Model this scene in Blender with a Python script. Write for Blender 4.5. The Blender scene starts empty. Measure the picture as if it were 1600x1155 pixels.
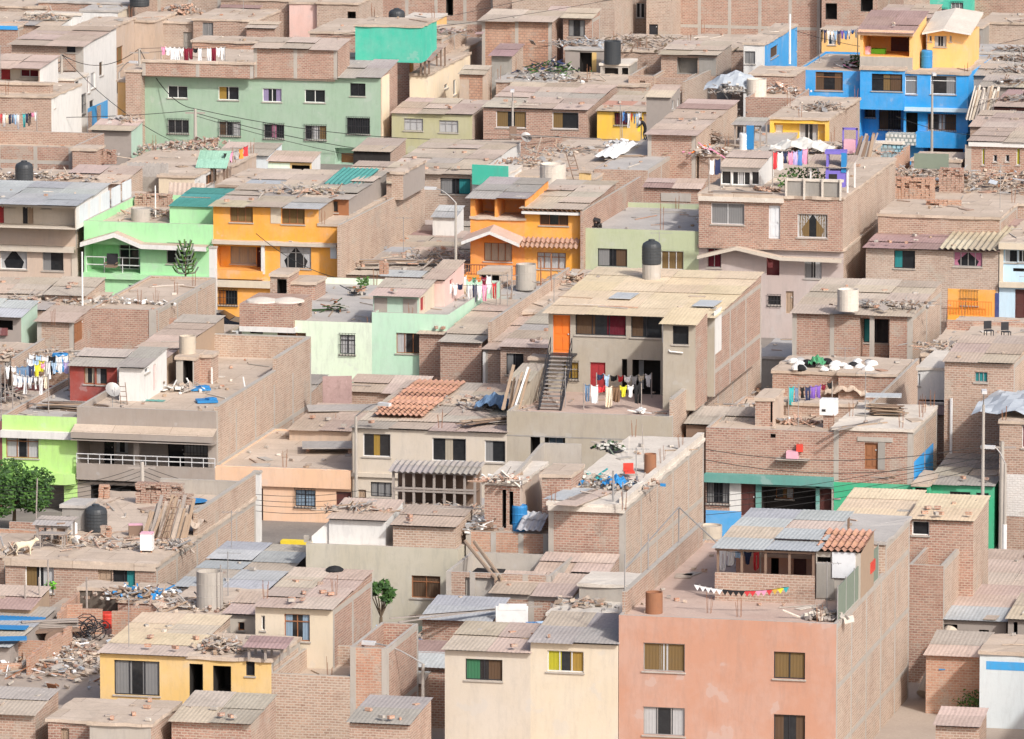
import bpy, math, random
EXPO = 0.22
from mathutils import Vector, Matrix
S = bpy.context.scene
C = S.collection
# ------------------------------------------------------------------ camera
FPX = 11870.0; HC = 70.0
PIT = math.atan(1877/FPX); YAW = math.atan(2660/FPX*math.cos(PIT))
cp, sp_, cy, sy = math.cos(PIT), math.sin(PIT), math.cos(YAW), math.sin(YAW)
RV = Vector((cy, sy, 0)); FV = Vector((-sy*cp, cy*cp, -sp_)); UV_ = Vector((-sy*sp_, cy*sp_, cp))
CO = Vector((0, 0, HC))
def ray(px, py): return FV + RV*((px-800)/FPX) + UV_*((577.5-py)/FPX)
def at(px, py, z=0.0):
    d = ray(px, py); return CO + d*((z-HC)/d.z)
def atY(px, py, Y):
    d = ray(px, py); return CO + d*(Y/d.y)
def atX(px, py, X):
    d = ray(px, py); return CO + d*(X/d.x)
def rowY(b): return at(800, b, 0).y
cam = bpy.data.cameras.new('camera'); co = bpy.data.objects.new('camera', cam); C.objects.link(co)
co.location = CO; co.rotation_euler = (math.pi/2-PIT, 0, YAW)
cam.sensor_width = 36; cam.lens = FPX/1600*36; cam.clip_end = 5000; cam.clip_start = 1
S.camera = co
# ------------------------------------------------------------------ light
w = bpy.data.worlds.new('World'); S.world = w; w.use_nodes = True
nt = w.node_tree; bg = nt.nodes['Background']; sky = nt.nodes.new('ShaderNodeTexSky')
sky.sky_type = 'NISHITA'; sky.sun_disc = False
SD = Vector((0.56, -0.56, 0.61)).normalized()      # towards the sun
sky.sun_elevation = math.asin(SD.z); sky.sun_rotation = math.atan2(SD.x, SD.y)
sky.air_density = .65; sky.dust_density = 4.0; sky.ozone_density = .3
nt.links.new(sky.outputs[0], bg.inputs[0]); bg.inputs[1].default_value = 0.15
sl = bpy.data.lights.new('sun', 'SUN'); so = bpy.data.objects.new('sun', sl); C.objects.link(so)
sl.energy = 2.7; sl.angle = math.radians(2.5); sl.color = (1, .98, .95)
so.rotation_euler = SD.to_track_quat('Z', 'Y').to_euler()
S.view_settings.view_transform = 'Standard'; S.view_settings.look = 'None'
S.view_settings.exposure = EXPO
# ------------------------------------------------------------------ materials
MATS = {}
def newmat(name):
    m = bpy.data.materials.new(name); m.use_nodes = True
    n = m.node_tree.nodes; l = m.node_tree.links; p = n['Principled BSDF']
    p.inputs['Roughness'].default_value = .9; p.inputs['Specular IOR Level'].default_value = .2
    MATS[name] = m
    return m, n, l, p
def uvn(n, l, sc=(1, 1, 1)):
    tc = n.new('ShaderNodeTexCoord'); mp = n.new('ShaderNodeMapping'); mp.inputs['Scale'].default_value = sc
    l.new(tc.outputs['UV'], mp.inputs[0]); return mp.outputs[0]
def noise(n, l, vec, scale, det=4, rough=.6):
    t = n.new('ShaderNodeTexNoise'); t.inputs['Scale'].default_value = scale
    t.inputs['Detail'].default_value = det; t.inputs['Roughness'].default_value = rough
    l.new(vec, t.inputs['Vector']); return t.outputs['Fac']
def posn(n, l, sc=(1, 1, 1)):
    g = n.new('ShaderNodeNewGeometry'); mp = n.new('ShaderNodeMapping'); mp.inputs['Scale'].default_value = sc
    l.new(g.outputs['Position'], mp.inputs[0]); return mp.outputs[0]
def ramp(n, l, fac, a, b, ca=(0, 0, 0, 1), cb=(1, 1, 1, 1)):
    r = n.new('ShaderNodeValToRGB'); r.color_ramp.elements[0].position = a; r.color_ramp.elements[1].position = b
    r.color_ramp.elements[0].color = ca; r.color_ramp.elements[1].color = cb
    l.new(fac, r.inputs[0]); return r.outputs[0]
def mix(n, l, fac, a, b, mode='MIX'):
    m = n.new('ShaderNodeMix'); m.data_type = 'RGBA'; m.blend_type = mode
    for s, v in ((0, fac), (6, a), (7, b)):
        if isinstance(v, bpy.types.NodeSocket): l.new(v, m.inputs[s])
        elif s == 0: m.inputs[0].default_value = v
        else: m.inputs[s].default_value = (*v[:3], 1)
    return m.outputs[2]
def mul(n, l, s, f):
    g = n.new('ShaderNodeMath'); g.operation = 'MULTIPLY'; g.inputs[1].default_value = f; l.new(s, g.inputs[0]); return g.outputs[0]
def c4(c): return (*c, 1)
def plaster(name, col, dirt=.35, rough=.9):
    m, n, l, p = newmat(name)
    P = posn(n, l); u = posn(n, l, (1, 1, .18)); gy = sum(col)/3
    dc = tuple(c*.5+gy*.16+.03 for c in col); lc = tuple(min(1, c*.8+gy*.12+.07) for c in col)
    a = mix(n, l, mul(n, l, ramp(n, l, noise(n, l, P, .45, 6, .7), .42, .62), .75), col, lc)
    a = mix(n, l, mul(n, l, ramp(n, l, noise(n, l, u, 3.4, 8, .8), .48, .7), dirt+.12), a, dc)
    a = mix(n, l, mul(n, l, ramp(n, l, noise(n, l, P, 1.7, 8, .8), .56, .66), dirt*.8), a, tuple(c*.7+.05 for c in col))
    a = mix(n, l, mul(n, l, ramp(n, l, noise(n, l, P, .9, 3, .5), .66, .68), .55), a, tuple(min(1, c*.55+.22) for c in col))
    l.new(a, p.inputs['Base Color']); p.inputs['Roughness'].default_value = rough
    bp = n.new('ShaderNodeBump'); bp.inputs['Strength'].default_value = .35; bp.inputs['Distance'].default_value = .03
    l.new(noise(n, l, P, 3.5, 8, .8), bp.inputs['Height']); l.new(bp.outputs[0], p.inputs['Normal'])
    return name
def brick(name, c1, c2, mo, dust, dc=(.60, .47, .36), bw=.27, rh=.12, ms=.022):
    m, n, l, p = newmat(name)
    u = uvn(n, l); nz = n.new('ShaderNodeTexNoise'); nz.inputs['Scale'].default_value = .9; nz.inputs['Detail'].default_value = 3; l.new(u, nz.inputs['Vector'])
    vm = n.new('ShaderNodeVectorMath'); vm.operation = 'MULTIPLY_ADD'; vm.inputs[1].default_value = (.10, .10, 0); l.new(nz.outputs['Color'], vm.inputs[0]); l.new(u, vm.inputs[2])
    b = n.new('ShaderNodeTexBrick'); l.new(vm.outputs[0], b.inputs['Vector'])
    b.inputs['Scale'].default_value = 1; b.inputs['Brick Width'].default_value = bw; b.inputs['Row Height'].default_value = rh
    b.inputs['Mortar Size'].default_value = ms; b.inputs['Bias'].default_value = .1
    b.inputs['Color1'].default_value = c4(c1); b.inputs['Color2'].default_value = c4(c2); b.inputs['Mortar'].default_value = c4(mo)
    P = posn(n, l)
    f = ramp(n, l, noise(n, l, P, .55, 8, .78), .44, .58)
    g = n.new('ShaderNodeMath'); g.operation = 'MULTIPLY'; g.inputs[1].default_value = dust; l.new(f, g.inputs[0])
    a = mix(n, l, g.outputs[0], b.outputs['Color'], dc)
    f2 = ramp(n, l, noise(n, l, posn(n, l, (1.2, 1.2, .3)), 1.1, 5, .7), .55, .8)
    g2 = n.new('ShaderNodeMath'); g2.operation = 'MULTIPLY'; g2.inputs[1].default_value = .35; l.new(f2, g2.inputs[0])
    a = mix(n, l, g2.outputs[0], a, tuple(c*.5 for c in c1))
    a = mix(n, l, mul(n, l, ramp(n, l, noise(n, l, P, .42, 7, .75), .57, .61), .6), a, (.40, .355, .30))
    a = mix(n, l, mul(n, l, ramp(n, l, noise(n, l, posn(n, l, (1, 1, .35)), .8, 6, .7), .5, .7), .45), a, tuple(c*.62 for c in c1))
    st = n.new('ShaderNodeMapping'); st.inputs['Scale'].default_value = (.5, 3.2, 1); l.new(u, st.inputs[0])
    f4 = ramp(n, l, noise(n, l, st.outputs[0], 1.6, 6, .8), .4, .62)
    g4 = n.new('ShaderNodeMath'); g4.operation = 'MULTIPLY'; g4.inputs[1].default_value = .24; l.new(f4, g4.inputs[0])
    a = mix(n, l, g4.outputs[0], a, tuple(min(1, c*1.25) for c in mo))
    f3 = ramp(n, l, noise(n, l, u, 9, 2, .6), .60, .68)
    g3 = n.new('ShaderNodeMath'); g3.operation = 'MULTIPLY'; g3.inputs[1].default_value = .45; l.new(f3, g3.inputs[0])
    l.new(mix(n, l, g3.outputs[0], a, tuple(c*.45 for c in c1)), p.inputs['Base Color'])
    bp = n.new('ShaderNodeBump'); bp.inputs['Strength'].default_value = .6; bp.inputs['Distance'].default_value = .02
    iv = n.new('ShaderNodeMath'); iv.operation = 'SUBTRACT'; iv.inputs[0].default_value = 1; l.new(b.outputs['Fac'], iv.inputs[1])
    l.new(iv.outputs[0], bp.inputs['Height']); l.new(bp.outputs[0], p.inputs['Normal'])
    return name
def dusty(name, a, b, c=(.2, .17, .15), sc=.5, tint=False, streak=False, seam=0):
    m, n, l, p = newmat(name)
    P = posn(n, l)
    k = mix(n, l, ramp(n, l, noise(n, l, P, sc, 6, .65), .35, .65), a, b)
    k = mix(n, l, ramp(n, l, noise(n, l, P, 2.3, 6, .75), .58, .78, (0, 0, 0, 1), (.6, .6, .6, 1)), k, c)
    k = mix(n, l, ramp(n, l, noise(n, l, P, 7, 4, .8), .5, .72, (0, 0, 0, 1), (.42, .42, .42, 1)), k, c)
    k = mix(n, l, ramp(n, l, noise(n, l, P, 5.1, 4, .8), .56, .7, (0, 0, 0, 1), (.4, .4, .4, 1)), k, tuple(min(.85, x*1.45) for x in b))
    if seam:
        b_ = n.new('ShaderNodeTexBrick'); l.new(P, b_.inputs['Vector']); b_.inputs['Scale'].default_value = 1; b_.inputs['Brick Width'].default_value = 3.1; b_.inputs['Row Height'].default_value = 1.7
        b_.inputs['Mortar Size'].default_value = .02; b_.inputs['Color1'].default_value = (1, 1, 1, 1); b_.inputs['Color2'].default_value = (.86, .84, .82, 1); b_.inputs['Mortar'].default_value = (.66, .62, .6, 1)
        k = mix(n, l, 1.0, k, b_.outputs['Color'], 'MULTIPLY')
    if streak:
        k = mix(n, l, ramp(n, l, noise(n, l, posn(n, l, (3, .35, 1)), 1.5, 4, .7), .55, .75, (0, 0, 0, 1), (.5, .5, .5, 1)), k, c)
    if tint:
        at_ = n.new('ShaderNodeAttribute'); at_.attribute_name = 'tint'
        k = mix(n, l, 1.0, k, at_.outputs['Color'], 'MULTIPLY')
    l.new(k, p.inputs['Base Color'])
    return name
def plain(name, col, rough=.7, metal=0, spec=.3):
    m, n, l, p = newmat(name); p.inputs['Base Color'].default_value = c4(col)
    P = posn(n, l)
    k = mix(n, l, ramp(n, l, noise(n, l, P, 3, 5, .7), .45, .75, (0, 0, 0, 1), (.4, .4, .4, 1)), col, tuple(c*.6+.04 for c in col))
    l.new(k, p.inputs['Base Color'])
    p.inputs['Roughness'].default_value = rough; p.inputs['Metallic'].default_value = metal; p.inputs['Specular IOR Level'].default_value = spec
    return name
def cloth(name, col): return plain('cloth_'+name, col, .95)
brick('bk', (0.445, 0.228, 0.167), (0.265, 0.130, 0.098), (0.449, 0.370, 0.301), .25, (0.445, 0.332, 0.258))
brick('bk2', (0.429, 0.255, 0.190), (0.267, 0.158, 0.119), (0.459, 0.380, 0.311), .34, (0.456, 0.356, 0.282))
brick('bo', (0.529, 0.268, 0.177), (0.396, 0.187, 0.122), (0.465, 0.352, 0.273), .25)
brick('bt', (0.479, 0.309, 0.227), (0.311, 0.193, 0.141), (0.508, 0.430, 0.352), .34, (0.517, 0.430, 0.348), ms=.024)
brick('bg', (0.463, 0.323, 0.254), (0.308, 0.208, 0.160), (0.490, 0.420, 0.350), .45, (0.450, 0.380, 0.320))
brick('bw', (0.717, 0.699, 0.664), (0.656, 0.630, 0.604), (0.595, 0.560, 0.525), .3, (0.490, 0.421, 0.369))
brick('lattice', (.52, .30, .21), (.46, .25, .17), (.30, .19, .14), .35, bw=.34, rh=.2, ms=.035)
brick('blockwhite', (0.798, 0.798, 0.763), (0.738, 0.738, 0.703), (0.254, 0.298, 0.298), .1, bw=.3, rh=.3, ms=.06)
brick('blockblue', (0.350, 0.611, 0.698), (0.328, 0.554, 0.658), (0.062, 0.158, 0.210), .1, bw=.3, rh=.3, ms=.05)
PL = dict(green=(.30, .43, .31), lime=(.46, .74, .22), lgreen=(.36, .70, .36), orange=(.82, .37, .05), orange2=(.83, .32, .06),
 yellow=(.72, .48, .175), yellow2=(.82, .50, .06), cream=(.62, .53, .40), cream2=(.56, .49, .40), white=(.68, .67, .64), terra=(.50, .265, .18),
 grey=(.40, .35, .275), brown=(.34, .29, .25), peach=(.74, .48, .31), mint=(.66, .78, .60), mint2=(.46, .70, .52), mint3=(.40, .55, .44),
 sage=(.42, .47, .30), olive=(.42, .40, .22), blue=(.02, .32, .74), blue2=(.05, .35, .72), lblue=(.50, .68, .80), mauve=(.47, .39, .36),
 tan=(.50, .385, .295), tanp=(.55, .43, .34), stain=(.49, .455, .36), teal=(.06, .50, .36), tealw=(.12, .32, .28), greenb=(.05, .42, .22),
 conc=(.42, .38, .33), concd=(.30, .28, .25), red=(.32, .05, .035), maroon=(.20, .05, .05), pinkw=(.72, .48, .42), navy=(.03, .05, .2),
 lav=(.45, .40, .44), cyan=(.25, .60, .75), bwh=(.62, .68, .70), apricot=(.84, .49, .16), creamy=(.82, .68, .48))
for k_, v_ in PL.items(): v_ = tuple(c*.96+sum(v_)/3*.04 for c in v_); plaster(k_, v_, .5 if k_ in ('stain', 'conc', 'concd', 'white', 'mint', 'tan') else .3)
dusty('slab', (.48, .41, .345), (.57, .49, .415), (.24, .21, .18), seam=1)
dusty('slabw', (.58, .52, .45), (.68, .62, .54), (.36, .31, .26))
dusty('slabg', (.41, .385, .36), (.50, .47, .435), (.26, .24, .22))
dusty('slabt', (.52, .43, .345), (.60, .50, .41), (.30, .24, .19), seam=1)
dusty('slabp', (.46, .34, .285), (.53, .41, .345), (.34, .26, .22))
dusty('ground', (.36, .30, .25), (.44, .37, .31), (.26, .22, .19), .15)
dusty('asphalt', (.20, .18, .165), (.27, .245, .22), (.12, .11, .1), .3)
dusty('stuffd', (.36, .30, .25), (.48, .40, .33), (.16, .13, .11), 2)
for k_, a_ in dict(cg=(.42, .375, .32), ct=(.48, .405, .33), cp=(.47, .375, .315), cm=(.34, .235, .22), cw=(.41, .43, .44), cc=(.60, .49, .345),
                   cd=(.36, .335, .31), ctq=(.07, .27, .25), cgr=(.24, .42, .33), cy=(.42, .37, .27), cr=(.48, .27, .19), ctl=(.38, .24, .18)).items():
    dusty(k_, a_, tuple(min(.9, x*1.15+.03) for x in a_), tuple(x*.5 for x in a_), .4, True, True)
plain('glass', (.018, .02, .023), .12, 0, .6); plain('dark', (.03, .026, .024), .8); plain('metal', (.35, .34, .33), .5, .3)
plain('blackm', (.03, .03, .035), .5); plain('rust', (.28, .13, .07), .8); plain('wood', (.38, .28, .2), .9); plain('woodd', (.22, .15, .11), .9)
plain('woodb', (.30, .13, .06), .7); plain('greywood', (.34, .30, .27), .95); plain('silver', (.62, .62, .62), .5); plain('tank', (.045, .05, .055), .45)
plain('bluep', (.03, .22, .50), .5); plain('whitep', (.78, .78, .76), .6); plain('redp', (.62, .06, .04), .5); plain('orangep', (.80, .20, .03), .6)
plain('reddoor', (.36, .035, .04), .6); plain('doorb', (.10, .035, .03), .6); plain('doorw', (.68, .70, .72), .6); plain('pipe', (.52, .45, .36), .7)
plain('trunk', (.16, .12, .08), .95); plain('leaf', (.05, .12, .025), .7); plain('leaf2', (.085, .185, .035), .7); plain('leafd', (.035, .08, .025), .7)
plain('purple', (.20, .16, .55), .6); plain('pinkp', (.75, .42, .50), .6); plain('greenp', (.16, .55, .03), .6); plain('yellowp', (.80, .62, .05), .6)
plain('skin', (.35, .2, .13), .7); plain('hair', (.02, .015, .012), .8); plain('fur', (.72, .62, .46), .95); plain('carp', (.012, .016, .026), .15, 0, .7)
plain('mesh', (.20, .24, .19), .9); plain('tarp', (.42, .46, .50), .6); plain('wire', (.025, .025, .025), .7); plain('thatch', (.13, .11, .09), 1)
CL = dict(white=(.82, .82, .82), blue=(.10, .25, .55), navy=(.03, .04, .10), black=(.02, .02, .022), red=(.6, .05, .06), maroon=(.22, .02, .04),
 pink=(.80, .32, .48), yellow=(.75, .70, .05), denim=(.14, .23, .36), purple=(.22, .12, .45), green=(.08, .3, .15), cream=(.75, .66, .52),
 grey=(.4, .4, .4), grey2=(.58, .57, .53), orange=(.8, .28, .05), teal=(.05, .4, .42), lightblue=(.45, .62, .80), brown=(.2, .12, .07), gold=(.6, .38, .08), ochre=(.34, .22, .09), lilac=(.5, .42, .68))
for k_, v_ in CL.items(): cloth(k_, v_); plain('curtain_'+k_, tuple(c*.5 for c in v_), .9)  # curtain copies are half as bright: dimness behind the panes put into the colour
# ------------------------------------------------------------------ mesh builder
class M:
    def __init__(s): s.v = []; s.f = []; s.m = []; s.t = []; s.names = []; s.smooth = False
    def mi(s, m):
        if m not in s.names: s.names.append(m)
        return s.names.index(m)
    def face(s, pts, m, t=1.0):
        k = len(s.v); s.v += [tuple(p) for p in pts]; s.f.append(tuple(range(k, k+len(pts)))); s.m.append(s.mi(m)); s.t.append(t)
    def box(s, x0, x1, y0, y1, z0, z1, m, skip=''):
        if x1 < x0: x0, x1 = x1, x0
        if y1 < y0: y0, y1 = y1, y0
        if z1 < z0: z0, z1 = z1, z0
        a = [(x0, y0, z0), (x1, y0, z0), (x1, y1, z0), (x0, y1, z0), (x0, y0, z1), (x1, y0, z1), (x1, y1, z1), (x0, y1, z1)]
        for nm, q in (('f', (0, 1, 5, 4)), ('r', (1, 2, 6, 5)), ('b', (2, 3, 7, 6)), ('l', (3, 0, 4, 7)), ('t', (4, 5, 6, 7)), ('d', (3, 2, 1, 0))):
            if nm not in skip: s.face([a[i] for i in q], m)
    def obox(s, c, sz, rot, m):      # oriented box, rot = Matrix or z angle
        R = rot if isinstance(rot, Matrix) else Matrix.Rotation(rot, 3, 'Z')
        c = Vector(c); h = [d/2 for d in sz]
        P = [c + R @ Vector((sx*h[0], sy_*h[1], sz_*h[2])) for sz_ in (-1, 1) for sy_ in (-1, 1) for sx in (-1, 1)]
        for q in ((0, 1, 5, 4), (1, 3, 7, 5), (3, 2, 6, 7), (2, 0, 4, 6), (4, 5, 7, 6), (2, 3, 1, 0)): s.face([P[i] for i in q], m)
    def tube(s, a, b, r, m, n=6, r2=None):
        a = Vector(a); b = Vector(b); d = (b-a)
        if d.length < 1e-6: return
        d.normalize(); u = d.orthogonal().normalized(); w_ = d.cross(u); r2 = r if r2 is None else r2
        A = [a+(u*math.cos(i*2*math.pi/n)+w_*math.sin(i*2*math.pi/n))*r for i in range(n)]
        B = [b+(u*math.cos(i*2*math.pi/n)+w_*math.sin(i*2*math.pi/n))*r2 for i in range(n)]
        for i in range(n): s.face([A[i], A[(i+1) % n], B[(i+1) % n], B[i]], m)
        s.face(A[::-1], m); s.face(B, m)
    def path(s, pts, r, m, n=5):
        for a, b in zip(pts[:-1], pts[1:]): s.tube(a, b, r, m, n)
    def lathe(s, c, prof, m, n=20):
        c = Vector(c)
        R = [[c+Vector((r*math.cos(i*2*math.pi/n), r*math.sin(i*2*math.pi/n), z)) for i in range(n)] for r, z in prof]
        for a, b in zip(R[:-1], R[1:]):
            for i in range(n): s.face([a[i], a[(i+1) % n], b[(i+1) % n], b[i]], m)
        s.face(R[-1], m); s.face(R[0][::-1], m)
    def build(s, name, parent=None, org=(0, 0, 0), smooth=False):
        me = bpy.data.meshes.new(name); o = Vector(org)
        me.from_pydata([tuple(Vector(p)-o) for p in s.v], [], s.f)
        for nm in s.names: me.materials.append(MATS[nm])
        for p_, mi in zip(me.polygons, s.m): p_.material_index = mi; p_.use_smooth = smooth
        me.uv_layers.new(name='UVMap'); me.color_attributes.new('tint', 'FLOAT_COLOR', 'CORNER')
        uv = me.uv_layers['UVMap'].data; tc = me.color_attributes['tint'].data
        V = me.vertices
        for p_, t in zip(me.polygons, s.t):
            nn = p_.normal
            tt = t if isinstance(t, tuple) else (t, t, t)
            for li in p_.loop_indices:
                q = V[me.loops[li].vertex_index].co + o
                uv[li].uv = (q.x, q.y) if abs(nn.z) > .7 else ((q.y, q.z) if abs(nn.x) > abs(nn.y) else (q.x, q.z))
                tc[li].color = (*tt, 1)
        ob = bpy.data.objects.new(name, me); C.objects.link(ob)
        if smooth:
            try: me.set_sharp_from_angle(angle=math.radians(40))
            except Exception: pass
        if parent is not None: ob.parent = parent
        else: ob.location = o
        return ob
def empty(name, loc):
    o = bpy.data.objects.new(name, None); C.objects.link(o); o.location = loc; o.empty_display_size = .3; return o
def tag(o, label, cat, group=None, kind=None):
    if label: o['label'] = label
    if cat: o['category'] = cat
    if group: o['group'] = group
    if kind: o['kind'] = kind
    return o
def copy_tree(o, parent=None):
    c = o.copy(); C.objects.link(c); c.parent = parent
    for ch in list(o.children): copy_tree(ch, c)
    return c
rng = random.Random(7)
# ------------------------------------------------------------------ walls with openings
def W(x0, y0, x1, y1, cur=None, gr=0, n=2, fr='metal', h=0): return dict(k='w', r=(x0, y0, x1, y1), cur=cur, gr=gr, n=n, fr=fr, d=.14, h=h)
def D(x0, y0, x1, y1, col='doorb'): return dict(k='d', r=(x0, y0, x1, y1), col=col, d=.12)
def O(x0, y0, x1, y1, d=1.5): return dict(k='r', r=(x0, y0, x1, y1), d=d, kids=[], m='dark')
def R(x0, y0, x1, y1, d, kids=(), m=None, rail=None): return dict(k='r', r=(x0, y0, x1, y1), d=d, kids=list(kids), m=m, rail=rail)
def uz(ax, c, px, py):
    p = atY(px, py, c) if ax == 'Y' else atX(px, py, c)
    return (p.x if ax == 'Y' else p.y), p.z
def P3(ax, c, u, z): return (u, c, z) if ax == 'Y' else (c, u, z)
def panel(m, t, ax, c, u0, u1, z0, z1, holes, mat, org, par):
    hs = []
    for h in holes:
        x0, y0, x1, y1 = h['r']
        a, zt = uz(ax, c, x0, y0); _, zb = uz(ax, c, x0, y1)
        b, _ = uz(ax, c, x1, y0 + (.035 if ax == 'Y' else -.8)*(x1-x0))
        a = max(a, u0+.02); b = min(b, u1-.02); zb = max(zb, z0+.01); zt = min(zt, z1-.02)
        if b-a < .08 or zt-zb < .08: continue
        if h['k'] == 'r' and h.get('nb'): zb = z0
        hs.append((a, b, zb, zt, h))
    us = sorted({u0, u1, *[h[0] for h in hs], *[h[1] for h in hs]}); zs = sorted({z0, z1, *[h[2] for h in hs], *[h[3] for h in hs]})
    for i in range(len(us)-1):
        for j in range(len(zs)-1):
            um = (us[i]+us[i+1])/2; zm = (zs[j]+zs[j+1])/2
            if any(h[0] < um < h[1] and h[2] < zm < h[3] for h in hs): continue
            m.face([P3(ax, c, us[i], zs[j]), P3(ax, c, us[i+1], zs[j]), P3(ax, c, us[i+1], zs[j+1]), P3(ax, c, us[i], zs[j+1])], mat)
    for a, b, zb, zt, h in hs:
        c2 = c + h['d']*(1 if ax == 'Y' else -1)
        hm = h.get('m') or mat
        hm2 = hm if h['k'] == 'r' else mat
        for q in (((a, zb), (b, zb)), ((b, zb), (b, zt)), ((b, zt), (a, zt)), ((a, zt), (a, zb))):
            m.face([P3(ax, c, *q[0]), P3(ax, c, *q[1]), P3(ax, c2, *q[1]), P3(ax, c2, *q[0])], hm2)
        if h['k'] == 'r':
            panel(m, t, ax, c2, a, b, zb, zt, h['kids'], hm, org, par)
            if h.get('rail'):
                r = M(); s = 1 if ax == 'Y' else -1; hh = .95; cc = c + .08*s; zr0 = zb
                for zz in (zr0+hh, zr0+hh*.5): r.tube(P3(ax, cc, a, zz), P3(ax, cc, b, zz), .035, h['rail'])
                nn = max(2, int(abs(b-a)/1.0))
                for i in range(nn+1): r.tube(P3(ax, cc, a+(b-a)*i/nn, zr0), P3(ax, cc, a+(b-a)*i/nn, zr0+hh), .03, h['rail'])
                r.build('railing', par, org)
        elif h['k'] == 'w': window(ax, c2, c, a, b, zb, zt, h, org, par)
        else:
            d = M(); s = -1 if ax == 'Y' else 1; e = c2
            d.face([P3(ax, e, a, zb), P3(ax, e, b, zb), P3(ax, e, b, zt), P3(ax, e, a, zt)], h['col'])
            g = .07
            for uu in ((a+.1, (a+b)/2-.05), ((a+b)/2+.05, b-.1)):
                for zz in ((zb+.15, zb+(zt-zb)*.42), (zb+(zt-zb)*.5, zt-.15)):
                    f = e + s*.025
                    d.box(*( (uu[0], uu[1], e-.001, f) if ax == 'Y' else (e+.001, f, uu[0], uu[1])), zz[0], zz[1], h['col'])
            dr = d.build('door', par, org)
            k = M(); k.lathe(P3(ax, e+s*.05, b-.12, zb+1.0), [(.03, -.03), (.04, 0), (.03, .03)], 'silver', 6); k.build('handle', dr, org)
def window(ax, c2, c, a, b, zb, zt, h, org, par):
    s = -1 if ax == 'Y' else 1
    m = M(); m.face([P3(ax, c2, a, zb), P3(ax, c2, b, zb), P3(ax, c2, b, zt), P3(ax, c2, a, zt)], 'glass')
    wn = m.build('window', par, org)
    f = M(); fm = {'metal': 'silver', 'dark': 'blackm', 'wood': 'woodb', 'white': 'whitep', 'grey': 'metal'}[h['fr']]; t = .045; e1 = c2 + s*.05; e0 = c2+s*.012
    def bar(u0, u1, z0, z1):
        f.box(*((u0, u1, e0, e1) if ax == 'Y' else (e0, e1, u0, u1)), z0, z1, fm)
    bar(a, b, zb, zb+t); bar(a, b, zt-t, zt); bar(a, a+t, zb+t, zt-t); bar(b-t, b, zb+t, zt-t)
    for i in range(1, h['n']): u = a+(b-a)*i/h['n']; bar(u-t/2, u+t/2, zb+t, zt-t)
    if h['h']: z = zt-(zt-zb)*.28; f.box(*((a+t, b-t, e0-s*.003, e1+s*.003) if ax == 'Y' else (e0-s*.003, e1+s*.003, a+t, b-t)), z-t/2, z+t/2, fm)
    f.build('frame', wn, org)
    cur = h['cur']
    if cur:
        cl = M(); e = c2+s*.006
        specs = {'L': [(0, .38)], 'R': [(.62, 1)], 'B': [(0, .3), (.7, 1)], 'F': [(0, 1)], 'M': [(.38, .6)], 'T': [(0, .5), (.5, 1)]}
        for tok in cur.split():
            col, kd = tok.split(':')
            for q0, q1 in specs[kd]:
                ua = a+(b-a)*q0; ub = a+(b-a)*q1; nf = max(3, int((ub-ua)/.07)); pts = []
                for i in range(nf+1):
                    pts.append((ua+(ub-ua)*i/nf, e + s*(.0 if i % 2 else .008)))
                tie = kd in 'T'
                for i in range(nf):
                    (p, ep), (q, eq) = pts[i], pts[i+1]
                    if tie:
                        edge = ua if q0 == 0 else ub; zm = zb+(zt-zb)*.35
                        k = lambda u: edge+(u-edge)*.25
                        pp = lambda u, ee, z: P3(ax, ee, u, z)
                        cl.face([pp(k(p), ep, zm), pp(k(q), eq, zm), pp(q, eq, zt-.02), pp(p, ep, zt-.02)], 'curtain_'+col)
                        k2 = lambda u: edge+(u-edge)*.42
                        cl.face([pp(k2(p), ep, zb+.02), pp(k2(q), eq, zb+.02), pp(k(q), eq, zm), pp(k(p), ep, zm)], 'curtain_'+col)
                    else:
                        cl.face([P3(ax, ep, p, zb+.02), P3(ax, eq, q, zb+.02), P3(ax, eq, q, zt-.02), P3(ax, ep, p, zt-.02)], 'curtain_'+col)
        cl.build('curtain', wn, org)
    if h['gr']:
        g = M(); e = c + s*.1; ng = max(3, int((b-a)/.16))
        for i in range(ng+1): u = a+(b-a)*i/ng; g.tube(P3(ax, e, u, zb-.1), P3(ax, e, u, zt+.1), .013, 'blackm', 4)
        for z in (zb-.1, zt+.1, (zb+zt)/2): g.tube(P3(ax, e, a-.05, z), P3(ax, e, b+.05, z), .016, 'blackm', 4)
        g.build('grille', wn, org)
    sl_ = M(); q = c + s*.07
    sl_.box(*((a-.06, b+.06, q, c-s*.0) if ax == 'Y' else (c, q, a-.06, b+.06)), zb-.07, zb-.004, 'conc'); sl_.build('sill', wn, org)
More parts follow.
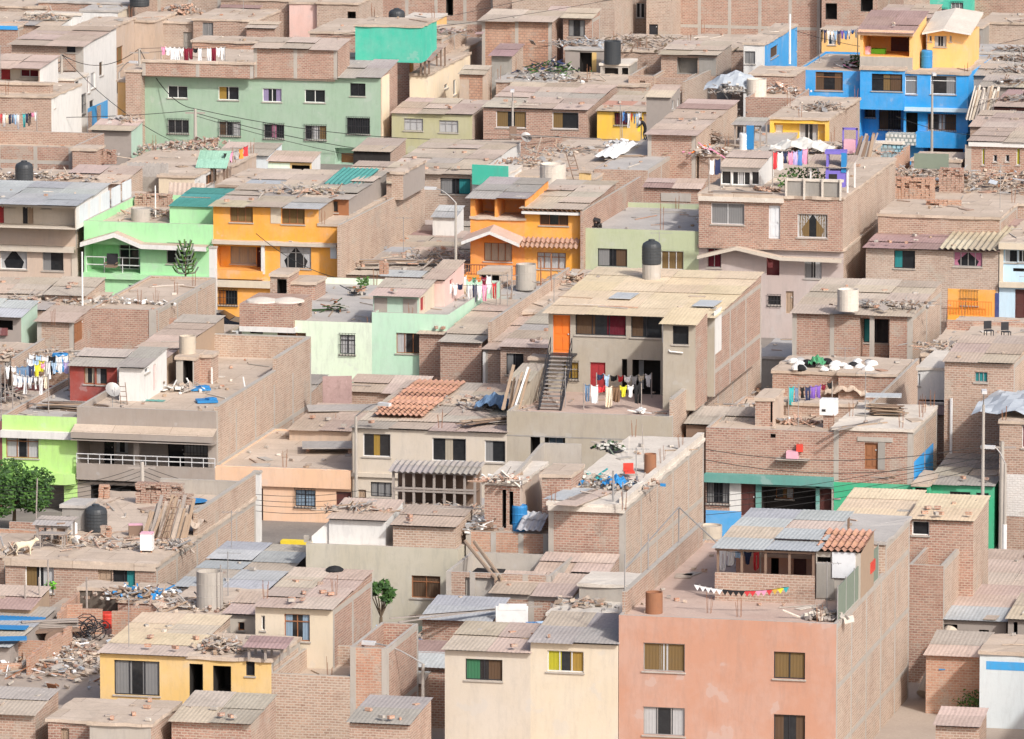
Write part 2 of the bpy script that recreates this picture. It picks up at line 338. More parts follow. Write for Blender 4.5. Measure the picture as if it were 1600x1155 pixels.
# ------------------------------------------------------------------ corrugated roof sheets
def sheets(m, x0, x1, y0, y1, z0, z1, mat, amp=.035, pitch=.3, row=2.2, col=2.4, alts=(), wob=.03, tile=False, gaps=0):
    r = random.Random(int(abs(x0*31+y0*17)*10))
    if tile: row = .55; amp = min(amp, .055); pitch = .3
    ns = max(2, int(round((y1-y0)/row))); nc = max(1, int(round((x1-x0)/col)))
    for j in range(ns):
        ya = y0+(y1-y0)*j/ns; yb = y0+(y1-y0)*(j+1)/ns + (min(.14, (y1-y0)*.04) if j < ns-1 else 0)
        for i in range(nc):
            if r.random() < gaps: continue
            xa = x0+(x1-x0)*i/nc; xb = x0+(x1-x0)*(i+1)/nc
            wob = .012 if mat == 'cc' else .05; ka = r.uniform(-wob, wob); kb = r.uniform(-wob, wob); dz = (j % 2)*.02+(i % 2)*.012
            ya2 = ya - r.uniform(0, min(.12, (y1-y0)*.03))
            mt = mat; tt = r.uniform(.94, 1.04) if mat == 'cc' else r.uniform(.8, 1.06)
            if alts and r.random() < .35: mt = r.choice(alts)
            tn = (tt, tt*r.uniform(.96, 1.01), tt*r.uniform(.92, 1.02))
            n = max(4, int((xb-xa)/pitch*(6 if amp < .03 else 8)))
            def zz(x, y):
                s = (y-y0)/(y1-y0)
                return z0+(z1-z0)*s + amp*math.sin(2*math.pi*x/pitch) + dz
            ks = 1
            for q in range(n):
                p0 = xa+(xb-xa)*q/n; p1 = xa+(xb-xa)*(q+1)/n
                for s_ in range(ks):
                    u0 = ya2+(yb-ya2)*s_/ks; u1 = ya2+(yb-ya2)*(s_+1)/ks; hz = .03 if tile else 0
                    m.face([(p0, u0, zz(p0, u0)+ka+hz), (p1, u0, zz(p1, u0)+ka+hz), (p1, u1, zz(p1, u1)+kb), (p0, u1, zz(p0, u1)+kb)], mt, tn)
def lip(m, x0, x1, y0, y1, z0, z1, mat):
    r = random.Random(int(abs(x0*13+y0*7))); P = []
    for (ax, ay), (bx, by) in (((x0, y0), (x1, y0)), ((x1, y0), (x1, y1)), ((x1, y1), (x0, y1)), ((x0, y1), (x0, y0))):
        k = max(2, int(math.hypot(bx-ax, by-ay)/.55))
        for i in range(k): P.append((ax+(bx-ax)*i/k+r.uniform(-.045, .045), ay+(by-ay)*i/k+r.uniform(-.045, .045), r.uniform(-.03, .025), r.uniform(-.03, .02)))
    cx, cy_ = (x0+x1)/2, (y0+y1)/2
    for a, b in zip(P, P[1:]+P[:1]):
        m.face([(a[0], a[1], z0+a[3]), (b[0], b[1], z0+b[3]), (b[0], b[1], z1+b[2]), (a[0], a[1], z1+a[2])], mat)
        m.face([(a[0], a[1], z1+a[2]), (b[0], b[1], z1+b[2]), (cx, cy_, z1)], mat); m.face([(b[0], b[1], z0+b[3]), (a[0], a[1], z0+a[3]), (cx, cy_, z0)], mat)
# ------------------------------------------------------------------ things
class V_: pass
class T:
    def __init__(s, name, label, cat='house', nick=None, group=None):
        s.name = name; s.label = label; s.cat = cat; s.nick = nick or label; s.group = group; s.root = None; s.vols = []
    def mk(s, loc):
        if s.root is None:
            s.org = Vector(loc); s.root = tag(empty(s.name, s.org), s.label, s.cat, s.group)
    def vol(s, xl, xr, yt, b, bk=None, d=None, wall='bk', side='bt', roof='slab', par=0, on=None, win=(), swin=(), rise=None, fc=0, sc=None,
            alts=(), z0=0, dy=0, lit=0, beams=(), rm=None, over=.22, gaps=0, pname='wall', inner=None, ab=None):
        v = V_(); v.t = s
        if on is not None: z0 = on.zr; Y0 = at(xl, b, z0).y
        elif b < 40: Y0 = at(xl, yt, b).y
        else: Y0 = rowY(b)
        Y0 += dy
        p = atY(xl, yt, Y0); X0 = p.x; Z1 = p.z; X1 = atY(xr, yt+.035*(xr-xl), Y0).x
        if ab: X0, X1, Y0, Z1 = ab
        corr = roof[0] == 'c' or roof == 'tile'
        if rise is None: rise = .35 if corr else 0
        if d is None: d = max(1.5, at((xl+xr)/2+60, bk, Z1+rise).y - Y0)
        Y1 = Y0+d
        s.mk((X0 if len(s.vols) == 0 else s.org.x, Y0, 0 if on is None else z0)) if s.root is None else None
        org = s.org
        v.X0, v.X1, v.Y0, v.Y1, v.Z1, v.z0 = X0, X1, Y0, Y1, Z1, z0; v.zr = Z1-par if par else Z1+rise*.5; v.zr = Z1-par if not corr else Z1+rise*.5+.06
        m = M(); zt = Z1-par if par else Z1
        panel(m, s, 'Y', Y0, X0, X1, z0, Z1, win, wall, org, s.root)
        panel(m, s, 'X', X1, Y0, Y1, z0, Z1, swin, side, org, s.root)
        m.face([(X0, Y1, z0), (X0, Y0, z0), (X0, Y0, Z1), (X0, Y1, Z1)], side)
        m.face([(X1, Y1, z0), (X0, Y1, z0), (X0, Y1, Z1+rise), (X1, Y1, Z1+rise)], side)
        if rise:
            m.face([(X1, Y0, Z1), (X1, Y1, Z1), (X1, Y1, Z1+rise)], side); m.face([(X0, Y0, Z1), (X0, Y1, Z1+rise), (X0, Y1, Z1)], side)
        if par:
            th = .16; q = inner or side
            m.face([(X0, Y0, Z1), (X1, Y0, Z1), (X1-th, Y0+th, Z1), (X0+th, Y0+th, Z1)], 'conc')
            m.face([(X1, Y0, Z1), (X1, Y1, Z1), (X1-th, Y1-th, Z1), (X1-th, Y0+th, Z1)], 'conc')
            m.face([(X1, Y1, Z1), (X0, Y1, Z1), (X0+th, Y1-th, Z1), (X1-th, Y1-th, Z1)], 'conc')
            m.face([(X0, Y1, Z1), (X0, Y0, Z1), (X0+th, Y0+th, Z1), (X0+th, Y1-th, Z1)], 'conc')
            a, b_, c_, e = X0+th, X1-th, Y0+th, Y1-th
            m.face([(b_, c_, zt), (a, c_, zt), (a, c_, Z1), (b_, c_, Z1)], q); m.face([(b_, e, zt), (b_, c_, zt), (b_, c_, Z1), (b_, e, Z1)], q)
            m.face([(a, e, zt), (b_, e, zt), (b_, e, Z1), (a, e, Z1)], q); m.face([(a, c_, zt), (a, e, zt), (a, e, Z1), (a, c_, Z1)], q)
        m.build(pname, s.root, org)
        # roof
        r = M()
        if corr:
            mt = {'tile': 'cr'}.get(roof, roof)
            sheets(r, X0-over*.5, X1+over*.4, Y0-over, Y1+.1, Z1+.07, Z1+rise+.09, mt, alts=alts, amp=(.004 if roof == 'cc' else .0048) if roof != 'tile' else .075,
                   pitch=.19 if roof != 'tile' else .36, tile=roof == 'tile', gaps=gaps)
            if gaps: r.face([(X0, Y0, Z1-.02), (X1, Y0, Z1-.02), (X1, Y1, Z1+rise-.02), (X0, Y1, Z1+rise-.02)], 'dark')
            r.build('roof', s.root, org)
        elif roof != 'none':
            i = .16 if par else -.06
            mt = rm or roof
            if par: r.face([(X0+i, Y0+i, zt), (X1-i, Y0+i, zt), (X1-i, Y1-i, zt), (X0+i, Y1-i, zt)], mt)
            else: lip(r, X0-.08, X1+.08, Y0-.1, Y1+.07, Z1+.0, Z1+.16, mt); v.zr = Z1+.16
            r.build('roof', s.root, org)
        # columns
        if fc:
            for i in range(fc+1):
                x = X0+(X1-X0)*i/fc; k = M(); x = min(max(x, X0+.13), X1-.13)
                k.box(x-.13, x+.13, Y0-.012, Y0+.1, z0, Z1-.003, 'conc'); k.build('column', s.root, org)
        if sc is None: sc = 1 if (side in ('bt', 'bg', 'bk2') and d > 5) else 0
        if sc:
            ncol = max(1, int(d/3.6))
            for i in range(ncol+1):
                y = Y0+d*i/ncol; y = min(max(y, Y0+.14), Y1-.14); k = M()
                k.box(X1-.1, X1+.014, y-.13, y+.13, z0, Z1-.003, 'conc'); k.build('column', s.root, org)
            z = Z1-.13
            while z > z0+.5:
                k = M(); k.box(X1-.1, X1+.011, Y0+.004, Y1-.004, z-.12, z+.11, 'conc'); k.build('beam', s.root, org); z -= 2.75
        for bz in beams:
            z = uz('Y', Y0, xl, bz)[1]; k = M(); k.box(X0+.003, X1-.003, Y0-.014, Y0+.1, z-.12, z+.12, 'conc'); k.build('beam', s.root, org)
        s.vols.append(v); VOLS.append(v)
        return v
    def slab_(s, v, x0, y0, x1, y1, mat, proud=.25, name='ledge', th=None):      # ledge / band on the front of v, pixel rectangle
        a, zt = uz('Y', v.Y0, x0, y0); _, zb = uz('Y', v.Y0, x0, y1); b, _ = uz('Y', v.Y0, x1, y0+.035*(x1-x0))
        m = M(); m.box(a, b, v.Y0-proud, v.Y0+.05, zb, zt, mat); return m.build(name, s.root, s.org)
    def sband(s, v, x0, y0, x1, y1, mat, proud=.01, name='painted_band'):
        a, zt = uz('X', v.X1, x0, y0); _, zb = uz('X', v.X1, x0, y1); b, _ = uz('X', v.X1, x1, y0)
        b, _ = uz('X', v.X1, x1, y0-.8*(x1-x0))
        m = M(); m.box(v.X1-.05, v.X1+proud, a, b, max(zb, v.z0+.02), zt, mat); return m.build(name, s.root, s.org)
    def part(s, name, m, smooth=False): return m.build(name, s.root, s.org, smooth)
VOLS = []
# ------------------------------------------------------------------ loose things
def thing1(name, label, cat, m, loc, group=None, kind=None, smooth=False):
    o = m.build(name, None, loc, smooth); return tag(o, label, cat, group, kind)
def zof(on): return on if isinstance(on, (int, float)) else (on.zr if on is not None else 0.0)
def run_wall(name, label, pts, z, z0, mat, th=.18, cat='wall', top='conc', cols=0, stagger=False):
    m = M(); Q = [at(px, py, z if not isinstance(z, (list, tuple)) else z[i]) for i, (px, py) in enumerate(pts)]
    r_ = random.Random(int(pts[0][0]))
    for a, b in zip(Q[:-1], Q[1:]):
        d = Vector((b.x-a.x, b.y-a.y, 0)); L = d.length; d.normalize(); n_ = Vector((d.y, -d.x, 0))*th/2
        k = max(1, int(L/.8)) if stagger else 1
        for i in range(k):
            f0, f1 = i/k, (i+1)/k; p = a.lerp(b, f0); q = a.lerp(b, f1)
            if stagger: e = -r_.choice([0, 0, .12, .24, .12, .45])*1; p = p+Vector((0, 0, e)); q = q+Vector((0, 0, e))
            for s_ in (1, -1):
                m.face([(p.x+n_.x*s_, p.y+n_.y*s_, z0), (q.x+n_.x*s_, q.y+n_.y*s_, z0), (q.x+n_.x*s_, q.y+n_.y*s_, q.z), (p.x+n_.x*s_, p.y+n_.y*s_, p.z)], mat)
            m.face([p+n_, q+n_, q-n_, p-n_], top)
            for e in (p, q): m.face([(e.x+n_.x, e.y+n_.y, z0), (e.x-n_.x, e.y-n_.y, z0), (e.x-n_.x, e.y-n_.y, e.z), (e.x+n_.x, e.y+n_.y, e.z)], mat)
    o = thing1(name, label, cat, m, (Q[0].x, Q[0].y, z0))
    return o
def awning(label, xl, xr, yt, yb, bk, on, mat='cp', posts='greywood', rise=.15, alts=(), name='roof_awning', cat='awning', half=None, nick=None, nf=3, gaps=0):
    z0 = zof(on); Y0 = at(xl, yb, z0).y; p = atY(xl, yt, Y0); X0 = p.x; z = p.z; X1 = atY(xr, yt, Y0).x
    Y1 = max(Y0+1, at((xl+xr)/2, bk, z+rise).y)
    t = T(name, label, cat); t.mk((X0, Y0, z0))
    for i in range(nf+1):
        x = X0+.1+(X1-X0-.2)*i/nf
        for y in (Y0+.08, Y1-.08):
            m = M(); m.box(x-.05, x+.05, y-.05, y+.05, z0, z+.03 if y < Y0+1 else z+rise+.03, posts); t.part('post', m)
    m = M(); sheets(m, X0-.15, X1+.15, Y0-.2, Y1+.1, z+.07, z+rise+.07, mat, amp=.005, pitch=.19, alts=alts, gaps=gaps); t.part('roof', m)
    m = M(); m.box(X0, X1, Y0-.04, Y0+.04, z-.06, z+.02, posts); t.part('rafter', m)
    if half:
        zz = atY(xl, half[0], Y0).z; m = M(); m.box(X0, X1, Y0-.13, Y0-.06, z0, zz, half[1]); t.part('low_wall', m)
    v = V_(); v.t = t; v.X0, v.X1, v.Y0, v.Y1, v.Z1, v.zr = X0, X1, Y0, Y1, z, z+.1; return v
def tank(label, px, py, on, r, h, mat='tank', name='water_tank', cat='water tank', dome=True, stand=0, smat='conc', open_=False, rust=False):
    z = zof(on); p = at(px, py, z); t = T(name, label, cat); t.mk(p)
    if stand:
        m = M(); m.lathe(p, [(r*.98, 0), (r*.98, stand)], smat, 18); t.part('stand', m)
    b = p+Vector((0, 0, stand)); m = M()
    if dome:
        pr = [(r*.93, 0), (r, .05*h)]
        for i in range(1, 6): pr += [(r, h*(.05+.12*i)), (r*1.025, h*(.08+.12*i))]
        pr += [(r*.98, h*.76), (r*.9, h*.84), (r*.6, h*.92), (r*.36, h*.95)]
    else: pr = [(r, 0), (r, h*.33), (r*1.02, h*.34), (r, h*.35), (r, h*.66), (r*1.02, h*.67), (r, h*.68), (r, h), (r*.92, h), (r*.9, h*.9)]
    m.lathe(b, pr, mat, 22); t.part('body', m, True)
    if dome:
        m = M(); m.lathe(b+Vector((0, 0, h*.93)), [(r*.34, 0), (r*.36, h*.05), (r*.3, h*.075), (.05, h*.08)], mat, 18); t.part('lid', m)
    return t
def dish(label, px, py, on, r=.4):
    p = at(px, py, zof(on)); t = T('satellite_dish', label, 'satellite dish'); t.mk(p)
    m = M(); m.tube(p, p+Vector((0, 0, .7)), .03, 'metal'); t.part('mast', m)
    m = M(); c = p+Vector((0, 0, .9)); ax = Vector((.5, -.6, .55)).normalized(); q = ax.to_track_quat('Z', 'Y').to_matrix(); n = 18
    R_ = [[c+q @ Vector((rr*math.cos(i*2*math.pi/n), rr*math.sin(i*2*math.pi/n), rr*rr*.5)) for i in range(n)] for rr in (.02, r*.5, r)]
    for a, b in zip(R_[:-1], R_[1:]):
        for i in range(n): m.face([a[i], a[(i+1) % n], b[(i+1) % n], b[i]], 'metal')
    t.part('reflector', m, True); m = M(); m.tube(c-q @ Vector((0, r, 0)), c+ax*r*.9, .015, 'metal'); t.part('feed_arm', m)
def antenna(label, px, py, on, h=2.5, els=5):
    p = at(px, py, zof(on)); t = T('television_antenna', label, 'antenna'); t.mk(p)
    m = M(); m.tube(p, p+Vector((0, 0, h)), .022, 'metal', 5); t.part('mast', m); m = M(); a = p+Vector((-.5, 0, h-.1)); m.tube(a, a+Vector((1.2, .2, 0)), .015, 'metal', 4)
    for i in range(els): q = a+Vector((.08+i*.24, .04*i, 0)); m.tube(q+Vector((.08, -.35, 0)), q+Vector((-.08, .35, 0)), .01, 'metal', 4)
    t.part('boom', m)
def pole(label, px, pyb, on, h, r=.05, mat='greywood', name='roof_pole', cat='pole', lean=(0, 0), group=None):
    p = at(px, pyb, zof(on)); m = M(); m.tube(p, p+Vector((lean[0], lean[1], h)), r, mat, 6, r*.8)
    return thing1(name, label, cat, m, p, group)
def rebar(t, v, pts, h=.9):
    for px, py in pts:
        p = at(px, py, v.zr); m = M()
        for a, b in ((-.08, -.08), (.08, -.08), (.08, .08), (-.08, .08)):
            m.tube(p+Vector((a, b, -.02)), p+Vector((a*1.4+rng.uniform(-.05, .05), b*1.4, h*rng.uniform(.7, 1.1))), .012, 'rust', 4)
        m.build('rebar', t.root, t.org)
RUBM = ['stuffd', 'bo', 'bk', 'conc', 'greywood', 'wood', 'stuffd', 'slabt', 'cd', 'metal', 'bk2', 'cd', 'slabt', 'ground']
def heap(label, px, py, on, w_, d_, h_=.5, n=60, mats=None, name='rubble_heap', cat='rubble', long_=.3):
    p = at(px, py, zof(on)); m = M(); r = random.Random(int(px*7+py)); mats = mats or RUBM
    n = int(n*1.25); w_ *= .9; d_ *= .9; h_ *= .8
    for i in range(n):
        a = r.gauss(0, .36); b = r.gauss(0, .36); a = max(-1, min(1, a)); b = max(-1, min(1, b))
        hz = max(0, 1-math.hypot(a, b))*h_*r.random()
        c = p+Vector((a*w_/2, b*d_/2, hz+.07)); k = r.random()
        if k < long_*.8: sz = (r.uniform(.4, 1.7), r.uniform(.04, .09), r.uniform(.03, .06))
        elif k < .88: sz = (r.uniform(.1, .3), r.uniform(.08, .2), r.uniform(.05, .16))
        else: sz = (r.uniform(.25, .7), r.uniform(.25, .55), .03)
        rot = Matrix.Rotation(r.uniform(0, 6.3), 3, 'Z') @ Matrix.Rotation(r.gauss(0, .3), 3, 'Y') @ Matrix.Rotation(r.gauss(0, .3), 3, 'X')
        m.obox(c, sz, rot, r.choice(mats))
    return thing1(name, label, cat, m, p, None, 'stuff')
def planks(label, px, py, on, w_=3, n=14, L=2.6, lean=False, name='plank_pile', cat='planks', mats=('wood', 'greywood', 'woodd'), ang=0):
    p = at(px, py, zof(on)); m = M(); r = random.Random(int(px*3+py))
    for i in range(n):
        l_ = L*r.uniform(.6, 1.1)
        if lean:
            x = p.x+(i/n-.5)*w_; m.obox((x, p.y+.5*r.random(), p.z+l_*.47), (r.uniform(.08, .2), .05, l_), Matrix.Rotation(r.uniform(.1, .32), 3, 'Y') @ Matrix.Rotation(-.3, 3, 'X'), r.choice(mats))
        else:
            m.obox((p.x+r.uniform(-.3, .3), p.y+r.uniform(-.5, .5)*w_*.4, p.z+.04+.06*(i//4)), (l_, r.uniform(.1, .22), .045), ang+r.gauss(0, .12), r.choice(mats))
    return thing1(name, label, cat, m, p)
def bricks(label, px, py, on, nx=4, ny=2, nz=5, mat='bo', name='brick_stack'):
    p = at(px, py, zof(on)); m = M(); r = random.Random(int(px+py))
    for k in range(nz):
        for i in range(nx):
            for j in range(ny):
                if k > nz*.5 and r.random() < .3: continue
                m.obox((p.x+(i-nx/2)*.27+r.uniform(-.02, .02), p.y+(j-ny/2)*.16, p.z+.06+k*.115), (.25, .14, .105), r.gauss(0, .06), mat)
    return thing1(name, label, 'bricks', m, p)
LB = {}
def loose(v, n, nick, what='loose brick', y0=.05, y1=.95, grp=None):
    """single bricks and stones that weigh the roof sheets down"""
    r = random.Random(int(v.X0*10+n))
    for i in range(n):
        x = r.uniform(v.X0+.3, v.X1-.3); f = r.choice([y0, .35, .65, y1])+r.uniform(-.05, .05); f = min(.97, max(.02, f)); y = v.Y0+(v.Y1-v.Y0)*f
        kind = r.choice(['bo', 'bk', 'conc', 'bo'])
        if kind not in LB:
            m = M(); m.obox((0, 0, .06), (.30, .17, .13), .3, kind); o = m.build('loose_brick', None, (0, 0, 0)); LB[kind] = o
        else: o = LB[kind].copy(); C.objects.link(o)
        o.location = (x, y, v.zr+.04); o.rotation_euler.z = r.uniform(0, 3)
        if 'used' not in LB: LB['used'] = set()
        tag(o, 'loose brick weighing down the roof of the '+nick, 'brick', 'loose bricks on the roof of the '+nick)
def washing(label, a, b, on, cols, h=1.9, where='', sag=.12, posts=True, ha=None, top=1.0, name='clothesline'):
    """a line between two roof pixels a and b with one garment per colour"""
    z = zof(on); A = at(*a, z)+Vector((0, 0, h)); B = at(*b, z)+Vector((0, 0, h)); t = T(name, label, 'clothesline'); t.mk(A-Vector((0, 0, h)))
    def pt(f): q = A.lerp(B, f); return q-Vector((0, 0, sag*4*f*(1-f)))
    m = M(); m.path([pt(i/10) for i in range(11)], .012, 'wire', 4); t.part('line', m)
    if posts:
        for q in (A, B): m = M(); m.tube(q-Vector((0, 0, h)), q+Vector((0, 0, .1)), .035, 'greywood', 5); t.part('post', m)
    n = len(cols); r = random.Random(int(a[0]+b[1])); d = (B-A); L = d.length; u = d.normalized(); nn = Vector((u.y, -u.x, 0))
    seen = {}
    for i, c in enumerate(cols):
        if not c: continue
        col, kd = (c.split(':')+['s'])[:2]
        f = (i+.5)/n; p = pt(f); wd = L/n*.92; hh = {'s': .62, 't': .95, 'l': 1.0, 'k': .3, 'd': .85}[kd]*r.uniform(.9, 1.1); m = M(); K = 8; J = 5; wd *= r.uniform(.75, 1.2); tl_ = r.gauss(0, .06)
        nm = {'s': 'shirt', 't': 'trousers', 'l': 'sheet', 'k': 'sock', 'd': 'towel'}[kd]
        def P(i_, j_):
            fx = i_/K-.5; z_ = -hh*j_/J
            tap = 1.0 if kd in 'ld' else (1-.18*j_/J)
            off = (.07*math.sin(i_*1.9+i*1.3+j_*.8)+.05*math.sin(i_*.7+i))*(j_/J); z_ += tl_*fx*j_/J-.05*math.cos(fx*5)*(1 if j_ == 0 else .6)+.05
            return p+u*(fx*wd*tap)+nn*off+Vector((0, 0, z_))
        for i_ in range(K):
            for j_ in range(J):
                if kd == 't' and j_ >= 1 and i_ == K//2: continue
                if kd == 's' and j_ >= 2 and i_ in (0, K-1): continue
                m.face([P(i_, j_+1), P(i_+1, j_+1), P(i_+1, j_), P(i_, j_)], 'cloth_'+col)
        key = (col, nm); seen[key] = seen.get(key, 0)+1
        tot = sum(1 for q in cols if q and q.split(':')[0] == col and (q.split(':')+['s'])[1][:1] == kd)
        lb = '%s %s hanging on the line %s' % (col, nm, where)
        g = None
        if tot > 1: g = '%s %ss on the line %s' % (col, nm, where)
        thing1(nm if nm != 'trousers' else 'trousers', lb, nm, m, p-Vector((0, 0, hh)), g)
    return t
def lamp(label, px, py_top, b, arm=(-1, 0), nick='', al=1.6, band=None, pyb=None):
    """street lamp: foot on the ground of row b (or at pixel pyb), top at py_top"""
    Y = rowY(b) if pyb is None else at(px, pyb, 0).y
    q = atY(px, py_top, Y); t = T('street_lamp', label, 'street lamp'); t.mk((q.x, Y, 0)); h = q.z
    m = M(); m.tube((q.x, Y, 0), (q.x, Y, h-.8), .11, 'conc', 8, .07); t.part('pole', m)
    if band:
        m = M(); m.tube((q.x, Y, .0), (q.x, Y, 1.2), .125, band, 8, .12); t.part('painted_base', m)
        m = M(); m.tube((q.x, Y, 1.2), (q.x, Y, 2.6), .12, 'whitep', 8, .115); t.part('painted_band', m)
    d = Vector((arm[0], arm[1], 0)); d.normalize(); b0 = Vector((q.x, Y, h-.8))
    pts = [b0+d*al*f+Vector((0, 0, .8*math.sin(f*math.pi/2))) for f in (0, .2, .45, .7, 1)]
    m = M(); m.path(pts, .035, 'metal', 6); t.part('arm', m)
    e = pts[-1]; m = M(); m.obox(e+d*.3, (.7, .26, .16), math.atan2(d.y, d.x), 'silver'); t.part('lantern', m)
    return t
def upole(label, px, py_top, b, pyb=None, cross=1):
    Y = rowY(b) if pyb is None else at(px, pyb, 0).y
    q = atY(px, py_top, Y); t = T('utility_pole', label, 'utility pole'); t.mk((q.x, Y, 0))
    m = M(); m.tube((q.x, Y, 0), q, .16, 'conc', 8, .1); t.part('pole', m)
    for k in range(cross): m = M(); m.obox((q.x, Y, q.z-.3-k*.6), (1.4, .1, .1), .2, 'greywood'); t.part('crossarm', m)
    t.top = Vector((q.x, Y, q.z)); return t
NW = [0]
def wire(label, a, b, sag=1.2, r=.016, n=14):
    A, B = Vector(a), Vector(b); m = M()
    m.path([A.lerp(B, i/n)-Vector((0, 0, 4*sag*(i/n)*(1-i/n))) for i in range(n+1)], r, 'wire', 4)
    return thing1('power_line', label, 'cable', m, A)
def tree(label, px, py, on, h, cr, name='leafy_tree', leaf=('leaf', 'leaf2', 'leafd'), n=1500, ls=.16, sq=.8, cat='tree', th=None):
    p = at(px, py, zof(on)); t = T(name, label, cat); t.mk(p); r = random.Random(int(px)); th = h*.45 if th is None else th
    m = M(); c = p+Vector((0, 0, h-cr*sq))
    m.tube(p, p+Vector((.05, 0, th)), .16*h/5, 'trunk', 7, .1*h/5)
    lobes = []
    for i in range(9):
        a = r.uniform(0, 6.3); e = r.uniform(-.4, .9); q = c+Vector((math.cos(a)*math.cos(e), math.sin(a)*math.cos(e), math.sin(e)*sq))*cr*r.uniform(.45, .8)
        m.tube(p+Vector((.05, 0, th)), q, .05*h/5, 'trunk', 5, .02); lobes.append((q, cr*r.uniform(.28, .5)))
    t.part('trunk', m); m = M()
    for i in range(n):
        q, rr = r.choice(lobes); a = Vector((r.gauss(0, 1), r.gauss(0, 1), r.gauss(0, 1))).normalized(); c_ = q+Vector((a.x, a.y, a.z*.8))*rr*(r.random()**.4)
        k = Vector((r.gauss(0, 1), r.gauss(0, 1), r.gauss(0, .6))).normalized(); k2 = k.orthogonal().normalized(); s = ls*r.uniform(.6, 1.3)
        m.face([c_-k*s, c_+k2*s*.45, c_+k*s, c_-k2*s*.45], r.choice(leaf), 1)
    t.part('crown', m); return t
def potplant(label, px, py, on, h=.9, leaf=('leaf', 'leaf2'), flower=None):
    p = at(px, py, zof(on)); t = T('potted_plant', label, 'potted plant'); t.mk(p); r = random.Random(int(px*3+py))
    m = M(); m.lathe(p, [(.13, 0), (.19, .3), (.17, .3)], 'bo', 10); t.part('pot', m); m = M()
    for i in range(70):
        a = r.uniform(0, 6.3); rr = h*.45*r.random()**.5; c = p+Vector((math.cos(a)*rr, math.sin(a)*rr, .35+h*.6*r.random())); k = Vector((r.gauss(0, 1), r.gauss(0, 1), r.gauss(0, 1))).normalized(); k2 = k.orthogonal()
        m.face([c-k*.11, c+k2*.05, c+k*.11, c-k2*.05], flower if flower and r.random() < .25 else r.choice(leaf))
    t.part('leaves', m)
def skin_body(name, verts, edges, mat, parent, org, sub=2):
    me = bpy.data.meshes.new(name); me.from_pydata([v[0] for v in verts], edges, []); o = bpy.data.objects.new(name, me); C.objects.link(o)
    o.parent = parent; me.materials.append(MATS[mat])
    md = o.modifiers.new('s', 'SKIN'); 
    for i, v in enumerate(verts):
        sv = me.skin_vertices[0].data[i]; sv.radius = v[1] if isinstance(v[1], tuple) else (v[1], v[1]); sv.use_root = i == 0
    s2 = o.modifiers.new('u', 'SUBSURF'); s2.levels = sub; s2.render_levels = sub
    return o
def sheetcloth(label, px, py, on, w_, d_, h_, mat, name='tarpaulin', cat='tarpaulin', amp=.25):
    p = at(px, py, zof(on)); m = M(); n = 12; r = random.Random(int(px))
    Z = [[h_*math.exp(-((i/n-.5)**2+(j/n-.5)**2)*3)+amp*math.sin(i*1.7+j*.6)*.3+r.uniform(0, amp*.4) for i in range(n+1)] for j in range(n+1)]
    def P(i, j): return (p.x+(i/n-.5)*w_, p.y+j/n*d_, p.z+max(.02, Z[j][i]))
    for i in range(n):
        for j in range(n): m.face([P(i, j), P(i+1, j), P(i+1, j+1), P(i, j+1)], mat)
    return thing1(name, label, cat, m, p)
def prop(name, label, cat, px, py, on, parts, rz=0):
    """small object from boxes: parts = [(part name, [(cx,cy,cz,sx,sy,sz,mat),...])]"""
    p = at(px, py, zof(on)); t = T(name, label, cat); t.mk(p)
    for nm, bs in parts:
        m = M()
        for b in bs:
            c = Matrix.Rotation(rz, 3, 'Z') @ Vector(b[:3]); m.obox(p+c+Vector((0, 0, 0)), b[3:6], rz, b[6])
        t.part(nm, m)
    return t
def barrel(label, px, py, on, r=.3, h=.9, mat='bluep', name='barrel', cat='barrel'):
    p = at(px, py, zof(on)); m = M(); m.lathe(p, [(r*.94, 0), (r, h*.1), (r*.97, h*.3), (r*1.02, h*.33), (r*.97, h*.36), (r*.97, h*.63), (r*1.02, h*.66), (r*.97, h*.7), (r, h*.92), (r*.9, h), (r*.85, h*.97)], mat, 16)
    return thing1(name, label, cat, m, p, smooth=True)
def bag(label, px, py, on, mat, r=.35, group=None):
    p = at(px, py, zof(on)); m = M(); q = random.Random(int(px*5)); n = 10
    pr = [(r*.8, 0), (r*1.1, r*.3), (r*1.0, r*.7), (r*.6, r*1.0), (r*.2, r*1.12)]
    R_ = [[p+Vector((a*math.cos(i*6.283/n)*q.uniform(.85, 1.15), a*math.sin(i*6.283/n)*q.uniform(.85, 1.15), z)) for i in range(n)] for a, z in pr]
    for a, b in zip(R_[:-1], R_[1:]):
        for i in range(n): m.face([a[i], a[(i+1) % n], b[(i+1) % n], b[i]], mat)
    m.face(R_[-1], mat); return thing1('sack', label, 'bag', m, p, group)

def epar(label, v, side, f0, f1, h, mat='bt', th=.19, name='brick_parapet', low=.15, cat='parapet', top='conc'):
    m = M(); z0 = v.zr-low; z1 = v.zr+h; e = .006
    if side == 'R': b = (v.X1-th, v.X1+e+.012, v.Y0+(v.Y1-v.Y0)*f0, v.Y0+(v.Y1-v.Y0)*f1)
    elif side == 'L': b = (v.X0-e, v.X0+th, v.Y0+(v.Y1-v.Y0)*f0, v.Y0+(v.Y1-v.Y0)*f1)
    elif side == 'B': b = (v.X0+(v.X1-v.X0)*f0, v.X0+(v.X1-v.X0)*f1, v.Y1-th, v.Y1+e)
    else: b = (v.X0+(v.X1-v.X0)*f0, v.X0+(v.X1-v.X0)*f1, v.Y0-e, v.Y0+th)
    m.box(*b, z0, z1, mat); m.box(b[0]-.01, b[1]+.01, b[2]-.01, b[3]+.01, z1+.002, z1+.06, top)
    return thing1(name, label, cat, m, (b[0], b[2], z0))
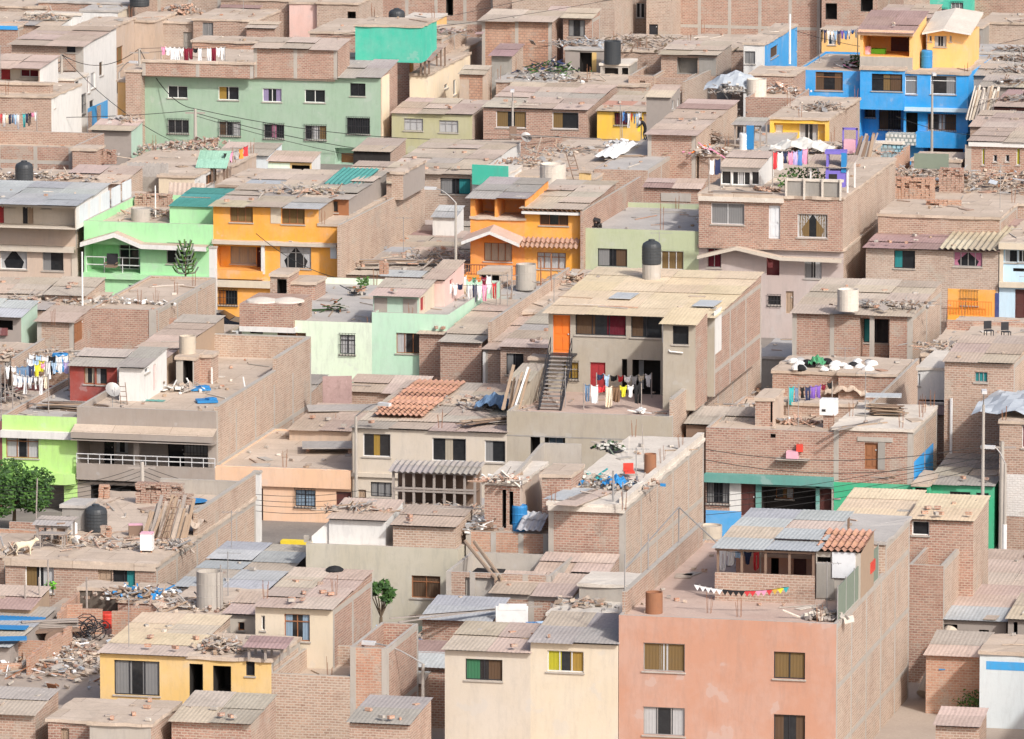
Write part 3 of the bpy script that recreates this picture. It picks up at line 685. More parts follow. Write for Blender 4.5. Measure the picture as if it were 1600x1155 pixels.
# ================================================================== SETTING
m = M(); m.face([(-900, 150, 0), (700, 150, 0), (700, 3000, 0), (-900, 3000, 0)], 'ground')
tag(m.build('ground', None, (0, 0, 0)), 'dusty tan ground under and between the brick houses', 'ground', None, 'structure')
def street(name, b0, b1, mat, z, label):
    y0, y1 = rowY(b0), rowY(b1); m = M(); m.face([(-260, y0, z), (200, y0, z), (200, y1, z), (-260, y1, z)], mat)
    tag(m.build(name, None, (0, y0, z)), label, 'street', None, 'structure')
street('street', 893, 829, 'asphalt', .02, 'dusty grey street in front of the peach and brown houses')
street('street', 547, 515, 'asphalt', .02, 'dusty street in front of the orange and green houses')
street('street', 283, 265, 'asphalt', .02, 'dusty street at the foot of the long green building')
# ================================================================== ROW A, nearest
t = T('plastered_house', 'yellow single-storey house with a pale corrugated roof and a wide dark window')
a1 = t.vol(156, 293, 1021, 1200, bk=963, wall='yellow', roof='cc', alts=('ct',), win=[W(178, 1031, 249, 1085, 'grey:L grey:R', n=3, fr='dark')])
a1b = t.vol(293, 424, 1029, 1200, d=5.2, wall='yellow', roof='slabt', win=[O(296, 1037, 317, 1100, 2), O(333, 1040, 361, 1085, 2), W(384, 1033, 398, 1056, n=1, fr='dark')])
loose(a1, 7, 'yellow house')
heap('heap of planks, rags and scrap on the low roof beside the yellow corrugated roof', 350, 1016, a1b, 4.2, 3, .9, 90)
t = T('roof_sheet', 'maroon corrugated sheet lying on the low yellow house roof', 'roof sheet'); t.mk((0, 0, 0)) if 0 else None
awning('maroon patched lean-to roof at the right end of the yellow house', 385, 443, 1012, 1030, 999, a1b, 'cm', alts=('cp', 'ct'), nf=2)
t = T('brick_house', 'cream-fronted house with brick side wall and pinkish corrugated roof')
a3 = t.vol(399, 520, 949, 5.6, bk=893, wall='cream', side='bk', roof='cp', alts=('ct',), win=[W(444, 959, 484, 1001, 'lightblue:B', n=2, fr='wood', h=1), W(408, 962, 414, 985, n=1)], sc=1)
loose(a3, 8, 'cream-fronted house'); rebar(t, a3, [(415, 935), (523, 930)])
bag('black plastic sack lying on the pinkish corrugated roof', 523, 899, a3, 'cloth_black', .4)
t = T('brick_house', 'unfinished low brick house with bare roofless walls beside the yellow house')
a2 = t.vol(547, 605, 1011, 1200, d=6, wall='bo', side='bk', par=1.1, roof='slabt', fc=1, sc=1, inner='bk')
t2 = t.vol(424, 547, 1052, 1200, d=7, wall='bt', side='bt', par=.9, roof='slabt', inner='bt')
heap('rubble on the lower roofless brick walls at the foot of the cream house', 485, 1035, t2, 4, 3, .4, 40)
t = T('plastered_house', 'cream house with wavy corrugated roofs and a yellow curtain blowing out of the window')
a4 = t.vol(695, 829, 1016, 1200, bk=978, wall='cream2', side='cream2', roof='ct', alts=('cp',), win=[W(727, 1029, 785, 1062, 'green:L brown:R', n=2, fr='dark')])
a4b = t.vol(829, 966, 1003, 1200, bk=964, wall='cream', side='cream', roof='cd', alts=('ct',), win=[W(855, 1016, 912, 1049, 'yellow:L gold:R', n=3, fr='metal')])
loose(a4, 4, 'cream house'); 
# terracotta house
t = T('plastered_house', 'terracotta painted three-storey house with a flat tiled roof terrace')
te = t.vol(967, 1307, 961, 1200, bk=846, wall='terra', side='bt', roof='slabp', par=.12, sc=1,
           win=[W(1005, 1004, 1070, 1048, 'ochre:F white:M', n=1, fr='grey'), W(1209, 1018, 1258, 1060, 'ochre:F', n=2, fr='dark'),
                W(1005, 1104, 1070, 1148, 'white:B', n=3, fr='grey'), W(1209, 1116, 1258, 1158, 'brown:B', n=2, fr='dark')])
rebar(t, te, [(1108, 958), (1155, 964), (1280, 972)])
te2 = t.vol(1376, 1427, 862, 876, d=te.Y1-te.Y0-12.6, on=te, ab=(te.X1-3.4, te.X1+.005, te.Y0+12.6, te.Z1+1.3), wall='bt', side='bt', roof='slabg', swin=[W(1404, 884, 1410, 921, 'white:M', n=1), W(1424, 856, 1429, 893, 'white:M', n=1)], pname='upper_storey')
t = T('rooftop_room', 'rooftop room with a red wavy tile roof and a hanging white panel', 'rooftop room')
rt = t.vol(1275, 1345, 862, 937, bk=832, on=te, wall='conc', side='wood', roof='tile', win=[O(1277, 870, 1298, 878, .5)])
t.slab_(rt, 1301, 862, 1337, 902, 'doorw', .12, 'hanging_panel'); t.slab_(rt, 1276, 880, 1304, 934, 'concd', .05, 'door_panel')
t.sband(rt, 1360, 880, 1367, 897, 'redp', .03, 'red_panel')
awning('long bluish metal awning over the terrace of the terracotta house', 1118, 1274, 858, 937, 797, te, 'cw', 'woodd', .2, alts=('cw', 'cw', 'ct'), half=(893, 'bk2'), nf=4)
t = T('rooftop_room', 'terracotta walled room with open stair under the bluish metal awning', 'rooftop room')
q = t.vol(1150, 1290, 868, 910, d=5, on=te, wall='terra', side='terra', roof='slabp', win=[O(1205, 872, 1217, 898, 1), D(1240, 870, 1260, 900, 'doorb')])
epar('low brick parapet with slanted steel frame on the left edge of the terracotta roof', te, 'L', .04, .95, 1.0, 'bk2')
t = T('steel_frame', 'slanting grey steel pipe frame above the left brick parapet', 'frame'); P_ = [Vector((te.X0+.1, te.Y0+f_, te.zr+1.0)) for f_ in (.8, 6, 13)]; t.mk(P_[0])
for p in P_: m = M(); m.tube(p-Vector((0, 0, .9)), p+Vector((0, 0, 1.7)), .035, 'metal'); t.part('post', m)
m = M(); m.path([p+Vector((0, 0, 1.0+.35*i)) for i, p in enumerate(P_)], .03, 'metal'); m.tube(P_[2]+Vector((0, 0, 1.7)), P_[2]+Vector((4.5, -4, -.9)), .03, 'metal'); t.part('rail', m)
t = T('mesh_fence', 'green-grey mesh fence along the right edge of the terracotta roof', 'fence'); t.mk((te.X1, te.Y0, te.zr))
for i in range(6): m = M(); y = te.Y0+.8+i*2.1; m.tube((te.X1-.1, y, te.zr), (te.X1-.1, y, te.zr+1.7), .03, 'metal'); t.part('post', m)
m = M(); m.box(te.X1-.12, te.X1-.09, te.Y0+.8, te.Y0+11.3, te.zr+.05, te.zr+1.6, 'mesh'); t.part('mesh_panel', m)
washing('clothesline between the poles of the bluish awning', (1122, 921), (1188, 925), te, ['white:t', 'white:s', 'lightblue:k', 'navy:s', 'red:t'], 1.85, 'in front of the brick half wall', posts=True)
t = T('bunting', 'string of small coloured pennants across the terracotta terrace', 'bunting'); A = at(1085, 958, te.zr)+Vector((0, 0, 1.3)); B = at(1232, 962, te.zr)+Vector((0, 0, 1.3)); t.mk(A)
m = M(); m.path([A.lerp(B, i/10)-Vector((0, 0, .5*(i/10)*(1-i/10)*2)) for i in range(11)], .012, 'wire', 4); t.part('string', m)
for i, c in enumerate(['white', 'white', 'white', 'white', 'white', 'black', 'black', 'black', 'black', 'red', 'red', 'pink', 'pink', 'red', 'gold', 'yellow', 'teal']):
    f = (i+.5)/17; p = A.lerp(B, f)-Vector((0, 0, f*(1-f))); m = M(); m.face([p+Vector((-.16, 0, 0)), p+Vector((0, .02, -.26)), p+Vector((.16, 0, 0))], 'cloth_'+c); t.part('pennant', m)
m = M(); p = at(1182, 936, te.zr); m.lathe(p, [(.25, 0), (.4, .22), (.36, .22), (.22, .04)], 'redp', 16); thing1('wash_basin', 'red plastic wash basin on the terracotta terrace floor', 'basin', m, p)
planks('slatted wooden pallet leaning at the foot of the brick half wall', 1165, 935, te, 2, 12, 2.2, name='pallet', cat='pallet')
tank('rusty brown drum standing by the left parapet of the terracotta roof', 1022, 958, te, .38, .95, 'rust', name='rusty_drum', cat='drum', dome=False)
heap('pile of broken concrete at the front right corner of the terracotta roof', 1285, 968, te, 3, 1.6, .6, 60, ['conc', 'slabw', 'greywood', 'stuffd'], long_=.1)
tank('wide tan barrel behind the terracotta roof parapet', 1110, 850, 6.2, .55, .9, 'pipe', dome=False)
# right of terracotta
t = T('brick_house', 'narrow brick house with long tan side wall right of the terracotta house')
a6 = t.vol(1420, 1474, 882, 5.6, d=5.5, wall='bk', side='bt', par=.9, roof='slabt', inner='bk2', sc=1)
a6b = t.vol(1421, 1521, 812, 6.9, bk=778, wall='bk', side='bt', roof='cc', alts=('ct', 'cp'), dy=0, win=[W(1425, 814, 1452, 836, n=1, fr='white'), D(1412, 812, 1421, 835, 'reddoor')])
loose(a6b, 9, 'house right of the terracotta one')
bag('blue and grey rag bundle on the narrow brick house terrace', 1478, 872, a6, 'bluep', .5)
t = T('roof_shelter', 'long shed with wide ribbed beige roof sheets behind the bluish awning', 'shed')
a7 = t.vol(1290, 1400, 828, 6.3, bk=768, wall='tan', side='tan', roof='cc', alts=(), rise=.5)
t = T('roof_shelter', 'tan sloping sheet roof shed between ribbed roof and corrugated roof', 'shed')
a8 = t.vol(1385, 1418, 838, 6.1, bk=805, wall='tan', side='bk2', roof='cc')
t = T('shack', 'low pinkish corrugated roof shack at the right edge below the street', 'shack')
a9 = t.vol(1512, 1650, 913, 3.0, bk=864, wall='bk2', side='bk2', roof='cp', alts=('ct',)); loose(a9, 3, 'pinkish shack')
t = T('shack', 'shack roofed with long mismatched pink, grey and brown boards', 'shack')
a10 = t.vol(1463, 1572, 968, 3.0, bk=917, wall='greywood', side='greywood', roof='cp', alts=('cg', 'cd', 'ct', 'cm', 'cw', 'cgr'), win=[O(1470, 975, 1496, 1000, 1), O(1530, 984, 1545, 1000, 1)])
t = T('shack', 'low shack with grey ribbed corrugated roof and sagging edge', 'shack')
a11 = t.vol(1447, 1532, 1024, 2.7, bk=993, wall='bo', side='bk2', roof='cp', alts=('cg',))
t = T('painted_shed', 'light blue shed with a bright blue painted stripe and flat tan roof', 'shed')
a12 = t.vol(1531, 1660, 1022, 3.4, bk=1000, wall='bwh', side='bwh', roof='slabt')
t.slab_(a12, 1541, 1033, 1650, 1046, 'blue2', .012, 'painted_band')
t = T('shack', 'grey board shack with corrugated roof between the two right edge roofs', 'shack')
t.vol(1575, 1660, 968, 3.3, bk=932, wall='greywood', side='greywood', roof='ct', alts=('cd', 'cp'), win=[O(1584, 972, 1590, 992, .6)])
for i, (x, y, h, c, nm) in enumerate(((1500, 1085, 2.4, 1.4, 'dense green bush beside the blue striped shed'), (1565, 1098, 2.0, 1.1, 'small bush below the blue striped shed'), (1528, 1120, 1.6, 1.3, 'low spreading bush between the two taller bushes at bottom right'))):
    tree(nm, x, y, 0, h, c, 'bush', n=700, ls=.09, cat='bush')
m = M(); p = at(1442, 1085, .2); m.tube(p, p+Vector((.9, 2.6, 2.6)), .32, 'pipe', 12); thing1('concrete_pipe', 'thick tan pipe leaning against the long tan side wall', 'pipe', m, p)
m = M(); p = at(1492, 1052, 1.8); m.obox(p, (1.6, .9, .5), .2, 'bluep'); m.obox(p+Vector((.1, 0, .27)), (1.7, 1.0, .05), .2, 'bluep'); thing1('crate', 'bright blue crate in the yard beside the thick pipe', 'crate', m, p)
# bottom middle yard
t = T('shack', 'low shack with maroon and pink sheet roof left of the cream house', 'shack')
t.vol(610, 700, 1040, 2.8, bk=1005, wall='bk', side='bk2', roof='cm', alts=('cp', 'ct', 'cw'))
heap('scattered rags, tyres and boards on the yard by the curved street lamp', 640, 1012, 1.0, 7, 9, .5, 150, ['cloth_white', 'cloth_pink', 'greywood', 'cp', 'cm', 'bo', 'stuffd', 'cloth_lightblue', 'woodd'], name='scrap_heap', cat='scrap')
t = T('shack', 'low flat roof shed with bluish sheet roof at the bottom centre', 'shack')
t.vol(535, 660, 1063, 2.3, bk=1040, wall='bk2', side='bk2', roof='cw', alts=('cg',))
lamp('curved street lamp standing in the yard beside the cream house', 661, 1010, 1190, (-1, .1), al=2.3)
# ================================================================== ROW A rear lots
t = T('brick_house', 'large single-storey brick house with cluttered flat roof, wood leaning on its parapet')
b1 = t.vol(8, 244, 876, 1008, bk=772, wall='bk2', side='bt', roof='slabt', sc=1, win=[W(39, 882, 84, 925, 'ochre:L white:R', n=2, fr='white'), D(153, 888, 175, 922, 'wood'), W(176, 889, 211, 922, 'teal:R', n=2, fr='dark')])
t.slab_(b1, 8, 876, 244, 883, 'slabt', .12, 'ledge')
epar('tan brick parapet along the rear right edge of the cluttered flat roof', b1, 'R', .4, 1, 1.15)
epar('grey block parapet closing the back of the cluttered flat roof', b1, 'B', .35, .99, .7, 'conc')
t = T('white_pillar', 'tall narrow white painted pillar at the street corner beside the peach house', 'pillar'); p = at(399, 848, 0); t.mk(p); m = M(); m.box(p.x-.12, p.x+.25, p.y, p.y+.4, 0, 3.6, 'white'); t.part('shaft', m); m = M(); m.box(p.x-.16, p.x+.29, p.y-.04, p.y+.44, 3.6, 3.72, 'conc'); t.part('cap', m)
tank('big black ribbed water tank on the cluttered brick house roof', 150, 830, b1, .56, 1.35)
barrel('white plastic bucket on a stand left of the big black tank', 115, 836, b1, .2, .6, 'whitep', 'bucket', 'bucket'); barrel('white bucket on the roof floor nearest the black tank', 121, 848, b1, .16, .34, 'whitep', 'bucket', 'bucket')
barrel('greyish bucket standing left of the white bucket near the black tank', 112, 848, b1, .15, .34, 'pipe', 'bucket', 'bucket')
prop('washing_machine', 'pinkish white washing machine beside the leaning planks', 'washing machine', 230, 862, b1, [('body', [(0, 0, .5, .6, .6, .8, 'whitep')]), ('lid', [(0, 0, .93, .62, .62, .05, 'pinkp')]), ('leg', [(-.25, -.25, .05, .06, .06, .1, 'rust')]), ('leg', [(.25, -.25, .05, .06, .06, .1, 'rust')])], .1)
prop('cardboard_box', 'pink and brown box lying left of the washing machine', 'box', 212, 836, b1, [('body', [(0, 0, .25, .7, .5, .5, 'woodd')]), ('flap', [(0, -.05, .54, .7, .45, .04, 'pinkp')])], .3)
prop('wooden_table', 'old wooden table beside the slab shelter on the cluttered roof', 'table', 82, 856, b1, [('tabletop', [(0, 0, .72, 1.3, .7, .06, 'greywood')])]+[('leg', [(sx*.55, sy_*.28, .35, .06, .06, .7, 'greywood')]) for sx in (-1, 1) for sy_ in (-1, 1)], .1)
prop('wooden_chair', 'dark wooden chair next to the old table', 'chair', 97, 850, b1, [('seat', [(0, 0, .42, .42, .42, .05, 'woodd')]), ('backrest', [(0, .2, .75, .42, .05, .55, 'woodd')])]+[('leg', [(sx*.18, sy_*.18, .2, .05, .05, .4, 'woodd')]) for sx in (-1, 1) for sy_ in (-1, 1)], .5)
awning('small grey shelter of planks at the back left of the cluttered roof', 55, 106, 822, 848, 808, b1, 'cg', rise=.2, alts=('cd',), nf=2)
t = T('block_hut', 'small grey block hut left of the big black tank', 'hut'); q = t.vol(97, 132, 793, 828, d=2, on=b1, wall='concd', side='concd', roof='slabg', win=[O(104, 806, 109, 824, .8)])
planks('tall stack of planks leaning against the rear parapet', 262, 842, b1, 2.3, 26, 2.1, True, mats=('wood', 'greywood', 'wood', 'stuffd'))
t = T('timber_ladder', 'short wooden ladder leaning among the stacked planks', 'ladder'); p = at(248, 846, b1.zr); t.mk(p)
for s_ in (0, .4): m = M(); m.tube(p+Vector((s_, 0, 0)), p+Vector((s_+.5, .7, 1.9)), .03, 'woodd'); t.part('rail', m)
for i in range(6): m = M(); f = .1+i*.15; m.tube(p+Vector((.5*f, .7*f, 1.9*f)), p+Vector((.4+.5*f, .7*f, 1.9*f)), .022, 'woodd'); t.part('rung', m)
sheetcloth('grey tarpaulin draped over the rear of the plank stack', 285, 838, b1, 1.6, 1.8, 1.3, 'stuffd')
bricks('loose heap of stacked bricks on the back edge of the cluttered roof', 255, 786, b1, 9, 4, 9, 'bk'); bricks('smaller brick stack beside the plank stack at the roof back', 286, 796, b1, 5, 3, 7, 'bk2')
bricks('small stack of new orange bricks right of the black tank', 171, 839, b1, 2, 2, 5); bricks('little orange brick pillar at the back edge above the black tank', 168, 778, b1, 2, 2, 6)
m = M(); p = at(303, 786, b1.zr); m.lathe(p, [(.1, 0), (.7, .12), (.66, .14), (.08, .05)], 'bluep', 16); thing1('plastic_basin', 'shallow blue plastic basin on the back edge of the cluttered roof', 'basin', m, p)
heap('scrap heap around the table legs on the cluttered roof', 98, 846, b1, 5, 3, .3, 50); heap('debris scattered in front of the leaning planks', 262, 852, b1, 4, 3, .3, 45); heap('thin litter on the middle of the cluttered roof', 175, 850, b1, 9, 6, .1, 60, long_=.4)
heap('dark scrap at the front left corner of the cluttered roof', 22, 862, b1, 2, 3, .5, 30)
pole('bent grey pole standing on the left of the cluttered roof', 56, 828, b1, 2.6, .04, lean=(.1, 0))
# dog
p = at(37, 868, b1.zr); dg = T('dog', 'cream coloured dog standing near the front edge of the cluttered roof', 'dog'); dg.mk(p)
D0 = Matrix.Rotation(.35, 3, 'Z')
def dv(x, y, z): return D0 @ Vector((x, y, z))
dvs = [(dv(0, 0, .56), (.13, .15)), (dv(.25, 0, .56), (.14, .18)), (dv(.42, 0, .62), (.11, .13)), (dv(.52, 0, .72), (.085, .09)), (dv(.62, 0, .78), (.085, .085)), (dv(.77, 0, .73), (.045, .045)),
       (dv(-.25, 0, .57), (.11, .13)), (dv(-.38, 0, .62), .05), (dv(-.47, 0, .56), .03), (dv(-.5, 0, .42), .018)]
des = [(0, 1), (1, 2), (2, 3), (3, 4), (4, 5), (0, 6), (6, 7), (7, 8), (8, 9)]
for s_ in (-1, 1):
    k = len(dvs); dvs += [(dv(.32, .09*s_, .4), (.06, .06)), (dv(.31, .1*s_, .2), (.035, .035)), (dv(.33, .1*s_, .03), (.035, .035))]; des += [(1, k), (k, k+1), (k+1, k+2)]
    k = len(dvs); dvs += [(dv(-.24, .1*s_, .4), (.08, .08)), (dv(-.36, .1*s_, .22), (.035, .035)), (dv(-.31, .1*s_, .03), (.035, .035))]; des += [(6, k), (k, k+1), (k+1, k+2)]
    k = len(dvs); dvs += [(dv(.6, .06*s_, .86), (.03, .03)), (dv(.58, .075*s_, .91), (.012, .012))]; des += [(4, k), (k, k+1)]
skin_body('body', dvs, des, 'fur', dg.root, None)
# ruined walls bottom left
def rw(label, pts, z, z0=0, mat='bo'): return run_wall('brick_wall', label, pts, z+.25, z0, mat, cat='wall', stagger=True, top=mat)
YL = 1.2
m = M(); A = at(-70, 1118, 1.4); B = at(205, 1118, 1.4); Cc = at(240, 925, 1.4); m.box(A.x-3, B.x, A.y-14, Cc.y, 0, 1.4, 'ground', 'd'); tag(m.build('terrain', None, (A.x, A.y, 0)), 'dusty raised yard floor among the unfinished brick walls', 'ground', None, 'structure')
rw('low orange brick wall with holes left of the opening in the roofless yard', [(97, 943), (160, 944)], 2.6, 0)
rw('low orange brick wall with holes right of the blue bucket in the roofless yard', [(175, 947), (236, 949)], 2.6, 0)
rw('short orange brick wall running back from the holed wall left', [(92, 950), (122, 922)], 2.7, 0)
rw('longer diagonal orange brick wall between blue tarp roof and rubble', [(12, 994), (62, 958)], 2.3, 0)
rw('second diagonal orange brick wall nearest the two-wheeled cart', [(44, 1020), (110, 978)], 2.2, 0)
rw('front orange brick wall section at the left edge of the yard', [(11, 995), (74, 998)], 2.3, 0)
rw('lowest orange brick wall in the bottom left corner', [(-20, 1022), (34, 1021)], 2.0, 0)
rw('orange brick wall running back beside the yellow house roof', [(199, 972), (246, 935)], 2.4, 0)
t = T('shack', 'maroon and pink sheet roof lean-to at the left edge below the brick house', 'shack')
t.vol(-60, 48, 948, 2.9, bk=921, wall='wood', side='wood', roof='cm', alts=('cp', 'ct'))
t = T('shack', 'low shack roofed with blue plastic sheets and grey boards at the left edge', 'shack')
tb = t.vol(-60, 16, 1010, 2.3, bk=952, wall='greywood', side='greywood', roof='cw', alts=('cd', 'cg'))
for i, (x, y) in enumerate(((5, 962), (0, 980), (28, 966), (-2, 998))):
    p = at(x, y, tb.zr+.12); m = M(); m.obox(p, (2.6, .9, .04), .1*i, 'bluep'); thing1('plastic_sheet', ['blue plastic sheet on the low shack roof by the maroon lean-to', 'second blue plastic sheet down the low shack roof', 'blue plastic sheet at the right edge of the low shack roof', 'blue plastic sheet nearest the bottom on the low shack roof'][i], 'plastic sheet', m, p)
t = T('thatch_shed', 'dark brush-covered shelter behind the holed orange walls', 'shelter')
q = t.vol(124, 182, 922, 2.9, bk=915, wall='thatch', side='thatch', roof='slabt', win=[]); 
t = T('shack', 'flat roof shed buried in scrap boards and glass in front of the brick house', 'shack')
sc = t.vol(184, 262, 941, 2.6, bk=918, wall='bk', side='bk', roof='slabt'); heap('mixed boards, glass and blue scraps covering the flat shed roof', 222, 932, sc, 7, 4, .5, 140, ['greywood', 'whitep', 'metal', 'bluep', 'tarp', 'woodd', 'stuffd', 'wood'], name='scrap_heap', cat='scrap')
barrel('red plastic drum in the gap of the holed brick wall', 168, 980, 1.4, .4, .7, 'redp'); barrel('small blue barrel behind the red drum in the wall gap', 171, 965, 1.4, .25, .8, 'bluep'); barrel('orange metal barrel at the right end of the roofless yard', 191, 990, 1.4, .4, 1.0, 'orangep')
heap('rubble and grey boards covering the bottom of the yard', 95, 1042, 1.45, 11, 13, .45, 200, RUBM+['cloth_white', 'tarp', 'rust']); heap('pile of broken orange bricks in the middle of the yard', 112, 990, 1.45, 3, 6, .5, 50, ['bo', 'bk', 'bo', 'stuffd'], long_=.05)
heap('brush and dead branches heap between the two diagonal walls', 62, 985, 1.45, 4, 5, 1.2, 90, ['greywood', 'woodd', 'trunk'], long_=.9); heap('grey scrap and rags in the right half of the yard', 138, 1020, 1.45, 8, 10, .5, 150, RUBM+['cloth_white', 'tarp'])
t = T('hand_cart', 'old wooden cart loaded with boards in the rubble yard', 'cart'); p = at(78, 1008, 1.5); t.mk(p)
m = M(); m.obox(p+Vector((0, 0, .75)), (2.6, 1.2, .12), .5, 'woodd'); [m.obox(p+Vector((0, 0, .86+.08*i)), (2.7, .25, .06), .5+rng.gauss(0, .1), 'greywood') for i in range(5)]; t.part('bed', m)
for s_ in (-.65, .65):
    m = M(); c = p+Matrix.Rotation(.5, 3, 'Z') @ Vector((0, s_, .4)); u = Matrix.Rotation(.5, 3, 'Z') @ Vector((0, .05, 0)); m.tube(c-u, c+u, .4, 'woodd', 14); t.part('wheel', m)
t = T('cable_spool', 'round tangle of dark wire and hoops in the yard', 'wire coil'); p = at(140, 1000, 1.45); t.mk(p); m = M()
for k in range(14):
    a = rng.uniform(0, 3.1); b_ = rng.uniform(0, 3.1); c = p+Vector((rng.gauss(0, .25), rng.gauss(0, .25), .6+rng.gauss(0, .15))); Rm = Matrix.Rotation(a, 3, 'Z') @ Matrix.Rotation(b_, 3, 'X')
    m.path([c+Rm @ Vector((.55*math.cos(i*.63), .55*math.sin(i*.63), 0)) for i in range(11)], .025, 'blackm', 4)
t.part('coil', m)
for px, py, h, nm in ((136, 982, 3.1, 'pale wooden post in front of the holed orange wall'), (40, 992, 3.0, 'thin grey post beside the front orange wall'), (62, 990, 3.4, 'grey pole left of the brush heap'), (76, 978, 4, 'tall grey pole right of the brush heap')): pole(nm, px, py, 1.4, h*.8, .06)
tree('small bright green plant by the pink lean-to post', 81, 935, 1.6, .9, .35, 'bush', ('greenp', 'leaf2'), 120, .1, cat='plant')
# centre-left rear: carport and slabs
t = T('carport', 'wide low building with pale bluish corrugated roof beside the street', 'carport')
cpt = t.vol(275, 417, 918, 3.0, bk=852, wall='conc', side='dark', roof='cw', alts=('cg', 'ct'))
loose(cpt, 2, 'bluish roofed carport')
t = T('low_house', 'tan flat-roofed low house behind the concrete cylinder tank', 'house')
lw = t.vol(238, 398, 965, 3.4, bk=925, wall='bk2', side='bk2', roof='slabt'); heap('dust and small rubble around the concrete cylinder tank', 300, 948, lw, 9, 5, .25, 80)
tank('tall concrete cylinder tank with bricks on its rim', 328, 950, lw, .62, 1.75, 'conc', dome=False)
pole('thin dark pole beside the concrete cylinder tank', 345, 955, lw, 2.2, .035)
t = T('low_house', 'cream panelled annexe left of the cream-fronted house', 'house')
q = t.vol(352, 400, 960, 4.2, bk=930, wall='cream2', side='cream2', roof='ct', alts=('cp',), win=[W(372, 972, 382, 985, n=1, fr='wood')])
# stained wall building
t = T('stained_wall_house', 'house with tall water-stained grey-green plaster wall and one dark window')
b5 = t.vol(478, 716, 849, 1008, bk=812, wall='stain', side='stain', roof='slabt', par=.12, win=[W(643, 899, 688, 934, 'brown:F', n=2, fr='wood', h=1)])
t.slab_(b5, 596, 976, 664, 1035, 'mint3', .02, 'painted_base')
b5b = t.vol(614, 712, 822, 857, bk=794, on=b5, wall='bt', side='bt', roof='cp', alts=('cp', 'cg'), pname='upper_wall')
loose(b5b, 4, 'tan brick room on the stained wall')
t = T('white_room', 'whitewashed roofless room with a slanting wall above the stained wall', 'room')
b5c = t.vol(514, 603, 812, 850, d=3.5, on=b5, wall='white', side='white', roof='cp', alts=('ct', 'cd'), win=[W(572, 806, 590, 815, n=1, fr='wood')])
m = M(); A = at(487, 849, b5.zr); B = at(514, 849, b5.zr); zz = b5c.Z1-b5.zr; m.face([A, B, B+Vector((0, 0, zz-.1)), A+Vector((0, 0, .35))], 'white'); m.face([B+Vector((0, .15, 0)), A+Vector((0, .15, 0)), A+Vector((0, .15, .35)), B+Vector((0, .15, zz-.1))], 'white'); m.face([A+Vector((0, 0, .35)), B+Vector((0, 0, zz-.1)), B+Vector((0, .15, zz-.1)), A+Vector((0, .15, .35))], 'conc')
t.part('slanting_wall', m)
heap('boards and branches on top of the whitewashed room', 560, 800, b5c.Z1+.1, 5, 2, .5, 60, long_=.7)
bricks('two grey blocks on the top edge of the stained wall', 540, 848, b5, 3, 1, 2, 'conc'); bricks('single grey block on the left end of the stained wall', 484, 847, b5, 1, 1, 3, 'conc')
tree('dark broad-leaved tree growing up the stained wall', 594, 1021, 0, 3.9, .75, 'small_tree', ('leafd', 'leaf', 'leaf'), 600, .16, 1.3); tree('rounded bright green bush behind the pink corrugated roof', 541, 1018, 0, 4.05, .5, 'bush', ('leaf2', 'leaf'), 350, .1, cat='bush')
# brick terrace with blue barrel
t = T('brick_house', 'brick terrace house with a blue barrel between the white room and the tall brick house')
b6 = t.vol(728, 857, 830, 1000, bk=795, wall='bo', side='bk', roof='slabt', par=.15, fc=3, beams=(866,)); t.slab_(b6, 728, 867, 857, 990, 'concd', .02, 'grey_lower_wall')
b6b = t.vol(757, 812, 757, 828, d=6, on=b6, wall='bk', side='tanp', roof='slabw', win=[O(785, 765, 791, 825, 1.0), O(796, 768, 802, 820, 1.0)])
heap('broken white roofing and tiles on the brick room roof', 788, 752, b6b, 3, 3, .3, 60, ['bo', 'slabw', 'whitep', 'bk', 'conc']); barrel('tall blue plastic barrel on the brick terrace', 812, 829, b6, .38, 1.25, 'bluep')
m = M(); sheets(m, at(815, 832, b6.zr).x, at(856, 832, b6.zr).x, b6.Y0-.2, b6.Y0+2, b6.zr+.35, b6.zr+.9, 'cw'); thing1('roof_sheet', 'crumpled grey metal sheet leaning beside the blue barrel', 'roof sheet', m, at(815, 832, b6.zr))
heap('white junk and slats on the left of the brick terrace', 752, 828, b6, 3, 3, .7, 60, ['whitep', 'greywood', 'metal', 'woodd', 'tarp'], name='scrap_heap', cat='scrap')
run_wall('block_wall', 'tall pale concrete wall slanting up behind the blue barrel', [(806, 739), (848, 692)], b6.zr+2.6, b6.zr-.2, 'conc')
run_wall('block_wall', 'pale concrete wall framing the opening left of the white roof', [(848, 692), (908, 694)], b6.zr+2.6, b6.zr-.2, 'slabw' if 0 else 'conc')
t = T('brick_room', 'short red brick room between the pale walls and the dusty white roof', 'room')
q = t.vol(847, 892, 745, 829, d=3, on=b6, wall='bk', side='bk', roof='slabt')
t = T('wooden_rack', 'weathered two-tier wooden rack with mesh doors in front of the cream house', 'rack'); p0 = at(615, 790, 3.2); p1 = atY(742, 790, p0.y); ztop = atY(615, 736, p0.y).z; t.mk(p0)
for i in range(9):
    x = p0.x+(p1.x-p0.x)*i/8; m = M(); m.box(x-.06, x+.06, p0.y-.05, p0.y+.05, p0.z-.9, ztop, 'greywood'); t.part('upright', m)
    m = M(); m.box(x-.06, x+.06, p0.y+1.2, p0.y+1.3, p0.z-.9, ztop+.1, 'greywood'); t.part('upright', m)
for f in (0, .42, .5, .95): m = M(); z = p0.z+(ztop-p0.z)*f; m.box(p0.x, p1.x, p0.y-.08, p0.y-.052, z, z+.1, 'greywood'); t.part('rail', m)
for f in (0.02, .45): m = M(); z = p0.z+(ztop-p0.z)*f; m.box(p0.x, p1.x, p0.y, p0.y+1.2, z, z+.04, 'woodd'); t.part('shelf', m)
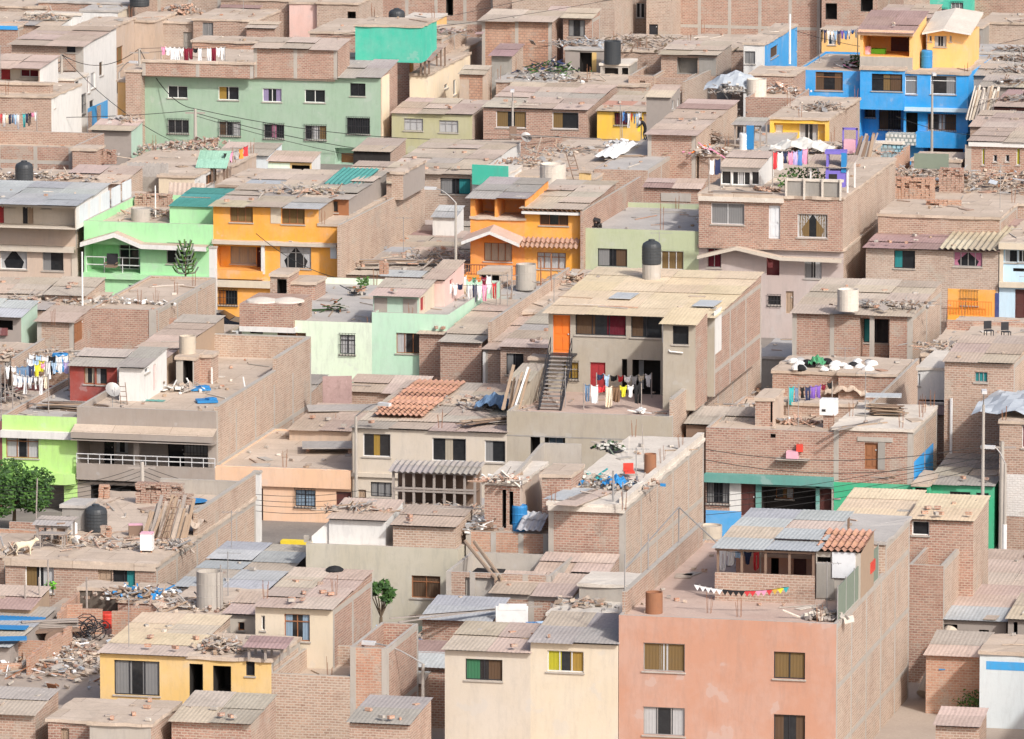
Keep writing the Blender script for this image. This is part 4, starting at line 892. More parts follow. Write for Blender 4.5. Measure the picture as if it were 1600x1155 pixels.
m = M(); m.box(p0.x, p1.x, p0.y+1.15, p0.y+1.19, p0.z, ztop, 'woodd'); t.part('back_panel', m); m = M(); sheets(m, p0.x-.2, p1.x+.2, p0.y-.3, p0.y+1.6, ztop+.06, ztop+.3, 'cd'); t.part('cover', m)
t = T('low_house', 'low grey flat-roofed annexe carrying the wooden rack', 'house')
rk = t.vol(598, 760, 812, 3.0, bk=782, wall='conc', side='conc', roof='slabg'); heap('boards, tarps and twisted sheets on the grey annexe roof', 700, 800, rk, 10, 4, .4, 110)
t = T('brick_house', 'tall two-storey brick house with a dusty white roof and long tan side wall')
b7 = t.vol(857, 976, 789, 1008, bk=685, wall='bk', side='bt', roof='slabw', sc=1, fc=1)
t.slab_(b7, 857, 789, 976, 797, 'slabw', .16, 'ledge'); rebar(t, b7, [(975, 797), (1064, 700), (1035, 725)])
epar('low white kerb along the right edge of the dusty white roof', b7, 'R', .01, 1, .22, 'slabw', .3, 'roof_kerb', .05, 'kerb', 'slabw')
tank('rusty brown drum on the middle of the dusty white roof', 1016, 739, b7, .3, .95, 'rust', name='rusty_drum', cat='drum', dome=False)
sheetcloth('crumpled blue plastic and rags on the dusty white roof', 958, 766, b7, 1.2, 1.3, .55, 'bluep'); heap('heap of bags, hoses and tools around the blue plastic', 965, 762, b7, 5, 5, .5, 110, ['bluep', 'bk', 'metal', 'cloth_grey2', 'woodd', 'stuffd', 'greywood'], name='scrap_heap', cat='scrap')
prop('plastic_chair', 'red plastic seat among the clutter on the dusty white roof', 'chair', 983, 747, b7, [('seat', [(0, 0, .3, .5, .45, .1, 'redp')]), ('backrest', [(0, .22, .5, .5, .06, .4, 'redp')])], .4)
heap('white and teal rag bundle at the left edge of the dusty white roof', 912, 750, b7, 3, 3, .4, 60, ['cloth_grey2', 'cloth_teal', 'conc', 'stuffd'], name='rag_heap', cat='rags'); m = M(); p = at(912, 780, b7.zr); m.obox(p+Vector((0, 0, .06)), (1.2, 4.5, .03), -.2, 'cp'); thing1('roof_sheet', 'pink sheet lying at the front of the dusty white roof', 'roof sheet', m, p)
m = M(); p = at(893, 774, b7.zr); m.obox(p+Vector((0, 0, .06)), (1.6, 3.4, .03), -.15, 'cw'); thing1('roof_sheet', 'bluish grey sheet beside the pink one on the dusty white roof', 'roof sheet', m, p)
pole('grey steel post near the front edge of the dusty white roof', 958, 784, b7, 1.5, .06, 'metal'); pole('second thin post at the front right of the dusty white roof', 973, 792, b7, 1.2, .04, 'metal'); pole('thin bent pole above the rusty drum on the white roof', 1006, 722, b7, 1.9, .025, lean=(-.1, 0))
# structures in front of those
t = T('roofless_house', 'grey block roofless rooms with a long concrete beam below the brick terrace')
c1 = t.vol(697, 862, 893, 4.6, bk=866, wall='bk2', side='conc', roof='slabg', par=1.3, inner='conc', fc=4, win=[O(727, 902, 772, 935, 2.5)])
washing('short clothesline in the opening under the long concrete beam', (733, 935), (770, 937), 3.0, ['lightblue:s', 'navy:t', 'blue:d', 'lightblue:d'], 1.3, 'under the long concrete beam', posts=False)
t = T('brick_shed', 'small brick shed with curled white and blue metal roof sheets', 'shed')
c2 = t.vol(660, 768, 966, 3.6, bk=936, wall='bk', side='bk2', roof='cw', alts=('cw', 'cm', 'cp')); planks('two long bars lying across the curled metal roof', 720, 958, c2.zr+.15, 1, 4, 7, ang=.75)
t = T('brick_house', 'low brick house with pink sheet roof and concrete lintel below the tall brick house')
c3 = t.vol(768, 893, 928, 4.0, bk=900, wall='bk', side='bk', roof='cp', alts=('cp', 'ct'), fc=2, beams=(931,)); 
t = T('shack', 'lopsided pink sheet roof shed right of the grey roofless rooms', 'shack')
c4 = t.vol(838, 950, 893, 4.2, bk=871, wall='dark', side='bk2', roof='cp', alts=('cr', 'ct'), gaps=.08)
t = T('low_house', 'low house with layered white concrete roof slabs beside the terracotta house', 'house')
c5 = t.vol(856, 975, 962, 3.8, bk=915, wall='slabw' if 0 else 'conc', side='conc', roof='slabw'); c5b = t.vol(905, 1010, 916, 938, d=3, on=c5, wall='conc', side='conc', roof='slabw')
heap('small debris on the white concrete slabs', 910, 945, c5, 4, 4, .2, 40)
m = M(); p = at(800, 985, 3.2); m.obox(p+Vector((0, 0, .5)), (1.5, .08, 1.3), .2, 'whitep'); m.obox(p+Vector((.03, 0, 1.1)), (1.3, .1, .3), .2, 'whitep'); thing1('white_panel', 'white corrugated panel propped up behind the cream house roof', 'panel', m, p)
m = M(); p = at(822, 982, 3.6); [m.obox(p+Vector((i*.5, i*.1, .1+.05*i)), (1.0, .7, .2), .3*i, 'bluep' if i % 2 else 'cloth_lightblue') for i in range(3)]; thing1('plastic_sheet', 'folded blue plastic behind the white propped panel', 'plastic sheet', m, p)
m = M(); A = at(727, 846, 5.4); [m.tube(A+Vector((i*.45, 0, 0)), at(775+i*9, 905, 4.4), .09, 'wood') for i in (0, 1)]; thing1('timber_beams', 'two long diagonal timber beams leaning over the grey roofless rooms', 'beams', m, A)

t = T('shack', 'low shack with tan patchwork roof in the bottom left corner below the rubble'); q = t.vol(-60, 55, 1112, 2.9, bk=1078, wall='bk2', side='bk2', roof='ct', alts=('cp', 'cd')); loose(q, 4, 'bottom left corner shack')
t = T('shack', 'small brick store with flat roof left of the yellow house at the bottom'); q = t.vol(75, 140, 1128, 2.8, bk=1098, wall='bk', side='bk2', roof='slabt', win=[D(95, 1138, 108, 1160, 'wood')])
t = T('shack', 'tiny shack with pink sheet roof under the green bush at the bottom right'); q = t.vol(1462, 1530, 1135, 2.2, bk=1112, wall='bk2', side='bk2', roof='cp', alts=('ct',))

for xl, xr, yt, bk_, wl, rf, al, lb in ((140, 236, 1132, 1100, 'conc', 'slabt', (), 'low flat concrete roof at the foot of the yellow house'), (268, 392, 1127, 1088, 'bk', 'cg', ('ct', 'cd'), 'low grey sheet roof shed at the foot of the yellow house'),
   (546, 640, 1130, 1092, 'bk2', 'cd', ('cg', 'ct'), 'low dark sheet roof shed in front of the brick panel wall')):
    t = T('shack', lb, 'shack'); q = t.vol(xl, xr, yt, 3.4, bk=bk_, wall=wl, side='bk2', roof=rf, alts=al); loose(q, 4, ' '.join(lb.split()[:7]))

heap('tuft of dry plants and rags at the rear left edge of the dusty white roof', 950, 704, b7, 2.2, 2.2, .7, 60, ['leafd', 'cloth_grey2', 'greywood', 'mesh', 'blackm'], name='plant_heap', cat='plants', long_=.2)
# ================================================================== ROW B
t = T('plastered_house', 'lime green house with white ledge and brown framed window at the left edge')
r1 = t.vol(3, 120, 648, 829, bk=592, wall='lime', side='bk2', roof='slabg', par=.35, win=[W(9, 679, 60, 715, 'white:L white:R', n=3, fr='wood', h=1), R(3, 755, 100, 800, 1.6, [D(10, 765, 30, 800, 'doorb'), W(50, 765, 80, 782, n=2)], 'concd')])
t.slab_(r1, 3, 671, 117, 682, 'white', .35, 'ledge'); t.slab_(r1, 3, 735, 120, 752, 'lime', .45, 'balcony_edge')
t = T('plastered_house', 'house edge with maroon door at the far left beside the lime green house')
t.vol(-70, 3, 655, 829, bk=600, wall='maroon', side='maroon', roof='slabt', par=.3)
t = T('plastered_house', 'two-storey brown-grey house with a recessed railed balcony across its front')
r2 = t.vol(120, 338, 635.5, 829, d=20.5, wall='brown', side='bt', roof='slabt', par=.35, inner='brown', sc=1,
   win=[R(122, 675, 325, 752, 2.2, [D(162, 677, 178, 728, 'glass'), W(180, 678, 200, 708, 'white:B', n=1, fr='grey'), D(262, 681, 288, 732, 'glass'), W(288, 683, 324, 708, 'white:F', n=2, fr='grey', gr=1)], 'brown'),
        R(142, 757, 215, 800, 1.5, [W(150, 762, 205, 790, 'grey:F', n=3, fr='dark')], 'dark'), R(228, 760, 335, 800, 1.5, [W(280, 765, 330, 790, 'grey:F', n=3, fr='dark')], 'concd')])
a, zt = uz('Y', r2.Y0, 122, 722); b, zb = uz('Y', r2.Y0, 336, 752); b = r2.X1-.02; m = M(); m.box(a, b, r2.Y0-.35, r2.Y0-.2, zb, zt, 'brown'); m.box(a, b, r2.Y0-.35, r2.Y0+.1, zb-.12, zb, 'brown'); t.part('balcony_wall', m)
m = M(); [m.tube((a, r2.Y0-.28, zt+h_), (b, r2.Y0-.28, zt+h_), .03, 'silver') for h_ in (.5, .25)]; [m.tube((a+(b-a)*i/12, r2.Y0-.28, zt), (a+(b-a)*i/12, r2.Y0-.28, zt+.5), .022, 'silver') for i in range(13)]; t.part('railing', m)
x, z = uz('Y', r2.Y0, 212, 680); m = M(); m.box(x-.15, x+.15, r2.Y0+.1, r2.Y0+.4, zb, z, 'brown'); t.part('balcony_pillar', m)
m = M(); zc = uz('Y', r2.Y0, 122, 662)[1]; m.face([(r2.X0-.1, r2.Y0-.9, zc-.3), (r2.X1+.05, r2.Y0-.9, zc-.3), (r2.X1+.05, r2.Y0-.02, zc), (r2.X0-.1, r2.Y0-.02, zc)], 'slabt'); m.box(r2.X0-.1, r2.X1+.05, r2.Y0-.9, r2.Y0-.86, zc-.62, zc-.31, 'brown'); m.box(r2.X0-.1, r2.X1+.05, r2.Y0-.86, r2.Y0-.01, zc-.75, zc-.7, 'brown'); t.part('canopy', m)
epar('high tan wall along the back of the brown-grey house roof', r2, 'B', 0, 1, 1.2)
epar('tan brick parapet along the rear right edge of the brown-grey house roof', r2, 'R', .62, .985, 1.2)
epar('lower tan brick parapet along the front right edge of the brown-grey house roof', r2, 'R', .012, .615, .55)
t = T('rooftop_room', 'dark red painted rooftop room with curved grey roof', 'rooftop room')
s1 = t.vol(109, 183, 571, 626, d=3.2, on=r1, wall='red', side='white', roof='cg', alts=('cd',), win=[W(131, 574, 148, 600, 'cream:B', n=1, fr='wood'), W(149, 575, 167, 601, 'white:L', n=1, fr='wood')])
t = T('rooftop_room', 'bright white plastered rooftop room beside the dark red one', 'rooftop room')
s2 = t.vol(186, 226, 575, 626, d=4.5, on=r2, wall='white', side='white', roof='cg', alts=('cd',), swin=[W(226, 572, 233, 585, n=1), D(240, 570, 244, 612, 'reddoor')])
t = T('roof_shelter', 'long patched pink and grey sheet roof behind the white rooftop room', 'shelter')
s3 = t.vol(198, 262, 556, 598, d=12, on=r2, wall='wood', side='wood', roof='cp', alts=('ct', 'cm', 'cg', 'cw'), win=[])
t = T('toilet_hut', 'small brick and block hut with a dark doorway on the brown-grey house roof', 'hut')
s4 = t.vol(275, 303, 562, 603, d=2.6, on=r2, wall='conc', side='bk', roof='slabt', win=[O(286, 562, 301, 600, 1)])
t2_ = T('brick_room', 'low brick stub beside the dark doorway hut', 'wall'); q = t2_.vol(304, 330, 558, 598, d=1.5, on=r2, wall='bk', side='bk2', roof='slabt')
tank('whitish round tank on the small brick hut', 293, 552, s4.zr, .45, .95, 'pipe', dome=False)
dish('grey satellite dish beside the white rooftop room', 176, 636, r2.zr+.1, .42)
t = T('timber_ladder', 'short ladder leaning on the white rooftop room', 'ladder'); p = at(189, 632, r2.zr); t.mk(p)
for s_ in (0, .35): m = M(); m.tube(p+Vector((s_, 0, 0)), p+Vector((s_-.25, .5, 1.1)), .025, 'woodd'); t.part('rail', m)
for i in range(4): m = M(); f = .15+i*.22; m.tube(p+Vector((-.25*f, .5*f, 1.1*f)), p+Vector((.35-.25*f, .5*f, 1.1*f)), .02, 'woodd'); t.part('rung', m)
sheetcloth('green garden hose coil on the brown-grey house roof', 238, 628, r2, 1.2, .6, .04, 'tealw', 'garden_hose', 'hose', .05)
for px, py, nm in ((312, 610, 'blue plastic sheet by the small brick hut'), (323, 629, 'light blue scrap on the brown-grey house roof')): p = at(px, py, r2.zr); m = M(); m.obox(p+Vector((0, 0, .1)), (1.1, .9, .12), .4, 'bluep'); m.obox(p+Vector((.2, .1, .2)), (.5, .4, .1), .9, 'bluep'); thing1('plastic_sheet', nm, 'plastic sheet', m, p)
heap('white rubble around the small brick hut', 285, 610, r2, 4, 3, .4, 50, ['whitep', 'conc', 'greywood', 'stuffd']); planks('stacked boards and poles at the right edge of the lime green house roof', 105, 640, r1, 2.5, 24, 3.2)
heap('dark junk and bicycle parts at the left end of the laundry roof', 8, 622, r1, 3, 4, .8, 60, ['blackm', 'greywood', 'metal', 'stuffd']); pole('white pipe standing in the dusty brown roof near the tan parapet', 384, 612, r2, .8, .05, 'whitep', lean=(-.15, 0)); pole('white bent pipe beside the small brick hut', 331, 600, r2, .9, .05, 'whitep')
washing('front clothesline of white washing on the lime green house roof', (20, 642), (76, 646), r1, ['white:s', 'white:s', 'white:t', 'white:s', 'white:s', 'white:t', 'cream:s'], 2.0, 'nearest the lime green parapet')
washing('middle clothesline on the lime green house roof', (8, 628), (72, 622), r1, ['white:s', 'white:k', 'denim:t', 'denim:t', 'navy:t', 'yellow:s', 'pink:k'], 1.9, 'in the middle of the laundry roof')
washing('rear clothesline beside the dark red rooftop room', (42, 616), (118, 622), r1, ['white:s', 'lightblue:s', 'yellow:s', 'white:l', 'lightblue:s', 'white:s', 'lilac:s', 'white:s'], 1.95, 'beside the dark red room')
washing('farthest clothesline of the laundry roof', (45, 608), (108, 610), r1, ['white:s', 'lightblue:d', 'white:d', 'black:t', 'white:d', 'white:s'], 1.9, 'at the back of the laundry roof')
# peach
t = T('plastered_house', 'single-storey peach house with dark doors and a small grilled window')
r3 = t.vol(338, 549, 727, 829, bk=672, wall='peach', side='peach', roof='slabt', par=.1, win=[D(391, 762, 411, 818, 'doorb'), W(461, 765, 493, 791, 'lightblue:F', n=2, fr='dark', gr=1, h=1), D(525, 768, 549, 806, 'doorb')])
t.slab_(r3, 338, 728, 549, 756, 'peach', .2, 'overhang')
t = T('roof_shelter', 'patchwork of pink and maroon sheets behind the peach house', 'shelter')
r3b = t.vol(452, 549, 672, 3.3, bk=633, wall='tan', side='tan', roof='cp', alts=('cm', 'ct', 'cp', 'cg')); loose(r3b, 4, 'patchwork shed behind the peach house')
p = at(505, 705, r3.zr); m = M(); m.obox(p+Vector((.5, 0, .35)), (3.2, 2.2, .06), .25, 'cd'); [m.obox(p+Vector((a_, b_, .17)), (.2, .2, .3), 0, 'bo') for a_ in (-.7, 1.6) for b_ in (-.5, .7)]; thing1('roof_hatch', 'dark sheet raised on bricks at the right of the peach house roof', 'hatch', m, p)
t = T('low_house', 'low tan block house behind the maroon patchwork roof', 'house')
q = t.vol(438, 480, 618, 3.3, bk=590, wall='bk2', side='bk2', roof='cg', alts=('cd',)); q2 = t.vol(540, 655, 612, 3.3, bk=592, wall='bk2', side='bk2', roof='cp', alts=('cg', 'ct')); p = at(527, 633, 3.3)
m = M(); m.obox(p+Vector((0, 0, .7)), (1.6, .06, 1.8), .3, 'cm'); thing1('roof_sheet', 'maroon ribbed sheet standing upright by the low tan house', 'roof sheet', m, p)
p = at(545, 640, 3.6); m = M(); m.obox(p+Vector((0, 0, .1)), (4.5, 2, .05), .3, 'cd'); thing1('roof_sheet', 'long grey sheet resting over the maroon patchwork roof', 'roof sheet', m, p)
lamp('street lamp rising between the peach and the cream houses', 556, 627, 831, (.8, -.3), al=1.5)
# cream
t = T('plastered_house', 'two-storey cream house with three large dark windows and red tile strip on its roof')
r4 = t.vol(550, 792, 669, 829, bk=602, wall='cream2', side='bk2', roof='ct', alts=('cp', 'cg'), win=[W(567, 677, 610, 713, 'gold:M', n=1, fr='metal'), W(675, 684, 728, 720, 'cream:M', n=1, fr='metal'), W(757, 688, 790, 722, 'grey:L', n=1, fr='metal'),
   W(579, 753, 612, 776, 'grey:F', n=3, fr='dark'), D(560, 765, 572, 815, 'wood')])
t.slab_(r4, 550, 738, 792, 744, 'cream2', .15, 'ledge')
m = M(); p0 = at(581, 650, r4.zr); p1 = at(662, 652, r4.zr); sheets(m, p0.x, p1.x, p0.y, r4.Y1, r4.Z1+.34, r4.Z1+.62, 'cr', tile=True, amp=.075, pitch=.42, row=1.4); m.build('tile_strip', t.root, t.org)
loose(r4, 5, 'cream house with the red tile strip'); sheetcloth('dark blue and black plastic bags heaped at the right end of the cream house roof', 765, 645, r4, 1.7, 2.2, .8, 'cloth_denim'); planks('long beams sticking over the right end of the cream house roof', 765, 660, r4, 2, 10, 4, ang=.9)
heap('boards and boxes at the rear right of the cream house roof', 745, 632, r4, 6, 6, .4, 90); rebar(t, r4, [(688, 668)])
# grey centre house
t = T('plastered_house', 'large grey-beige house with roof terrace, outside stair and cream corrugated roof')
r5 = t.vol(792, 1050, 642, 829, d=25, wall='grey', side='bt', roof='slabp', par=.25, inner='grey', sc=1, win=[R(829, 681, 844, 712, .8, [], 'dark'), R(851, 681, 883, 712, .8, [W(853, 683, 880, 700, 'lightblue:F', n=2)], 'dark')])
t.slab_(r5, 792, 679, 1048, 681, 'concd', .015, 'joint_line')
up = t.vol(857, 1116, 489, 611, bk=424, on=r5, wall='grey', side='bk', roof='cc', alts=(), rise=.45, sc=1, over=.5, pname='upper_wall',
   win=[D(864, 492, 891, 551, 'orangep'), W(899, 490, 978, 523, 'brown:L maroon:R', n=3, fr='dark'), W(986, 494, 1034, 527, 'brown:L', n=2, fr='dark'),
        W(880, 566, 904, 592, 'gold:F', n=2, fr='dark', gr=1), D(922, 566, 946, 613, 'reddoor'), O(972, 561, 980, 614, .6), R(988, 562, 1032, 622, 1.5, [D(990, 563, 1006, 610, 'doorw')], 'dark')],
   swin=[])
t.sband(up, 1117, 487, 1127, 554, 'white', .02, 'white_strip')
bx = t.vol(1036, 1087, 507, 640, d=3.2, on=r5, wall='grey', side='bk', roof='cc', over=.35, win=[W(1051, 509, 1076, 538, n=1, fr='dark')], rise=.3, pname='projecting_bay')
m = M(); A = at(1031, 510, bx.Z1); q = bx.X0-.12; m.path([(q, bx.Y0+.6, bx.Z1-.1), (q, bx.Y0+.6, bx.Z1-1.0), (q+.5, bx.Y0-.08, bx.Z1-1.4), (q+1.2, bx.Y0-.08, bx.Z1-1.45)], .04, 'whitep', 6); t.part('drain_pipe', m)
for x0, y0 in ((975, 462), (1105, 474)):
    p = at(x0, y0, up.zr+.06); m = M(); m.obox(p, (1.2, 2.2, .02), -.02, 'cw'); t.part('skylight', m)
epar('pink-tan parapet along the right edge of the grey house terrace', r5, 'R', .01, .38, 1.1, low=.3)
# stairs
st = T('outside_stair', 'black steel outside stair leading to the orange door', 'stair'); f0 = at(842, 641, r5.zr); zt = uz('Y', up.Y0, 870, 551)[1]; f1 = Vector((atY(866, 551, up.Y0).x, up.Y0-.9, zt)); st.mk(f0); wdt = 1.15
for s_ in (0, wdt): m = M(); m.tube(f0+Vector((s_, 0, .05)), f1+Vector((s_, 0, 0)), .07, 'blackm', 6); st.part('stringer', m)
for s_ in (0, wdt):
    m = M(); m.tube(f0+Vector((s_, 0, .95)), f1+Vector((s_, 0, .95)), .025, 'blackm', 5); m.tube(f0+Vector((s_, 0, .5)), f1+Vector((s_, 0, .5)), .02, 'blackm', 5)
    for i in range(6): q = (f0+Vector((s_, 0, 0))).lerp(f1+Vector((s_, 0, 0)), i/5); m.tube(q, q+Vector((0, 0, .95)), .02, 'blackm', 5)
    st.part('railing', m)
for i in range(14): q = f0.lerp(f1, (i+.5)/14)+Vector((wdt/2, 0, .03)); m = M(); m.box(q.x-wdt/2, q.x+wdt/2, q.y-.14, q.y+.14, q.z-.02, q.z+.02, 'metal' if i % 2 else 'greywood'); st.part('tread', m)
m = M(); m.box(f1.x-.1, f1.x+wdt+.1, f1.y, up.Y0-.02, zt-.08, zt, 'blackm'); st.part('landing', m)
t = T('stair_side_wall', 'tall grey-beige wall left of the black outside stair', 'wall'); q = t.vol(828, 857, 562, 606, d=1, on=r5, wall='grey', side='grey', roof='slabt')
t = T('terrace_room', 'low grey-beige store behind the plank bundle left of the stair', 'room'); q = t.vol(797, 828, 596, 632, d=3.5, on=r5, wall='grey', side='grey', roof='cg')
planks('thin boards leaning upright left of the black stair', 805, 640, r5, 1.0, 9, 2.3, True, mats=('wood', 'whitep', 'greywood', 'wood'))
tank('black ribbed water tank on a tall grey plinth above the cream roof', 1018, 440, up, .52, 1.35, 'tank', stand=.95)
antenna('thin pipe frame antenna beside the black tank above the cream roof', 1030, 436, up, 2.6, 2)
washing('front clothesline on the grey house terrace', (912, 640), (1002, 640), r5, ['denim:t', 'white:l', 'red:k', 'cream:l', 'brown:d', 'yellow:s', 'white:s', 'black:t'], 1.3, 'nearest on the grey terrace')
washing('rear clothesline on the grey house terrace', (932, 622), (1018, 622), r5, ['navy:k', 'lightblue:s', 'black:k', 'red:k', 'white:k', 'grey:s', 'cream:k', 'white:s'], 1.25, 'behind the front line on the grey terrace')
p = at(1003, 648, r5.zr); heap('white plastic chair and bag near the front edge of the grey terrace', 1003, 647, r5, .8, .5, .5, 10, ['whitep'], name='white_scraps')
# teal and brick
t = T('brick_house', 'brick-topped house with teal ledge and teal ground floor openings')
r6 = t.vol(1103, 1303, 668, 829, bk=622, wall='bk', side='bt', roof='slabt', par=.15, win=[O(1204, 678, 1212, 684, .3),
   W(1104, 753, 1140, 786, 'grey:B', n=2, fr='dark', gr=1), D(1158, 756, 1181, 806, 'doorb'), R(1190, 760, 1275, 812, 1.6, [W(1212, 762, 1240, 779, 'white:R ochre:M', n=2, fr='wood')], 'dark'), R(1281, 763, 1302, 810, .5, [], 'doorb')])
t.slab_(r6, 1103, 738, 1303, 751, 'tealw', .5, 'ledge'); t.slab_(r6, 1103, 751, 1181, 798, 'cream', .015, 'cream_wall') if 0 else None
t.slab_(r6, 1140, 752, 1158, 800, 'white', .016, 'painted_band'); t.slab_(r6, 1181, 752, 1190, 845, 'tealw', .03, 'teal_pillar'); t.slab_(r6, 1275, 756, 1281, 845, 'tealw', .03, 'teal_pillar'); t.slab_(r6, 1190, 752, 1303, 759.5, 'tealw', .03, 'painted_band')
t.slab_(r6, 1103, 797, 1158, 838, 'blue2', .017, 'painted_band')
r6b = t.vol(1103, 1172, 640, 667, d=.3, on=r6, wall='bk2', roof='slabt') if 0 else None
t = T('roof_shelter', 'wooden shelter with ribbed grey corrugated roof above the left brick terrace', 'shelter')
q = t.vol(1072, 1178, 664, 5.5, bk=641, wall='woodd', side='bk2', roof='ct', alts=('cg',), win=[O(1120, 672, 1130, 680, .4)])
t = T('brick_room', 'brick wall with dark niche between the ribbed shelter and the white box', 'room')
q = t.vol(1180, 1208, 626, 665, d=3, on=r6, wall='bk', side='tanp', roof='slabt', win=[O(1204, 628, 1207, 660, .3)])
t = T('rooftop_room', 'long low brick wall room at the back of the teal house roof', 'rooftop room')
q = t.vol(1208, 1332, 632, 648, d=1.2, on=r6, wall='bk2', side='bk2', roof='slabt')
prop('water_box', 'white box-shaped water tank on a brick stand', 'water tank', 1295, 668, r6, [('stand', [(0, 0, .35, .5, .5, .7, 'bk')]), ('body', [(0, 0, 1.1, .85, .8, .8, 'whitep')]), ('opening', [(-.2, -.41, .95, .2, .02, .12, 'dark')])])
washing('clothesline of dark garments above the back wall of the teal house roof', (1232, 650), (1300, 642), r6, ['teal:t', 'denim:t', 'black:s', 'navy:t', 'purple:s', 'purple:s', 'maroon:k', 'black:k'], 1.5, 'above the teal house roof')
heap('orange bricks and tools on the teal house terrace', 1240, 662, r6, 5, 2, .3, 50, ['bo', 'bo', 'metal', 'woodd', 'bk']); heap('scrap boards at the back left of the teal house terrace', 1170, 640, r6, 5, 3, .3, 50)
t = T('wall_seat', 'pink and red seat on a narrow shelf above the long teal ledge', 'seat'); p = atY(1240, 718, r6.Y0); t.mk(p); m = M(); m.obox(p+Vector((0, -.3, .3)), (.6, .45, .4), 0, 'pinkp'); t.part('seat', m); m = M(); m.obox(p+Vector((.35, -.25, .65)), (.35, .4, .35), .2, 'redp'); t.part('backrest', m); m = M(); m.obox(p+Vector((0, -.25, .05)), (1.7, .5, .06), 0, 'conc'); t.part('shelf', m)
t = T('brick_house', 'brick cube house with white concrete roof, brown door and green ground floor band')
r7 = t.vol(1303, 1426, 671, 829, bk=637, wall='bk', side='bt', roof='slabw', fc=1, win=[D(1351, 692, 1372, 733, 'woodb'), W(1305, 770, 1312, 778, n=1)])
t.slab_(r7, 1303, 753, 1426, 768, 'greenb', .03, 'painted_band'); t.slab_(r7, 1303, 768, 1426, 850, 'greenb', .02, 'painted_wall'); t.slab_(r7, 1340, 682, 1395, 689, 'conc', .06, 'lintel'); t.slab_(r7, 1372, 690, 1383, 734, 'concd', .03, 'pilaster'); t.sband(r7, 1428, 722, 1458, 860, 'blue', .012, 'blue_paint')
planks('heap of split firewood and boards on the white concrete roof', 1383, 650, r7, 2.2, 40, 1.8); planks('two long poles lying on the white concrete roof', 1345, 665, r7, .5, 3, 4.5, ang=.8); p = at(1380, 640, r7.zr); m = M(); m.obox(p+Vector((0, 0, .75)), (1.9, 1.2, .06), .15, 'cw'); thing1('roof_sheet', 'metal sheet covering the firewood heap', 'roof sheet', m, p)
rebar(t, r7, [(1330, 650), (1408, 668), (1443, 645)])
planks('weathered boards lying on the ledge under the brick cube', 1350, 749, uz('Y', r7.Y0, 1350, 750)[1], 1, 16, 2.6)
t = T('low_house', 'green fronted single-storey house with dusty corrugated roof', 'house')
r8 = t.vol(1450, 1553, 757, 829, bk=710, wall='greenb', side='greenb', roof='cd', alts=('ct', 'cg'), win=[W(1484, 768, 1516, 778, n=2, fr='dark'), W(1525, 770, 1545, 778, n=1, fr='dark')]); loose(r8, 3, 'green fronted house')
r8b = t.vol(1426, 1450, 760, 835, d=4, wall='greenb', side='greenb', roof='slabt', win=[O(1430, 762, 1448, 778, .4)])
t = T('brick_house', 'tall windowed tan brick tower house with a small green window')
r9 = t.vol(1476, 1584, 566, 790, bk=528, wall='bk2', side='bt', roof='cp', alts=('ct', 'cg'), rise=.4, win=[W(1523, 581, 1543, 597, 'teal:F', n=3, fr='grey')], sc=1)
m = M(); x, z = uz('Y', r9.Y0, 1487, 622); m.tube((x, r9.Y0-.1, z), (x, r9.Y0-.1, z-3.2), .08, 'silver'); t.part('drain_pipe', m)
t = T('white_room', 'small white plastered upper room left of the tan tower house', 'room')
q = t.vol(1434, 1476, 578, 760, bk=553, wall='white', side='white', roof='slabw', win=[W(1434, 584, 1438, 603, n=1), O(1436, 624, 1475, 627, .2)])
t = T('low_house', 'grey roof house in the gap between brick cube and tan tower', 'house')
q = t.vol(1430, 1476, 648, 5.0, bk=625, wall='bk2', side='bk2', roof='cm', alts=('cg',)); 
t = T('brick_house', 'brick house with white painted lower bricks and blue-grey tarpaulin at the right edge')
r10 = t.vol(1562, 1680, 662, 829, bk=600, wall='bk2', side='bk2', roof='slabt', win=[W(1597, 664, 1640, 700, 'maroon:F', n=2), W(1592, 815, 1620, 812, n=1)])
t.slab_(r10, 1562, 740, 1680, 806, 'bw', .02, 'whitewashed_wall'); sheetcloth('blue-grey tarpaulin with white sandbags over the roof at the right edge', 1600, 655, r10, 5.5, 8, .5, 'tarp', amp=.35)
heap('brick rubble and white bags along the foot of the whitewashed wall', 1590, 812, 0, 4, 2, .7, 60, ['bo', 'whitep', 'conc', 'stuffd'])
m = M(); p = at(1562, 850, 0); Y = p.y; m.box(p.x, p.x+9, Y-.25, Y+.25, .02, .22, 'yellowp'); m.box(p.x, p.x+9, Y-.28, Y-.26, .02, .1, 'bluep'); tag(m.build('kerb', None, p), 'yellow and blue painted street kerb at the right edge', 'kerb', None, 'structure')
m = M(); p = at(440, 850, 0); m.box(p.x, p.x+4, p.y-.25, p.y+.25, .02, .22, 'yellowp'); tag(m.build('kerb', None, p), 'short yellow painted kerb beside the bluish carport', 'kerb', None, 'structure')
l1 = lamp('tall street lamp with a round head in front of the green fronted house', 1537, 608, 868, (.2, -1), al=.5); l2 = lamp('thin lamp post with navy and white painted foot at the right edge street', 1571, 700, 868, (-1, .1), al=.6, band='navy')
pB = upole('utility pole beside the whitewashed brick house', 1566, 690, 845); pC = upole('utility pole in front of the brown-grey house', 222, 722, 890, cross=1)
tree('large bushy green tree in front of the lime green house', 22, 838, 0, 3.9, 2.35, 'leafy_tree', n=6500, ls=.12, sq=.66)
run_wall('brick_wall', 'low orange brick boundary wall in front of the green tree', [(-30, 824), (58, 829)], 1.4, 0, 'bo')
run_wall('brick_wall', 'dark red brick front wall under the green tree', [(15, 815), (110, 818)], 1.5, 0, 'bk')
t = T('low_house', 'flat tan roof strip at the left edge in front of the boundary wall', 'house'); q = t.vol(-70, 6, 868, 2.4, bk=838, wall='bk2', side='bk2', roof='slabt')
